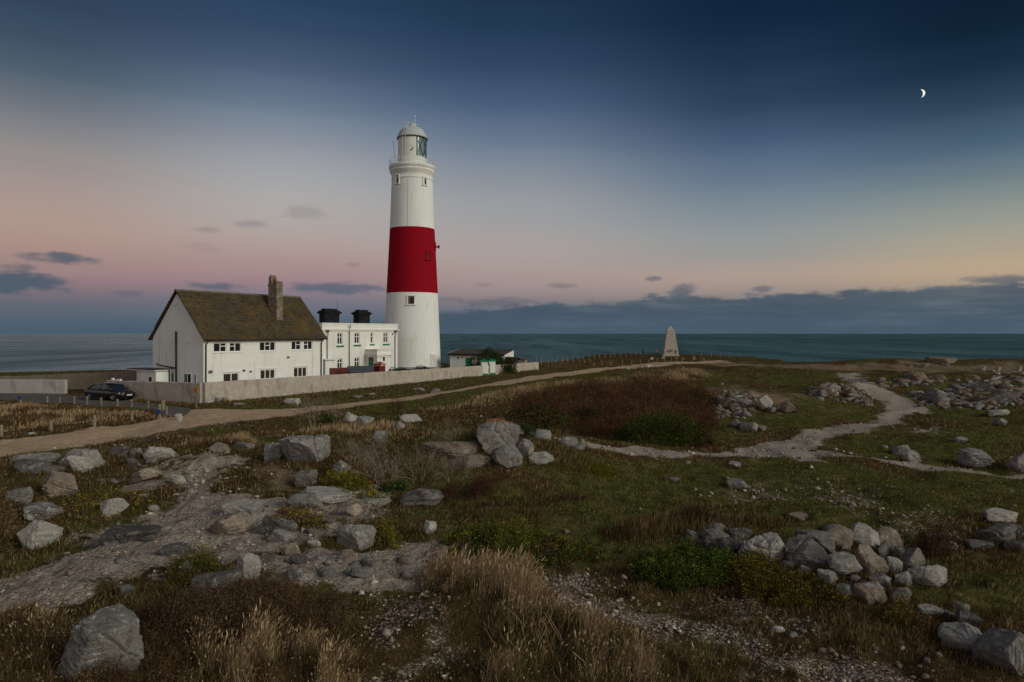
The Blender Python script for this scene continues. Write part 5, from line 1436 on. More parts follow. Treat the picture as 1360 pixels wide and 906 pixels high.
# tan outcrop block on the cliff top and quarried stone blocks by the wall
p = at(1252, 482)
V, F = rock_shape(901, 4, .9, (.05, 0), 8)
o = tri_mesh('rock_outcrop', V * np.array([2.6, 1.8, .62]), F, ROCKM['brown'], smooth=True, loc=(p.x, p.y, p.z + .38))
tag(o, 'flat topped brown rock outcrop on the cliff edge', 'rock')
rock(286, 293, 528, 535, 'grey', 'small squared stone leaning on the wall by the yellow sign corner', 1.0, .3, 1.0, name='stone_block')
rock(292.5, 301.5, 527.5, 534, 'tan', 'tan squared stone set against the foot of the long wall', 1.0, 0, .8, name='stone_block')
rock(310.6, 327.5, 534.5, 539.5, 'grey', 'low long stone block in the grass verge by the cottage', 1.0, 0, .5, name='stone_block')
rock(377.5, 398.5, 529, 538, 'pale', 'large pale squared stone block on the verge in front of the cottage', 1.0, 0, .6, name='stone_block')
rock(466, 482, 525, 529.5, 'tan', 'flat tan stone block on the verge below the red telephone box', 1.0, 0, .7, name='stone_block')
rock(486, 499, 522, 526, 'tan', 'small flat stone block further along the verge', 1.0, 0, .7, name='stone_block')
rock(548, 566, 515, 521, 'grey', 'grey rock on the track verge in front of the tower', .5, 0, .7, name='boulder')
rock(571, 585, 516, 522, 'grey', 'pointed grey rock beside the other on the track verge', .4, .4, .7, name='boulder')

# pebbles strewn over the stony places
def pebbles():
    base = np.array([[0, 0, 1], [.9, 0, .1], [0, .8, .2], [-.85, .1, 0], [.1, -.9, .1], [0, 0, -.8]])
    FT = np.array([[0, 1, 2], [0, 2, 3], [0, 3, 4], [0, 4, 1], [5, 2, 1], [5, 3, 2], [5, 4, 3], [5, 1, 4]])
    n = 150000
    rg = np.random.default_rng(5)
    r = np.exp(rg.uniform(math.log(8.5), math.log(48), n)); a = rg.uniform(R(-41), R(41), n)
    X = r * np.sin(a); Y = r * np.cos(a)
    z = zones(X, Y)
    pr = np.maximum.reduce([z['scree'] * .45, z['pebble'], z['path'] * .25, z['bare'] * .10, np.full(n, .004)])
    cl = .5 + 1.1 * fbm(X / .5, Y / .5, 91, 3)
    k = rg.uniform(0, 1, n) < pr * cl
    X, Y, r = X[k], Y[k], r[k]; m = len(X)
    s = np.exp(rg.normal(math.log(.028), .55, m)) * np.clip(r / 16, .8, 2.2)
    s = np.minimum(s, .16)
    Z = tz(X, Y) + s * .25
    th = rg.uniform(0, 6.28, m); c, sn = np.cos(th), np.sin(th)
    B = base[None] * (1 + rg.uniform(-.35, .35, (m, 6, 3))) * np.stack([s, s * rg.uniform(.6, 1, m), s * rg.uniform(.35, .7, m)], -1)[:, None, :]
    V = np.stack([B[..., 0] * c[:, None] - B[..., 1] * sn[:, None] + X[:, None], B[..., 0] * sn[:, None] + B[..., 1] * c[:, None] + Y[:, None], B[..., 2] + Z[:, None]], -1).reshape(-1, 3)
    F = (FT[None] + (np.arange(m) * 6)[:, None, None]).reshape(-1, 3)
    t = rg.uniform(0, 1, m) ** 1.6
    pal = np.array([.16, .125, .10])[None] * (1 - t[:, None]) + np.array([.56, .47, .40])[None] * t[:, None]
    o = tri_mesh('gravel', V, F, PLANT, np.repeat(pal, 6, 0))
    tag(o, 'small pale stones strewn over the bare stony places', 'gravel', kind='stuff')
    print('pebbles', m)
pebbles()
# ------------------------------------------------------------------ grass and weeds
def jit(rg, pal, n, amt=.25):
    """n colours drawn between palette entries, each blade a little different"""
    P = np.array(pal, float); i = rg.integers(len(P), size=n); j = rg.integers(len(P), size=n); t = rg.uniform(0, 1, n)[:, None]
    c = P[i] * (1 - t) + P[j] * t
    return c * (1 + rg.uniform(-amt, amt, n))[:, None]
def blade_arrays(rg, X, Y, Z, L, wd, lean, col, wind=(.25, -.1), heads=0.0, headcol=None):
    n = len(X); th = rg.uniform(0, 6.28, n)
    ax = np.stack([np.cos(th), np.sin(th), np.zeros(n)], -1)
    la = rg.uniform(0, 6.28, n); lv = lean * rg.uniform(.2, 1.0, n)
    ld = np.stack([np.cos(la) * lv + wind[0], np.sin(la) * lv + wind[1], np.zeros(n)], -1) * L[:, None]
    B = np.stack([X, Y, Z], -1); up = np.zeros((n, 3)); up[:, 2] = L
    w_ = ax * (wd / 2)[:, None]
    drop = np.zeros((n, 3)); drop[:, 2] = -L * np.clip(np.hypot(ld[:, 0], ld[:, 1]) / L, 0, 1.2) ** 2 * .35
    M = B + up * .55 + ld * .32; T = B + up + ld + drop
    V = np.stack([B - w_, B + w_, M - w_ * .8, M + w_ * .8, T], 1).reshape(-1, 3)
    F = (np.array([[0, 1, 3], [0, 3, 2], [2, 3, 4]])[None] + (np.arange(n) * 5)[:, None, None]).reshape(-1, 3)
    C = np.repeat(col, 5, 0)
    if heads > 0:
        k = np.nonzero(rg.uniform(0, 1, n) < heads)[0]; m = len(k); o = len(V)
        d = T[k] - M[k]; d /= np.linalg.norm(d, axis=1)[:, None]; hl = (L[k] * .16)[:, None]; sd = ax[k] * (wd[k] * 1.5)[:, None]
        H = np.stack([T[k] - d * hl * .6, T[k] + d * hl * .1 - sd, T[k] + d * hl * .1 + sd, T[k] + d * hl], 1).reshape(-1, 3)
        HF = (np.array([[0, 2, 1], [1, 2, 3]])[None] + o + (np.arange(m) * 4)[:, None, None]).reshape(-1, 3)
        V = np.vstack([V, H]); F = np.vstack([F, HF]); C = np.vstack([C, np.repeat(jit(rg, headcol, m), 4, 0)])
    return V, F, C
def merge(parts):
    Vs, Fs, Cs, b = [], [], [], 0
    for V, F, C in parts:
        Vs.append(V); Fs.append(F + b); Cs.append(C); b += len(V)
    return np.vstack(Vs), np.vstack(Fs), np.vstack(Cs)
def leaf_arrays(rg, P, size, col, flat=.4):
    n = len(P); s = size * rg.uniform(.6, 1.3, n)
    a = rg.normal(size=(n, 3)); a[:, 2] *= flat; a /= np.linalg.norm(a, axis=1)[:, None]
    b = np.cross(a, rg.normal(size=(n, 3))); b /= np.maximum(np.linalg.norm(b, axis=1), 1e-6)[:, None]
    V = np.stack([P - a * s[:, None], P + b * (s * .45)[:, None], P + a * s[:, None], P - b * (s * .45)[:, None]], 1).reshape(-1, 3)
    F = (np.array([[0, 1, 2], [0, 2, 3]])[None] + (np.arange(n) * 4)[:, None, None]).reshape(-1, 3)
    return V, F, np.repeat(col, 4, 0)
def stick_arrays(segs, col):
    """thin three sided twigs: segs = list of (p0, p1, r0, r1)"""
    A = np.array([s[0] for s in segs], float); B = np.array([s[1] for s in segs], float); r0 = np.array([s[2] for s in segs]); r1 = np.array([s[3] for s in segs])
    d = B - A; d /= np.maximum(np.linalg.norm(d, axis=1), 1e-6)[:, None]
    u = np.cross(d, np.array([.31, .17, .93])); u /= np.maximum(np.linalg.norm(u, axis=1), 1e-6)[:, None]; v = np.cross(d, u)
    Vs = []
    for c, r in ((A, r0), (B, r1)):
        for k in range(3):
            an = 2.0944 * k
            Vs.append(c + u * (r * math.cos(an))[:, None] + v * (r * math.sin(an))[:, None])
    V = np.stack(Vs, 1).reshape(-1, 3)
    T = []
    for k in range(3):
        j = (k + 1) % 3; T += [[k, j, 3 + j], [k, 3 + j, 3 + k]]
    F = (np.array(T)[None] + (np.arange(len(segs)) * 6)[:, None, None]).reshape(-1, 3)
    return V, F, np.repeat(np.broadcast_to(col, (len(segs), 3)) if np.ndim(col) == 1 else col, 6, 0)

TURF_G = [(.098, .102, .023), (.140, .132, .035), (.20, .165, .058), (.070, .074, .018)]
TURF_B = [(.115, .074, .030), (.175, .115, .052), (.072, .045, .019), (.25, .18, .092)]
TAN = [(.33, .22, .112), (.43, .31, .175), (.22, .135, .062), (.52, .40, .25)]
DARKB = [(.060, .033, .017), (.098, .054, .027), (.036, .020, .012), (.15, .088, .046)]
YELG = [(.11, .105, .016), (.17, .14, .02), (.075, .085, .018)]
BLOCKED = [(-27, 60, 0), ]
def inside_station(X, Y):
    return (poly_sd(X, Y, [KW, EW, (8, 128), (-40, 120), (-62, 75), (-37, 62)]) < -.2)

def turf():
    rg = np.random.default_rng(21)
    n = 370000
    r = np.exp(rg.uniform(math.log(7.5), math.log(125), n)); a = rg.uniform(R(-48), R(48), n)
    X = r * np.sin(a); Y = r * np.cos(a)
    z = zones(X, Y)
    bare = np.maximum.reduce([z['scree'] * 1.1, z['pebble'] * 1.1, z['path'] * 1.4, z['track'] * 1.5, z['tarmac'] * 1.7, z['bare'] * .85])
    k = (rg.uniform(0, 1, n) > bare * 1.25) & ~inside_station(X, Y)
    X, Y, r = X[k], Y[k], r[k]; g = z['green'][k]; m = len(X)
    tn = fbm(X / 1.6, Y / 1.6, 95, 3)
    isg = rg.uniform(0, 1, m) < np.clip(g * 1.5 - .05, 0, 1)
    L = (.035 + .05 * rg.uniform(0, 1, m) ** 2 + np.where(isg, 0, .06) * np.clip(.5 + tn * 1.5, 0, 1.2)) * np.clip(r / 14, .9, 1.5)
    wd = np.clip(r * .0011, .010, .06)
    col = np.where(isg[:, None], jit(rg, TURF_G, m), jit(rg, TURF_B, m))
    V, F, C = blade_arrays(rg, X, Y, tz(X, Y) - .01, L, wd, .7, col)
    tag(tri_mesh('short_grass', V, F, PLANT, C), 'short grazed turf of mixed green and brown blades', 'grass', kind='stuff')

def tussocks():
    """longer dead grass standing in bunches wherever nobody treads"""
    rg = np.random.default_rng(22)
    n = 17000
    r = np.exp(rg.uniform(math.log(7.5), math.log(115), n)); a = rg.uniform(R(-48), R(48), n)
    X = r * np.sin(a); Y = r * np.cos(a)
    z = zones(X, Y)
    bare = np.maximum.reduce([z['scree'] * 1.3, z['pebble'] * 1.3, z['path'] * 2, z['track'] * 2, z['tarmac'] * 2, z['bare']])
    tn = fbm(X / 4.2, Y / 4.2, 97, 4)
    ok = np.clip(.10 + .9 * tn + .55 * z['isl'] - .9 * (z['green'] - .35), 0, 1) * np.clip(1 - 1.6 * bare, 0, 1)
    k = (rg.uniform(0, 1, n) < ok * .9) & ~inside_station(X, Y)
    X, Y, r = X[k], Y[k], r[k]; tn = tn[k]
    per = 16; m = len(X)
    Xb = np.repeat(X, per) + rg.normal(0, .11, m * per) * np.repeat(np.clip(r / 20, .8, 3), per); Yb = np.repeat(Y, per) + rg.normal(0, .11, m * per) * np.repeat(np.clip(r / 20, .8, 3), per)
    rb = np.repeat(r, per)
    L = np.repeat(rg.uniform(.12, .32, m), per) * rg.uniform(.5, 1.15, m * per)
    pal = rg.uniform(0, 1, m) < .45
    col = np.where(np.repeat(pal, per)[:, None], jit(rg, TURF_B, m * per), np.where(np.repeat(rg.uniform(0, 1, m) < .35, per)[:, None], jit(rg, TAN, m * per) * .75, jit(rg, DARKB, m * per)))
    V, F, C = blade_arrays(rg, Xb, Yb, tz(Xb, Yb) - .02, L, np.clip(rb * .0006, .006, .04), 1.05, col)
    tag(tri_mesh('dry_grass', V, F, PLANT, C), 'dead brown rough grass in bunches', 'grass', kind='stuff')

def sward(n, pxpoly, h, pals, heads=0.0, lean=.5, clump=.8, seed=1, wd=.010, zfun=None):
    """blade arrays filling a patch of ground traced on the photograph"""
    rg = np.random.default_rng(seed * 31 + 5)
    P = np.array([at(*q)[:2] for q in pxpoly]); lo, hi = P.min(0), P.max(0)
    X = rg.uniform(lo[0], hi[0], n * 6); Y = rg.uniform(lo[1], hi[1], n * 6)
    sd = poly_sd(X + .35 * fbm(X / .8, Y / .8, seed, 3), Y + .5 * fbm(X / .8, Y / .8, seed + 3, 3), P)
    cl = fbm(X / clump, Y / clump, seed + 60, 3)
    k = np.nonzero((sd < 0) & (rg.uniform(0, 1, len(X)) < np.clip(.55 + 1.2 * cl, .05, 1)))[0][:n]
    X, Y, sd, cl = X[k], Y[k], sd[k], cl[k]; m = len(X)
    e = np.clip(-sd / (.35 * abs(sd.min()) + 1e-3), .35, 1)
    L = h * e * rg.uniform(.45, 1.15, m) * (1 + .5 * cl)
    hb = np.clip(cl * 2 + .5 + rg.normal(0, .2, m), 0, .999)
    cols = np.stack([jit(rg, p, m) for p in pals], 0); idx = (hb * len(pals)).astype(int)
    col = cols[idx, np.arange(m)]
    return blade_arrays(rg, X, Y, tz(X, Y) - .02, L, np.full(m, wd) * np.clip(Y / 14, .9, 3.0), lean, col, heads=heads, headcol=TAN)

def weeds(n, pxpoly, h, stemcol, leafpals, flowers=0.0, fcol=((.46, .34, .012), (.55, .42, .02), (.30, .25, .02)), leaf=.035, seed=1, per=14, spread=.16, clump=1.0):
    """leafy stems: stems, leaves and little flower heads in a patch"""
    rg = np.random.default_rng(seed * 17 + 3)
    P = np.array([at(*q)[:2] for q in pxpoly]); lo, hi = P.min(0), P.max(0)
    X = rg.uniform(lo[0], hi[0], n * 8); Y = rg.uniform(lo[1], hi[1], n * 8)
    sd = poly_sd(X, Y, P); cl = fbm(X / clump, Y / clump, seed + 80, 3)
    k = np.nonzero((sd < 0) & (rg.uniform(0, 1, len(X)) < np.clip(.6 + 1.3 * cl, .1, 1)))[0][:n]
    X, Y, sd, cl = X[k], Y[k], sd[k], cl[k]; m = len(X)
    e = np.clip(-sd / (.45 * abs(sd.min()) + 1e-3), .40, 1)
    H = h * e * rg.uniform(.35, 1.2, m) * (1 + .7 * cl)
    B = np.stack([X, Y, tz(X, Y) - .02], -1); T = B + np.stack([rg.normal(0, spread, m) * H + .08 * H, rg.normal(0, spread, m) * H, H], -1)
    segs = [(B[i], T[i], .006 * max(1, Y[i] / 16), .003 * max(1, Y[i] / 16)) for i in range(m)]
    stems = stick_arrays(segs, jit(rg, stemcol, m))
    t = rg.uniform(.25, 1.05, (m, per, 1)); Pp = B[:, None] * (1 - t) + T[:, None] * t + rg.normal(0, .22, (m, per, 3)) * H[:, None, None] * np.array([1, 1, .35])
    Pp = Pp.reshape(-1, 3); hb = np.repeat(np.clip(cl * 1.6 + .5 + rg.normal(0, .22, m), 0, .999), per)
    cols = np.stack([jit(rg, p, m * per) for p in leafpals], 0); idx = (hb * len(leafpals)).astype(int)
    lv = leaf_arrays(rg, Pp, leaf * np.repeat(np.clip(Y / 16, .9, 2.5), per), cols[idx, np.arange(m * per)])
    fl = None
    if flowers > 0:
        kf = rg.uniform(0, 1, m) < flowers
        q = 7; Tf = T[kf]; mf = len(Tf)
        if mf:
            Pf = (Tf[:, None] + rg.normal(0, .035, (mf, q, 3)) * np.array([1, 1, .5])).reshape(-1, 3)
            fl = leaf_arrays(rg, Pf, .016 * np.repeat(np.clip(Y[kf] / 14, .9, 2.2), q), jit(rg, fcol, mf * q), .2)
    return stems, lv, fl
def plant(name, label, cat, stems, leaves, flowers=None, group=None, woody=False):
    """twigs and leaves, and blossom, as parts of one plant, standing on its foot"""
    c = stems[0][:, :3]; foot = Vector((float(c[:, 0].mean()), float(c[:, 1].mean()), 0)); foot.z = float(tz(foot.x, foot.y))
    r = empty(name, foot, 0, label, cat, group); o = np.array(foot)
    if cat in ('bush',) and woody:
        tri_mesh('crown', stems[0] - o, stems[1], PLANT, stems[2], parent=r)
        if leaves is not None: tri_mesh('foliage', leaves[0] - o, leaves[1], PLANT, leaves[2], parent=r)
    else:
        V, F, C = merge([stems, leaves]); tri_mesh('foliage', V - o, F, PLANT, C, parent=r)
    if flowers is not None: tri_mesh('blossom', flowers[0] - o, flowers[1], PLANT, flowers[2], parent=r)
    return r
def grassclump(name, label, arrs, cat='grass clump'):
    V, F, C = merge(arrs); foot = Vector((float(V[:, 0].mean()), float(V[:, 1].mean()), 0)); foot.z = float(tz(foot.x, foot.y))
    return tag(tri_mesh(name, V - np.array(foot), F, PLANT, C, loc=foot), label, cat)
def branch_bush(rg, foot, H, Wd, nstem, r0, depth=4, up=.6, fork=3, seg=.32):
    """forking twigs from a stool"""
    segs = []; tips = []
    def grow(p, d, L, r, k):
        n = 2; q = p
        for i in range(n):
            d2 = (d + rg.normal(0, .16, 3)); d2 /= np.linalg.norm(d2)
            e = q + d2 * L / n
            segs.append((q, e, r * (1 - .25 * i), r * (1 - .25 * (i + 1)))); q = e; d = d2
        if k <= 0: tips.append(q); return
        for j in range(fork if k > 1 else 2):
            d3 = d + rg.normal(0, .55, 3) + np.array([0, 0, up * .35]); d3 /= np.linalg.norm(d3)
            grow(q, d3, L * rg.uniform(.62, .85), r * .62, k - 1)
    for s in range(nstem):
        a = rg.uniform(0, 6.28); w_ = rg.uniform(.15, 1)
        d = np.array([math.cos(a) * w_ * Wd / H, math.sin(a) * w_ * Wd / H, 1.0]); d /= np.linalg.norm(d)
        grow(np.array(foot) + np.array([math.cos(a), math.sin(a), 0]) * .12 * Wd, d, H * seg * rg.uniform(.8, 1.2), r0, depth)
    return segs, np.array(tips)

def foot_grass():
    rg = np.random.default_rng(23); X, Y = [], []
    for x, y, wd, dp in FEET:
        n = int(60 + 130 * wd); a = rg.uniform(0, 6.28, n); q = rg.uniform(.86, 1.22, n) + .12 * np.sin(a * 3 + x)
        X.append(x + np.cos(a) * q * wd * .5); Y.append(y + np.sin(a) * q * dp * .5)
    X = np.concatenate(X); Y = np.concatenate(Y); z = zones(X, Y)
    k = np.maximum.reduce([z['scree'] * 1.1, z['path'], z['track'], z['tarmac']]) < rg.uniform(.2, .6, len(X))
    X, Y = X[k], Y[k]; m = len(X); r = np.hypot(X, Y)
    col = np.where((rg.uniform(0, 1, m) < .4)[:, None], jit(rg, TURF_B, m), np.where((rg.uniform(0, 1, m) < .5)[:, None], jit(rg, TURF_G, m), jit(rg, DARKB, m)))
    V, F, C = blade_arrays(rg, X, Y, tz(X, Y) - .02, rg.uniform(.08, .30, m), np.clip(r * .0007, .008, .045), .8, col)
    tag(tri_mesh('tufted_grass', V, F, PLANT, C), 'unkempt grass tufts growing against the feet of the boulders', 'grass', kind='stuff')
turf(); tussocks(); foot_grass()
rgp = np.random.default_rng(404)

# --- the tall bleached clumps and heather in the near ground
tall = [sward(5200, [(548, 762), (600, 744), (660, 748), (722, 778), (742, 800), (735, 815), (690, 812), (640, 806), (575, 800), (552, 785)], .50, [TURF_B, TAN, TAN], heads=.35, lean=.45, seed=2, wd=.008, clump=.5)]
grassclump('tall_grass', 'tall bleached grass clump with seed heads in the middle of the near ground', tall)
g2 = [sward(9000, [(585, 812), (640, 808), (740, 806), (800, 828), (870, 855), (960, 880), (1060, 925), (640, 925), (605, 860)], .42, [TURF_B, TURF_G, [(.10, .10, .03), (.07, .075, .022)], TURF_B, TAN], heads=.16, lean=.65, seed=3, wd=.008, clump=.7)]
grassclump('long_grass', 'long olive and straw coloured grass bank at the bottom centre right', g2)
g3 = [sward(4200, [(245, 925), (240, 850), (330, 830), (420, 840), (465, 870), (470, 925)], .45, [DARKB, TURF_B, TAN], heads=.4, lean=.5, seed=4, wd=.008, clump=.5)]
grassclump('seeding_grass', 'straw coloured seeding grass at the bottom left of centre', g3)
s_, l_, f_ = weeds(420, [(105, 900), (150, 862), (215, 862), (250, 890), (240, 925), (110, 930)], .42, DARKB, [DARKB, [(.10, .056, .034), (.07, .042, .028)], TURF_B], seed=42, leaf=.020, per=20)
plant('heather_tuft', 'dead heather growing against the foot of the great grey boulder', 'bush', s_, l_)
g4 = [sward(5200, [(-40, 925), (-40, 815), (60, 806), (120, 815), (90, 860), (100, 925)], .34, [DARKB, TURF_B, TURF_B], heads=.15, lean=.7, seed=5, wd=.009)]
grassclump('rough_grass', 'brown rough grass at the bottom left corner', g4)
s_, l_, f_ = weeds(1500, [(130, 822), (200, 808), (300, 788), (380, 780), (450, 786), (470, 812), (440, 862), (330, 882), (230, 876), (150, 850)], .42, DARKB, [DARKB, [(.10, .056, .034), (.07, .042, .028)], [(.15, .10, .062), (.09, .06, .035)]], seed=6, leaf=.020, per=22)
plant('dead_heather', 'dark red brown dead heather bush between the great boulder and the trodden path', 'bush', s_, l_)
s_, l_, f_ = weeds(420, [(-30, 700), (-30, 655), (20, 668), (36, 700), (20, 735), (-30, 760)], .55, DARKB, [DARKB, TURF_B], seed=7, leaf=.022, per=16)
plant('heather_clump', 'brown heather clump at the left edge beside the big pale boulder', 'bush', s_, l_)
s_, l_, f_ = weeds(520, [(70, 690), (80, 668), (130, 655), (180, 655), (230, 662), (160, 690), (120, 698)], .32, TURF_B, [DARKB, YELG, TURF_B], flowers=.14, seed=8, leaf=.022)
plant('yellow_weeds', 'yellowing weeds round the pale pointed boulder', 'weeds', s_, l_, f_)

s_, l_, f_ = weeds(260, [(640, 830), (740, 815), (820, 850), (880, 900), (760, 925), (660, 880)], .48, TAN, [DARKB, [(.14, .075, .04), (.09, .05, .03)]], seed=41, leaf=.020, per=9, spread=.45)
plant('dead_weeds', 'dead bent weed stalks tangled in the long grass bank', 'weeds', s_, l_)
# --- flowering green banks
s_, l_, f_ = weeds(900, [(588, 722), (620, 706), (680, 704), (740, 716), (800, 730), (806, 748), (740, 752), (660, 746), (600, 740)], .40, TURF_G, [DARKB, [(.05, .075, .014), (.035, .06, .012)], [(.065, .09, .016), (.10, .10, .02)]], flowers=.16, seed=9, leaf=.030, per=16)
plant('ragwort_bank', 'green weed bank with small yellow flowers above the tall bleached clump', 'flowering weeds', s_, l_, f_)
s_, l_, f_ = weeds(760, [(838, 770), (850, 745), (900, 738), (960, 744), (985, 760), (975, 785), (900, 790)], .46, TURF_G, [[(.04, .085, .010), (.03, .06, .010)], [(.055, .11, .014), (.08, .12, .02)], [(.05, .07, .015)]], flowers=.15, seed=10, leaf=.034, per=18)
plant('green_weed_bank', 'bright green weed bank in front of the biggest pale boulder', 'flowering weeds', s_, l_, f_)
s_, l_, f_ = weeds(1100, [(955, 758), (1000, 752), (1060, 766), (1110, 786), (1140, 805), (1100, 812), (1020, 806), (960, 796)], .42, DARKB, [DARKB, [(.09, .075, .02), (.055, .06, .016)], YELG], flowers=.16, fcol=((.36, .22, .01), (.45, .30, .015), (.25, .16, .015)), seed=11, leaf=.026, per=15)
plant('golden_weed_bank', 'rust and gold flowering weeds running down from the green bank to the boulder pile', 'flowering weeds', s_, l_, f_)
s_, l_, f_ = weeds(260, [(418, 640), (440, 626), (490, 650), (520, 672), (500, 676), (450, 655)], .42, TURF_G, [YELG, [(.09, .10, .015), (.14, .12, .015)]], flowers=.42, seed=12, leaf=.026)
plant('yellow_gorse', 'bright yellow flowering bush under the large striped boulder', 'bush', s_, l_, f_)
s_, l_, f_ = weeds(170, [(494, 724), (505, 704), (535, 712), (530, 734)], .40, TURF_G, [YELG, DARKB], flowers=.34, seed=13, leaf=.026)
plant('yellow_shrub', 'yellow flowered shrub to the right of the blocky grey boulder', 'bush', s_, l_, f_)
s_, l_, f_ = weeds(300, [(215, 785), (225, 750), (260, 742), (295, 752), (285, 770), (250, 790)], .42, DARKB, [DARKB, YELG, [(.05, .07, .014)]], flowers=.16, seed=14, leaf=.026)
plant('gorse_shrub', 'dark shrub dotted with yellow flowers by the broad dark slab', 'bush', s_, l_, f_)
s_, l_, f_ = weeds(60, [(62, 657), (66, 647), (80, 646), (80, 656)], .3, TURF_G, [[(.06, .12, .02), (.05, .10, .015)]], seed=15, leaf=.04)
plant('green_weed', 'small vivid green plant growing on the slanting stack of slabs', 'plant', s_, l_)
s_, l_, f_ = weeds(110, [(222, 800), (235, 790), (258, 792), (250, 806)], .25, TURF_G, [[(.03, .075, .02), (.025, .055, .016)]], seed=16, leaf=.04)
plant('nettle_patch', 'dark green leafy patch beneath the yellow dotted shrub', 'plant', s_, l_)
s_, l_, f_ = weeds(330, [(350, 690), (400, 672), (440, 690), (430, 712), (380, 700)], .28, DARKB, [DARKB, YELG, TURF_B], flowers=.2, seed=17, leaf=.022)
plant('hollow_weeds', 'low yellowish weeds among the stones in the gravel hollow', 'weeds', s_, l_, f_)
s_, l_, f_ = weeds(420, [(1180, 800), (1230, 818), (1260, 850), (1240, 860), (1170, 826)], .32, DARKB, [DARKB, TURF_B, YELG], flowers=.1, seed=18, leaf=.022)
plant('bank_weeds', 'brownish weeds between the boulder pile and the pale streaked slab', 'weeds', s_, l_, f_)
s_, l_, f_ = weeds(300, [(890, 712), (900, 690), (935, 684), (960, 694), (915, 712)], .5, DARKB, [DARKB, [(.08, .045, .032)]], seed=19, leaf=.022)
plant('brown_bramble', 'brown bramble at the left end of the big boulder row', 'bush', s_, l_)
s_, l_, f_ = weeds(200, [(1225, 728), (1240, 714), (1275, 722), (1262, 742), (1235, 744)], .45, DARKB, [DARKB, [(.09, .045, .03)]], seed=20, leaf=.022)
plant('red_bramble', 'reddish bramble between the pointed boulder and the thin pale slabs', 'bush', s_, l_)

# --- dry thorn, red bush and other shrubs in the middle
TWIG = [(.24, .18, .14), (.32, .255, .20), (.18, .13, .10)]
def twig_bush(px, py, H, Wd, nst, label, name='thorn_bush', pal=TWIG, r0=.016, depth=4, leaves=None, seed=1):
    rg = np.random.default_rng(seed + 900); p = at(px, py)
    segs, tips = branch_bush(rg, p - Vector((0, 0, .05)), H, Wd, nst, r0, depth)
    st = stick_arrays(segs, jit(rg, pal, len(segs)))
    lv = None
    if leaves:
        n, size, pals = leaves
        i = rg.integers(len(tips), size=n); Pp = tips[i] + rg.normal(0, .09 * H, (n, 3)) * np.array([1, 1, .8]) - np.array([0, 0, 1]) * rg.uniform(0, .3 * H, n)[:, None]
        lv = leaf_arrays(rg, Pp, np.full(n, size), jit(rg, pals, n))
    return plant(name, label, 'bush', st, lv, woody=True)
twig_bush(508, 648, 1.75, 1.3, 9, 'large pale leafless thorn bush in the hollow', leaves=(1400, .016, TWIG), seed=1)
twig_bush(470, 622, 1.25, 1.0, 7, 'pale twiggy bush just right of the large striped boulder', leaves=(900, .016, TWIG), seed=2)
twig_bush(555, 640, 1.45, 1.2, 7, 'pale twiggy bush at the right hand of the largest thorn', leaves=(900, .016, TWIG), seed=3)
twig_bush(602, 640, 1.15, 1.3, 8, 'dry greyish bush hiding the foot of the long pinkish rock', leaves=(1200, .015, TWIG), seed=4)
twig_bush(500, 598, 1.0, 1.6, 7, 'dry grey bush behind the largest thorn', leaves=(700, .018, TWIG), seed=5)
twig_bush(600, 588, 1.0, 1.2, 6, 'thin dry bush on the left slope of the mound', leaves=(500, .018, TWIG), seed=6)
RED = [(.075, .032, .022), (.11, .05, .033), (.05, .024, .018)]
twig_bush(610, 668, .95, 1.1, 10, 'dark red brown bush below the long pinkish rock', 'bramble_bush', RED, .014, 4, (3200, .022, RED), 7)
twig_bush(650, 655, .85, 1.0, 9, 'dark red brown bush in front of the lichened boulder', 'bramble_bush', RED, .014, 4, (2600, .022, RED), 8)
twig_bush(565, 668, .7, .9, 7, 'low red brown bush above the flat backed boulder', 'bramble_bush', RED, .012, 4, (1700, .022, RED), 9)
twig_bush(416, 566, 2.3, 1.0, 8, 'tall thin dried stems standing before the dirt track', 'dry_stems', TWIG, .02, 4, (500, .02, TWIG), 10)
twig_bush(448, 562, 1.7, 1.3, 7, 'feathery dried stems right of the tall thin ones', 'dry_stems', TWIG, .018, 4, (500, .02, TWIG), 11)
twig_bush(525, 552, 1.35, .8, 7, 'small dark bare shrub at the edge of the dirt track', 'bare_shrub', RED, .022, 4, (900, .03, RED), 12)
LEAFG = [(.03, .065, .018), (.045, .085, .022), (.02, .045, .012)]
twig_bush(434, 562, .9, 1.0, 6, 'green leafed shrub at the foot of the dried stems', 'green_shrub', DARKB, .014, 3, (900, .05, LEAFG), 13)
twig_bush(520, 652, .55, .7, 6, 'green leafy plant under the largest thorn bush', 'green_shrub', DARKB, .01, 3, (700, .045, LEAFG), 14)
twig_bush(698, 582, .75, .45, 5, 'ivy green plant growing up beside the lichened boulder', 'ivy_plant', DARKB, .01, 3, (400, .05, LEAFG), 15)
twig_bush(232, 556, .7, .6, 5, 'dead bent branches beside the pale stump at the track bend', 'dead_branches', TWIG, .03, 2, None, 16)

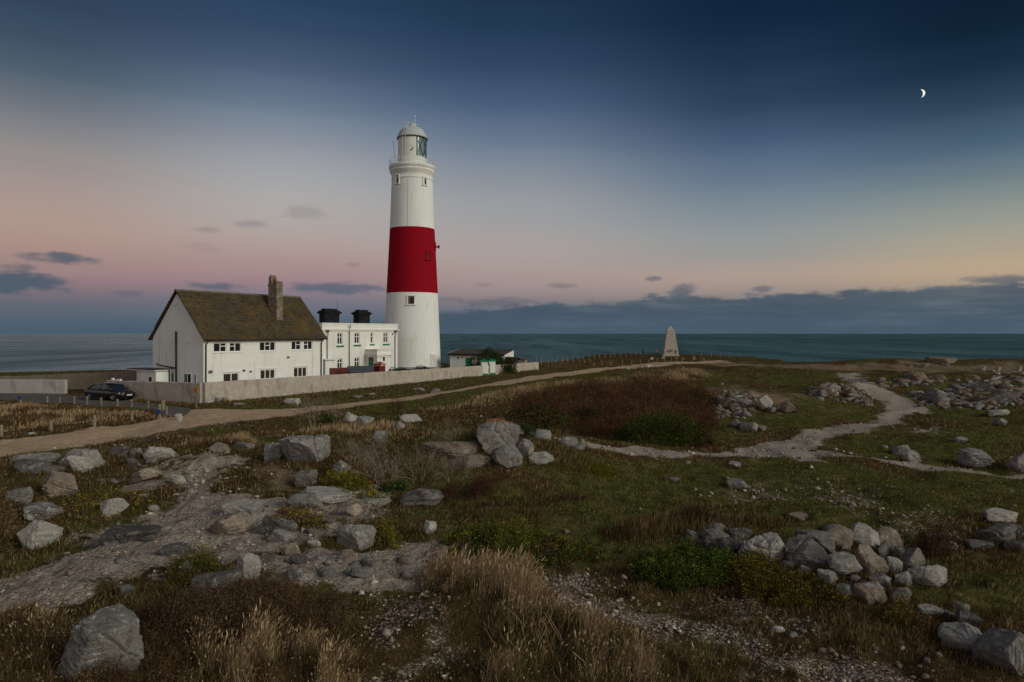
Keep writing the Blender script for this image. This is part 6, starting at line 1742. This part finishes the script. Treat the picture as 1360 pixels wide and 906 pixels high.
# --- the bramble thicket along the hollow beyond the mound
def thicket():
    rg = np.random.default_rng(55)
    P = np.array([at(*q)[:2] for q in [(640, 560), (700, 552), (790, 580), (860, 592), (940, 588), (955, 560), (940, 535), (915, 522), (860, 520), (780, 522), (700, 530)]])
    lo, hi = P.min(0), P.max(0); n = 2600
    X = rg.uniform(lo[0], hi[0], n * 4); Y = rg.uniform(lo[1], hi[1], n * 4); k = poly_sd(X, Y, P) < 0
    X, Y = X[k][:n], Y[k][:n]; n = len(X); sd = -poly_sd(X, Y, P)
    gap = fbm(X / 2.3, Y / 2.3, 4, 3)
    H = np.clip(1.15 + 1.35 * gap, .25, 2.0) * np.clip(sd / 1.6, .4, 1)
    B = np.stack([X, Y, tz(X, Y)], -1); parts = []
    segs = []; keep = (gap > -.42); X, Y, H, B, sd = X[keep], Y[keep], H[keep], B[keep], sd[keep]; n = len(X)
    for i in range(n):
        a = rg.uniform(0, 6.28); s = rg.uniform(.05, .5)
        m = B[i] + np.array([math.cos(a) * s * .4, math.sin(a) * s * .4, H[i] * .6]); e = B[i] + np.array([math.cos(a) * s, math.sin(a) * s, H[i] * rg.uniform(.85, 1.2)])
        segs += [(B[i], m, .016, .012), (m, e, .012, .006)]
        for j in range(3):
            t = m + (e - m) * rg.uniform(0, 1); segs.append((t, t + rg.normal(0, .22, 3) + np.array([0, 0, .1]), .008, .004))
    BR = [(.068, .030, .016), (.11, .050, .026), (.042, .020, .013), (.155, .082, .045)]
    parts.append(stick_arrays(segs, jit(rg, BR, len(segs))))
    q = 34; t = rg.uniform(.1, 1.1, (n, q, 1)) ** .6
    Pp = B[:, None] + np.concatenate([rg.normal(0, .30, (n, q, 2)), t * H[:, None, None]], -1); Pp = Pp.reshape(-1, 3)
    cl = np.repeat(fbm(X / 1.5, Y / 1.5, 8, 3), q)
    c = np.where((cl > .22)[:, None], jit(rg, [(.085, .068, .032), (.055, .052, .02)], n * q), np.where((cl < -.3)[:, None], jit(rg, [(.15, .10, .062), (.10, .062, .04)], n * q), jit(rg, BR, n * q)))
    parts.append(leaf_arrays(rg, Pp, np.full(n * q, .045), c))
    V, F, C = merge(parts)
    tag(tri_mesh('bramble_undergrowth', V, F, PLANT, C), 'dark red brown bramble thicket filling the hollow beyond the mound', 'undergrowth', kind='stuff')
thicket()
for i, (px, py, h) in enumerate([(690, 556, 1.5), (722, 558, 1.3), (752, 566, 1.5), (790, 580, 1.2), (812, 572, 1.6), (838, 562, 1.7), (930, 578, 1.3), (948, 566, 1.2), (900, 548, 1.6), (760, 545, 1.7)]):
    b_ = twig_bush(px, py, h, 1.0, 9, 'bare reddish bramble standing up out of the dark thicket', 'bramble_bush', [(.15, .075, .04), (.10, .048, .026), (.06, .03, .018)], .018, 4, (900, .035, [(.068, .030, .016), (.11, .050, .026)]), 60 + i)
    b_['group'] = 'brambles standing out of the thicket'
def leaf_dome(name, label, p, rx, ry, h, n, leaf, pals, seed, cat='bush', stemc=DARKB):
    """a rounded evergreen: stems, and leaves in lumps with dips between them"""
    rg = np.random.default_rng(seed); d = rg.normal(size=(n, 3)); d[:, 2] = np.abs(d[:, 2]); d /= np.linalg.norm(d, axis=1)[:, None]
    lump = 1 + .38 * fbm3(d, 1.8, seed, 3) + .24 * fbm3(d, 5, seed + 2, 2)
    rr = (1 - .45 * rg.uniform(0, 1, n) ** 2.2) * lump
    P = d * rr[:, None] * np.array([rx, ry, h]) + np.array(p)
    col = jit(rg, pals, n)
    lv = leaf_arrays(rg, P, np.full(n, leaf), col, .8)
    m = 60; k = rg.integers(n, size=m)
    st = stick_arrays([(np.array(p) + rg.normal(0, .1, 3) * np.array([rx, ry, 0]), P[i], .03, .01) for i in k], jit(rg, stemc, m))
    return plant(name, label, cat, st, lv)
pp = at(868, 590); leaf_dome('green_shrub', 'rounded dark green shrub at the front of the bramble thicket', pp + Vector((.4, .9, -.1)), 2.2, 1.5, 1.65, 12000, .045, [(.045, .066, .014), (.085, .105, .022), (.022, .034, .010)], 71)
pp = at(908, 592); leaf_dome('brown_shrub', 'brownish green shrub sloping down right of the dark green one', pp + Vector((.2, .7, -.1)), 1.6, 1.3, 1.25, 5000, .045, [(.045, .036, .017), (.06, .05, .02), (.03, .022, .014)], 72)
for px, py, lab, cols, sd, sz in ((712, 562, 'low olive shrub at the left end of the bramble thicket', [(.055, .055, .018), (.08, .07, .025), (.035, .03, .014)], 75, (1.5, 1.1, 1.0)),
                              (775, 566, 'small dark leafy shrub in the middle of the bramble thicket front', [(.030, .034, .012), (.05, .05, .018), (.02, .02, .01)], 76, (1.2, 1.0, 1.25)),
                              (835, 535, 'tan withered shrub standing on top of the bramble thicket', [(.15, .10, .055), (.11, .07, .038), (.07, .045, .025)], 77, (2.0, 1.5, 1.6)),
                              (925, 540, 'brownish shrub at the far right end of the bramble thicket', [(.075, .045, .025), (.05, .04, .018), (.035, .02, .012)], 78, (1.7, 1.4, 1.4))):
    pp = at(px, py); leaf_dome('withered_shrub', lab, pp - Vector((0, 0, .1)), *sz, 4200, .05, cols, sd)
pp = gp(-3.1, 97.0); leaf_dome('evergreen_bush', 'large dark green bush behind the gate in front of the long shed', pp, 2.8, 2.0, 2.9, 11000, .10, [(.030, .048, .012), (.055, .070, .018), (.018, .028, .010)], 73)
pp = gp(-.6, 97.5); leaf_dome('evergreen_bush', 'smaller dark bush right of the gate pillars', pp, 1.3, 1.2, 2.3, 3500, .09, [(.030, .045, .012), (.045, .058, .016), (.018, .028, .010)], 74)
# bleached grass on the bank crests and along the island by the car park
def crest(n, poly, h, pals, seed): return sward(n, poly, h, pals, 0.0, .5, 2.2, seed, .012)
grassclump('bank_grass', 'bleached grass along the bank crest behind the bramble thicket', [crest(13000, [(560, 545), (640, 524), (700, 511), (780, 503), (850, 495), (930, 489), (945, 500), (900, 512), (800, 518), (700, 528), (620, 545)], .55, [TURF_B, TAN, TAN], 31)])
grassclump('island_grass', 'brown grass island between the car park and the dirt track', [crest(8000, [(-60, 534), (0, 534), (100, 541), (195, 547), (236, 557), (120, 562), (0, 574), (-60, 580)], .38, [TURF_B, DARKB, TAN], 32)])
grassclump('mound_grass', 'mossy brown grass on the right flank of the grassy mound', [crest(7000, [(660, 600), (690, 566), (720, 572), (780, 602), (830, 632), (800, 640), (720, 625), (680, 640)], .26, [TURF_B, TURF_G, TURF_B, YELG], 33)])
grassclump('hollow_grass', 'brown grass in the hollow between the thorn bush and the flower bank', [crest(9000, [(560, 690), (600, 668), (680, 655), (760, 650), (800, 664), (720, 690), (640, 700)], .24, [DARKB, TURF_B, TURF_G], 34)])
grassclump('scree_grass', 'tan grass tufts along the head of the scree', [crest(2600, [(232, 600), (238, 586), (290, 584), (340, 582), (350, 600), (300, 602)], .45, [DARKB, TURF_B, TAN], 35)])
grassclump('bank_top_grass', 'tan grass below the striped boulder and the track', [crest(4200, [(330, 582), (380, 566), (450, 560), (540, 560), (620, 560), (640, 575), (560, 585), (470, 585), (380, 585)], .36, [DARKB, TURF_B, TAN], 36)])
grassclump('field_edge_grass', 'rough brown ground cover between the garden wall end and the obelisk', [crest(7000, [(716, 492), (716, 482), (780, 480), (850, 476), (860, 481), (790, 488), (745, 496)], .5, [DARKB, DARKB, TURF_B], 37)])
grassclump('row_grass', 'dark rough grass behind the big boulder row', [crest(4500, [(800, 705), (900, 690), (1000, 690), (1060, 694), (1060, 704), (960, 712), (860, 725), (800, 722)], .32, [DARKB, DARKB, TURF_B], 38)])

grassclump('verge_weeds', 'rank grass and weeds along the foot of the long garden wall', [sward(5200, [(276, 538), (400, 526), (520, 512), (636, 499.5), (637, 502), (520, 515), (400, 530), (276, 543)], .34, [DARKB, TURF_B, TURF_G], 0.0, .8, 1.2, 51, .012)])
grassclump('wall_foot_weeds', 'dark weeds along the foot of the grey wall behind the posts', [sward(1800, [(172, 531.5), (266, 538.5), (266, 541.5), (172, 534.5)], .30, [DARKB, TURF_B], 0.0, .8, 1.2, 52, .012)])
grassclump('end_wall_weeds', 'dark tufts below the short end wall', [sward(1500, [(660, 497), (714, 491), (722, 493.5), (662, 500)], .38, [DARKB, TURF_B], 0.0, .8, 1.2, 53, .014)])
# ------------------------------------------------------------------ parked car
def build_car():
    p = at(137, 532.5)
    p = Vector((p.x, p.y + 1.0, 0)); p.z = float(tz(p.x, p.y)) + .01
    root = empty('parked_car', p, R(-20), 'dark saloon car parked nose out by the grey wall', 'car')
    PAINT = mat('dark_car_paint', (0.012, 0.009, 0.013), .16, spec=.6); BLK = mat('black_plastic', (0.01, 0.01, 0.01), .6)
    # x is forward; stations: x, half width, bottom, belt height
    ST = [(-2.24, .60, .42, .78), (-2.18, .76, .30, .93), (-1.75, .85, .22, 1.00), (-1.1, .88, .20, .98), (-.2, .89, .20, .95), (.7, .88, .20, .93), (1.2, .87, .21, .88), (1.8, .82, .24, .80), (2.12, .72, .28, .70), (2.24, .58, .36, .58)]
    V = []; F = []
    for x, w_, zb, zt in ST:
        h = zt - zb
        ring = [(0, zb), (w_ * .86, zb), (w_ * .97, zb + .12 * h), (w_, zb + .45 * h), (w_ * .985, zb + .72 * h), (w_ * .93, zb + .92 * h), (w_ * .80, zt), (0, zt + .035)]
        ring = ring + [(-a, b) for a, b in ring[-2:0:-1]]
        V += [(x, a, b) for a, b in ring]
    n = 14
    for i in range(len(ST) - 1):
        for j in range(n): F.append((i * n + j, i * n + (j + 1) % n, (i + 1) * n + (j + 1) % n, (i + 1) * n + j))
    F.append(tuple(range(n))[::-1]); F.append(tuple((len(ST) - 1) * n + j for j in range(n)))
    b = MB(); b.add(V, F, True); bo = b.build('body', PAINT, root)
    md = bo.modifiers.new('round', 'SUBSURF'); md.levels = 1; md.render_levels = 2
    # greenhouse
    GH = [(-1.72, .70, .96, .985), (-1.05, .62, .96, 1.34), (-.55, .60, .95, 1.41), (.15, .60, .94, 1.40), (.55, .62, .93, 1.29), (1.12, .72, .88, .90)]
    V = []; F = []
    for x, w_, zb, zt in GH: V += [(x, -w_ - .14 * (1 if zt - zb > .2 else 0), zb), (x, -w_, zt), (x, w_, zt), (x, w_ + .14 * (1 if zt - zb > .2 else 0), zb)]
    for i in range(len(GH) - 1):
        for j in range(3): F.append((i * 4 + j, i * 4 + j + 1, (i + 1) * 4 + j + 1, (i + 1) * 4 + j))
    MB().add(V, F, False).build('window', mat('car_glass', (.015, .02, .025), .05, spec=.7), root)
    rf = MB(); V = []; F = []
    RFP = [(-1.10, .60, 1.335), (-.95, .61, 1.385), (-.55, .60, 1.43), (.15, .60, 1.42), (.36, .605, 1.375), (.50, .60, 1.325)]
    for x, w_, z in RFP: V += [(x, -w_ - .02, z - .035), (x, -w_ * .8, z + .012), (x, 0, z + .03), (x, w_ * .8, z + .012), (x, w_ + .02, z - .035)]
    for i in range(len(RFP) - 1):
        for j in range(4): F.append((i * 5 + j, i * 5 + j + 1, (i + 1) * 5 + j + 1, (i + 1) * 5 + j))
    rf.add(V, F, True).build('roof', PAINT, root)
    for s in (-1, 1):
        pl = MB()
        for (xa, za), (xb, zb), wa, wb in (((-1.72, .99), (-1.06, 1.35), .72, .63), ((-.22, .95), (-.25, 1.41), .75, .615), ((1.12, .91), (.52, 1.31), .74, .63)):
            pl.tube([(xa, s * wa, za), (xb, s * wb, zb)], .045, 6)
        pl.build('pillar', PAINT, root)
        MB().box(.80, .95, s * .86 if s > 0 else -1.02, 1.02 if s > 0 else -.86, .92, 1.05).build('wing_mirror', BLK, root, bevel=.03)
        hl = MB(); hl.add([(2.03, s * .42, .57), (2.07, s * .44, .69), (1.90, s * .76, .71), (1.86, s * .765, .60), (2.20, s * .42, .56), (2.16, s * .44, .685), (1.95, s * .78, .70), (1.95, s * .785, .60)], [(0, 1, 2, 3), (4, 7, 6, 5), (0, 4, 5, 1), (1, 5, 6, 2), (2, 6, 7, 3), (3, 7, 4, 0)])
        hl.build('headlight', mat('headlight_glass', (.55, .55, .52), .15, spec=.8), root)
    for x in (-1.38, 1.36):
        for s in (-1, 1):
            t_ = MB().lathe([(.20, -.10), (.30, -.11), (.325, -.06), (.325, .06), (.30, .11), (.20, .10)], 28)
            M = Matrix.Translation((x, s * .80, .325)) @ Matrix.Rotation(R(90), 4, 'X')
            t_.v = [tuple(M @ Vector(v)) for v in t_.v]
            wo_ = t_.build('wheel', mat('tyre_rubber', (.012, .012, .012), .85), root)
            r_ = MB().lathe([(.0, .07), (.08, .075), (.09, .05), (.19, .06), (.205, .09)], 20); r_.v = [tuple(M @ Vector((v[0], v[1], -v[2] * s))) for v in r_.v]
            r_.build('rim', mat('alloy_rim', (.22, .22, .22), .35, metal=.8), wo_)
            a = MB().lathe([(.355, -.02), (.385, .0), (.355, .02)], 24, a0=R(10), a1=R(170)); M2 = Matrix.Translation((x, s * .885, .325)) @ Matrix.Rotation(R(90), 4, 'X')
            a.v = [tuple(M2 @ Vector(v)) for v in a.v]; a.build('wheel_arch', BLK, root)
    MB().box(2.235, 2.262, -.26, .26, .43, .54).build('number_plate', mat('plate_white', (.62, .62, .56), .5), root)
    MB().box(2.18, 2.235, -.36, .36, .58, .66).build('grille', BLK, root, bevel=.02)
    MB().box(2.16, 2.24, -.62, .62, .27, .36).build('lower_grille', BLK, root, bevel=.02)
    return root
build_car()

# ------------------------------------------------------------------ posts, ropes, signs
TIMBER = mat('weathered_post', (.22, .185, .125), .9, .35, 5.0, .01, 30)
DARKT = mat('dark_post', (.14, .11, .075), .9, .35, 5.0, .01, 30)
def post_mesh(h, r):
    m_ = MB(); m_.lathe([(r, -.25), (r, h - .06), (r * .82, h - .015), (r * .35, h), (.001, h + .002)], 12)
    return m_
def post(px, y1, y0, label, group, m_=TIMBER, r=.075, cat='post', name='wooden_post'):
    p = at(px, y1); h = max(.35, (y1 - y0) / FOC * p.y)
    o = post_mesh(h, r).build(name, m_, None, p); o.rotation_euler = (random.uniform(-.04, .04), random.uniform(-.05, .05), random.uniform(0, 6))
    tag(o, label, cat, group); return p, h
row = [(26, 535.5, 528), (63, 535, 526.5), (79.5, 535.5, 527.5), (98.7, 536.5, 527), (115.5, 537, 527), (134.6, 539, 528), (156, 540, 530), (174.7, 540.5, 530.5), (196.5, 543.5, 532.5)]
prev = None; ropes = []
for px, y1, y0 in row:
    p, h = post(px, y1, y0, 'short wooden post in the roped row along the car park edge', 'roped posts along the car park')
    t_ = p + Vector((0, 0, h - .12))
    if prev is not None and px > 90: ropes.append((prev, t_))
    prev = t_
rp = MB()
p, h = post(216.4, 545, 531.5, 'thick tall wooden post at the corner of the car park rope', None, r=.14)
ropes.append((prev, p + Vector((0, 0, h - .35))))
for a, b in ropes:
    rp.tube([a.lerp(b, q / 8) - Vector((0, 0, .22 * 4 * (q / 8) * (1 - q / 8))) for q in range(9)], .022, 5)
tag(rp.build('rope', DARKT), 'dark rope slung between the short posts by the parked car', 'rope')
post(221.4, 551.5, 539.5, 'leaning short post just right of the thick corner post', None, r=.07)
for px, y1, y0, lab in ((2, 580.5, 564.5, 'pale post on the grass island, at the left edge of the view'), (67.5, 572.5, 558.5, 'pale post on the grass island between the edge post and the tallest one'), (125.6, 567, 551.5, 'tallest pale post on the near side of the grass island'), (175.3, 559, 547.5, 'pale post on the grass island nearest the track bend')):
    post(px, y1, y0, lab, None, r=.09)
BLUE = mat('blue_sign', (.012, .04, .20), .5)
def sign_post(px, y1, ytop, sy0, sy1, wpx, lab):
    p = at(px, y1); s = p.y / FOC; h = (y1 - ytop) * s
    r = empty('sign_post', p, 0, lab, 'sign')
    post_mesh(h, .075).build('post', TIMBER, r)
    c = h - ((sy0 + sy1) / 2 - ytop) * s; hh = (sy1 - sy0) * s / 2; ww = wpx * s / 2
    MB().box(-ww, ww, -.115, -.085, c - hh, c + hh).build('sign_panel', BLUE, r, bevel=.01)
sign_post(212, 557.5, 536.5, 544, 549.5, 5, 'wooden post with a blue sign board at the track bend')
sign_post(27.5, 536, 526, 526.3, 530, 4.5, 'short post with a small blue sign at the far left of the car park')
p, h = post(260.3, 541.5, 526.5, 'dark topped post at the corner of the garden wall', None, r=.10, m_=DARKT)
# yellow notice on the grey wall
nrm = Vector((-.453, -.891, 0)); c = Vector((-25.66, 55.84, 1.14)) + nrm * .21
r = empty('wall_notice', c, math.atan2(-.453, .891), 'square yellow notice fixed to the grey wall near its corner', 'sign')
YEL = mat('yellow_notice', (.60, .27, .015), .6)
r.rotation_euler = (0, 0, math.atan2(nrm.y, nrm.x) + math.pi / 2)
MB().box(-.20, .20, -.02, .02, -.24, .24).build('sign_panel', YEL, r)
mk = MB(); mk.box(-.12, -.06, -.026, -.021, -.08, .15); mk.box(-.06, .03, -.026, -.021, -.08, -.03); mk.box(.07, .13, -.026, -.021, -.02, .17); mk.box(-.12, .12, -.026, -.021, -.19, -.15)
mk.build('sign_mark', mat('dark_sign_mark', (.10, .05, .01), .6), r)
# white board on the end of the wall
p = Vector((-35.2, 60.75, 1.50)); r = MB(); r.box(-.65, .65, -.09, .09, 0, .09); r.box(.42, .64, -.10, .10, .091, .22); r.box(-.64, -.2, -.10, .10, .091, .16)
o = r.build('white_board', TRIM, None, p, bevel=.02); o.rotation_euler = (0, 0, 2.67); tag(o, 'white board lying on the end of the grey wall behind the car', 'board')

# rows of fence posts on the rough ground towards the obelisk
def far_post(px, d, h, lab, grp, proto={}):
    x = (px - 680) / FOC * d
    if 'm' not in proto:
        proto['m'] = MB().lathe([(.06, -.4), (.055, .96), (.04, 1.0), (.001, 1.005)], 8).build('fence_post', mat('pale_fence_timber', (.26, .20, .14), .9, .3, 4), None); o = proto['m']
    else: o = proto['m'].copy(); COL.objects.link(o)
    o.location = (x, d, float(tz(x, d))); o.scale = (1, 1, h); o.rotation_euler = (random.uniform(-.05, .05), random.uniform(-.05, .05), 0)
    tag(o, lab, 'fence post', grp)
for i, px in enumerate(np.linspace(704.5, 866, 24)):
    far_post(float(px + random.uniform(-1.2, 1.2)), 126 + 36 * i / 23, random.uniform(.9, 1.15), 'pale fence post in the outer row standing against the sea', 'outer row of fence posts')
for i, px in enumerate([719, 728, 737.6, 746.5, 754, 762, 770, 776.5, 784]):
    far_post(px, 121 + 10 * i / 8, random.uniform(.85, 1.05), 'pale fence post in the middle row on the brown ground', 'middle row of fence posts')
for i, px in enumerate([789, 799.5, 811, 826.5, 839, 850.5, 861.7, 873, 883.4, 892, 899, 906]):
    far_post(px, 119 + 17 * i / 11, random.uniform(.85, 1.05), 'pale fence post in the inner row beside the dirt track', 'inner row of fence posts')
for i, px in enumerate([920, 932, 945, 957, 969, 981]):
    far_post(px, 150, random.uniform(.8, 1.0), 'pale fence post on the cliff edge right of the obelisk', 'fence posts right of the obelisk')
x = (897 - 680) / FOC * 151.5
r = empty('notice_post', (x, 151.5, float(tz(x, 151.5))), .1, 'brown notice board on a post in front of the obelisk', 'notice board')
MB().box(-.06, .06, -.06, .06, -.3, 1.3).build('post', DARKT, r); MB().box(-.24, .24, -.10, -.065, .75, 1.4).build('sign_panel', mat('brown_board', (.10, .055, .03), .7), r)

# ------------------------------------------------------------------ telephone kiosk
def build_kiosk():
    D = 77.5; x = (504.2 - 680) / FOC * D
    r = empty('telephone_kiosk', (x, D, float(tz(x, D))), R(-33), 'red telephone kiosk with a domed top peeping over the garden wall', 'phone box')
    KR = mat('kiosk_red', (.32, .012, .012), .4); w_ = .45
    MB().box(-w_ - .03, w_ + .03, -w_ - .03, w_ + .03, -.3, .18).build('plinth', KR, r, bevel=.01)
    f = MB()
    for sx in (-1, 1):
        for sy in (-1, 1): f.box(min(sx * w_, sx * (w_ - .12)), max(sx * w_, sx * (w_ - .12)), min(sy * w_, sy * (w_ - .12)), max(sy * w_, sy * (w_ - .12)), .181, 2.0)
    f.box(-w_ - .01, w_ + .01, -w_ - .01, w_ + .01, 2.001, 2.22)
    for z in np.linspace(.2, 1.98, 9):
        for a in (0, 1):
            for s in (-1, 1):
                q = (-w_ + .12, w_ - .12, s * (w_ - .045) - .015, s * (w_ - .045) + .015, z - .018, z + .018)
                f.box(*q) if a == 0 else f.box(q[2], q[3], q[0], q[1], q[4], q[5])
    f.build('frame', KR, r)
    MB().box(-w_ + .06, w_ - .06, -w_ + .06, w_ - .06, .2, 1.99).build('window', mat('kiosk_glass', (.05, .035, .035), .1), r)
    for s, a in ((-1, 0), (1, 0), (-1, 1), (1, 1)):
        q = (-.32, .32, s * (w_ + .012) - .008, s * (w_ + .012) + .008, 2.06, 2.17); m_ = MB()
        m_.box(*q) if a == 0 else m_.box(q[2], q[3], q[0], q[1], q[4], q[5])
        m_.build('sign_panel', mat('opal_sign', (.55, .45, .30), .5), r)
    V = []; F = []; n = 8
    for i in range(n + 1):
        for j in range(n + 1):
            u, v = -1 + 2 * i / n, -1 + 2 * j / n
            V.append((u * (w_ + .05), v * (w_ + .05), 2.225 + .06 + .20 * max(0, 1 - u * u) * .55 + .20 * max(0, 1 - v * v) * .55))
    for i in range(n):
        for j in range(n): a = i * (n + 1) + j; F.append((a, a + n + 1, a + n + 2, a + 1))
    d = MB(); d.add(V, F, True); d.box(-w_ - .05, w_ + .05, -w_ - .05, w_ + .05, 2.221, 2.29); d.build('roof', KR, r)
build_kiosk()
# yard things seen over the wall
a, b = Vector(((437.5 - 680) / FOC * 84, 84)), Vector(((469 - 680) / FOC * 86.5, 86.5))
r = empty('garden_fence', (a.x, a.y, 0), math.atan2(b.y - a.y, b.x - a.x), 'red brown timber fence behind the wall, left of the telephone kiosk', 'fence')
L = (b - a).length; m_ = MB()
for i in range(int(L / .16)): m_.box(i * .16, i * .16 + .14, -.02, .02, -.2, 1.42 + random.uniform(-.03, .03))
m_.build('board_panel', mat('red_brown_boards', (.13, .035, .025), .8, .2, 3), r)
m_ = MB()
for z in (.4, 1.1): m_.box(0, L, .021, .06, z, z + .1)
m_.build('rail', MATS['red_brown_boards'], r)
p = Vector(((481 - 680) / FOC * 83, 83))
r = empty('tool_store', (p.x, p.y, 0), R(20), 'low store with a slate grey roof beside the telephone kiosk', 'shed')
MB().box(-1.45, 1.45, -1.0, 1.6, -.2, 1.05).build('wall', MATS['red_brown_boards'], r)
MB().prism([(-1.2, 1.02), (1.8, 1.60), (1.8, 1.68), (-1.2, 1.10)], -1.6, 1.6, 'x').build('roof', mat('slate_grey_roof', (.085, .09, .10), .7, .15, 2), r)
for px0, px1, lab, sd in ((513, 545, 'clipped dark hedge at the foot of the lighthouse', 81), (545, 574, 'second stretch of dark clipped hedge nearer the shed', 82)):
    d = 95 + (px0 - 513) * .08; x0, x1 = (px0 - 680) / FOC * d, (px1 - 680) / FOC * d
    leaf_dome('clipped_hedge', lab, Vector(((x0 + x1) / 2, d, 0)), (x1 - x0) / 2, .6, 1.0, 2600, .07, [(.016, .018, .010), (.03, .03, .016), (.06, .045, .03)], sd, 'hedge')

# ------------------------------------------------------------------ people by the obelisk
def person(px, d, coat, legs, label, turn, arms=.12, height=1.72):
    x = (px - 680) / FOC * d; z = float(tz(x, d)); k = height / 1.75
    me = bpy.data.meshes.new('person'); bm = bmesh.new(); sk = []
    J = {}
    def v(nm, co, r): J[nm] = bm.verts.new(Vector(co) * k); sk.append((r[0] * k, r[1] * k)); return J[nm]
    v('pel', (0, 0, .95), (.15, .11)); v('wst', (0, 0, 1.10), (.135, .10)); v('chest', (0, 0, 1.32), (.165, .115)); v('neck0', (0, 0, 1.48), (.075, .07)); v('neck', (0, .005, 1.54), (.052, .055)); v('head0', (0, -.01, 1.60), (.068, .085)); v('head', (0, -.01, 1.68), (.073, .09)); v('crown', (0, 0, 1.74), (.045, .055))
    for a, b in (('pel', 'wst'), ('wst', 'chest'), ('chest', 'neck0'), ('neck0', 'neck'), ('neck', 'head0'), ('head0', 'head'), ('head', 'crown')): bm.edges.new((J[a], J[b]))
    for s, n in ((-1, 'l'), (1, 'r')):
        v('sh' + n, (s * .175, 0, 1.42), (.062, .06)); v('el' + n, (s * (.21 + arms), .02, 1.15), (.046, .046)); v('wr' + n, (s * (.22 + arms), -.05, .91), (.033, .033)); v('hd' + n, (s * (.22 + arms), -.065, .82), (.022, .036))
        v('hip' + n, (s * .09, 0, .87), (.092, .10)); v('kn' + n, (s * .105, -.015, .50), (.062, .065)); v('an' + n, (s * .11, .02, .09), (.042, .045)); v('to' + n, (s * .125, -.13, .035), (.040, .030))
        for a, b in (('chest', 'sh'), ('sh', 'el'), ('el', 'wr'), ('wr', 'hd'), ('pel', 'hip'), ('hip', 'kn'), ('kn', 'an'), ('an', 'to')):
            bm.edges.new((J[a if a in ('chest', 'pel') else a + n], J[b + n]))
    bm.to_mesh(me); bm.free()
    o = bpy.data.objects.new('person', me); COL.objects.link(o)
    md = o.modifiers.new('skin', 'SKIN'); md.use_smooth_shade = True
    for i, (a, b) in enumerate(sk): me.skin_vertices[0].data[i].radius = (a, b)
    me.skin_vertices[0].data[0].use_root = True
    sb = o.modifiers.new('sub', 'SUBSURF'); sb.levels = 1; sb.render_levels = 2
    m_ = bpy.data.materials.new('clothes'); m_.use_nodes = True; t = NT(m_.node_tree); bs = t.n['Principled BSDF']
    s_ = t.new('ShaderNodeSeparateXYZ'); t.l.new(t.new('ShaderNodeTexCoord').outputs['Object'], s_.inputs[0])
    c = t.ramp(t.m('DIVIDE', s_.outputs[2], 1.8 * k), [(0, (.02, .017, .015)), (.055, legs), (.50, coat), (.852, (.38, .22, .16))], 'CONSTANT')
    hands = t.m('MULTIPLY', t.m('LESS_THAN', s_.outputs[2], .89 * k), t.m('GREATER_THAN', t.m('ABSOLUTE', s_.outputs[0]), (.165 + arms) * k))
    t.put(bs.inputs['Base Color'], t.mix(hands, c, (.38, .22, .16))); bs.inputs['Roughness'].default_value = .85
    me.materials.append(m_)
    o.location = (x, d, z); o.rotation_euler = (0, 0, turn)
    tag(o, label, 'person')
    hr = MB().lathe([(.0, .125), (.06, .11), (.095, .06), (.10, .0), (.085, -.06)], 14, (0, .02, 1.665)); hr.v = [(a * k, b * k * 1.1, c_ * k) for a, b, c_ in hr.v]
    hr.build('hair', mat('dark_hair', (.02, .015, .012), .7), o)
    ns = MB().tube([(0, -.095 * k, 1.675 * k), (0, -.118 * k, 1.645 * k)], .013 * k, 6); ns.build('nose', mat('skin', (.38, .22, .16), .6), o)
person(853.5, 166, (.015, .035, .14), (.018, .022, .05), 'person in dark blue standing on the cliff edge left of the obelisk', R(170), .02)
person(872.6, 167, (.30, .19, .11), (.03, .028, .03), 'person in a tan jacket close to the left of the obelisk', R(200), .03, 1.55)

# ------------------------------------------------------------------ crescent moon
def build_moon():
    D = 20000.0; c = pt(1222.6, 124.4, D); Rm = 5.3 / FOC * D
    e = (Vector((0, 0, EYE)) - c).normalized(); xr = Vector((0, 0, 1)).cross(e).normalized() * 1.0; ur = e.cross(xr)
    a = R(4); X = (xr * math.cos(a) + ur * math.sin(a)); Y = (-xr * math.sin(a) + ur * math.cos(a))
    n, m = 40, 8; V = []; F = []
    for i in range(n + 1):
        y = math.sin(-math.pi / 2 + math.pi * i / n); w_ = math.sqrt(max(0, 1 - y * y))
        for j in range(m + 1):
            x = w_ * (.52 + .48 * j / m); z = math.sqrt(max(0, 1 - x * x - y * y))
            V.append((X * x + Y * y + e * z) * Rm)
    k = len(V)
    V += [v * .96 for v in V]
    for i in range(n):
        for j in range(m):
            q = (i * (m + 1) + j, i * (m + 1) + j + 1, (i + 1) * (m + 1) + j + 1, (i + 1) * (m + 1) + j)
            F.append(q); F.append(tuple(k + t for t in q[::-1]))
    o = MB().add(V, F, True).build('moon', mat('moonlit_surface', (.1, .1, .1), 1.0, emit=((1.0, .96, .86), .95)), None, c)
    tag(o, 'thin bright crescent moon high in the right of the sky', 'moon')
build_moon()
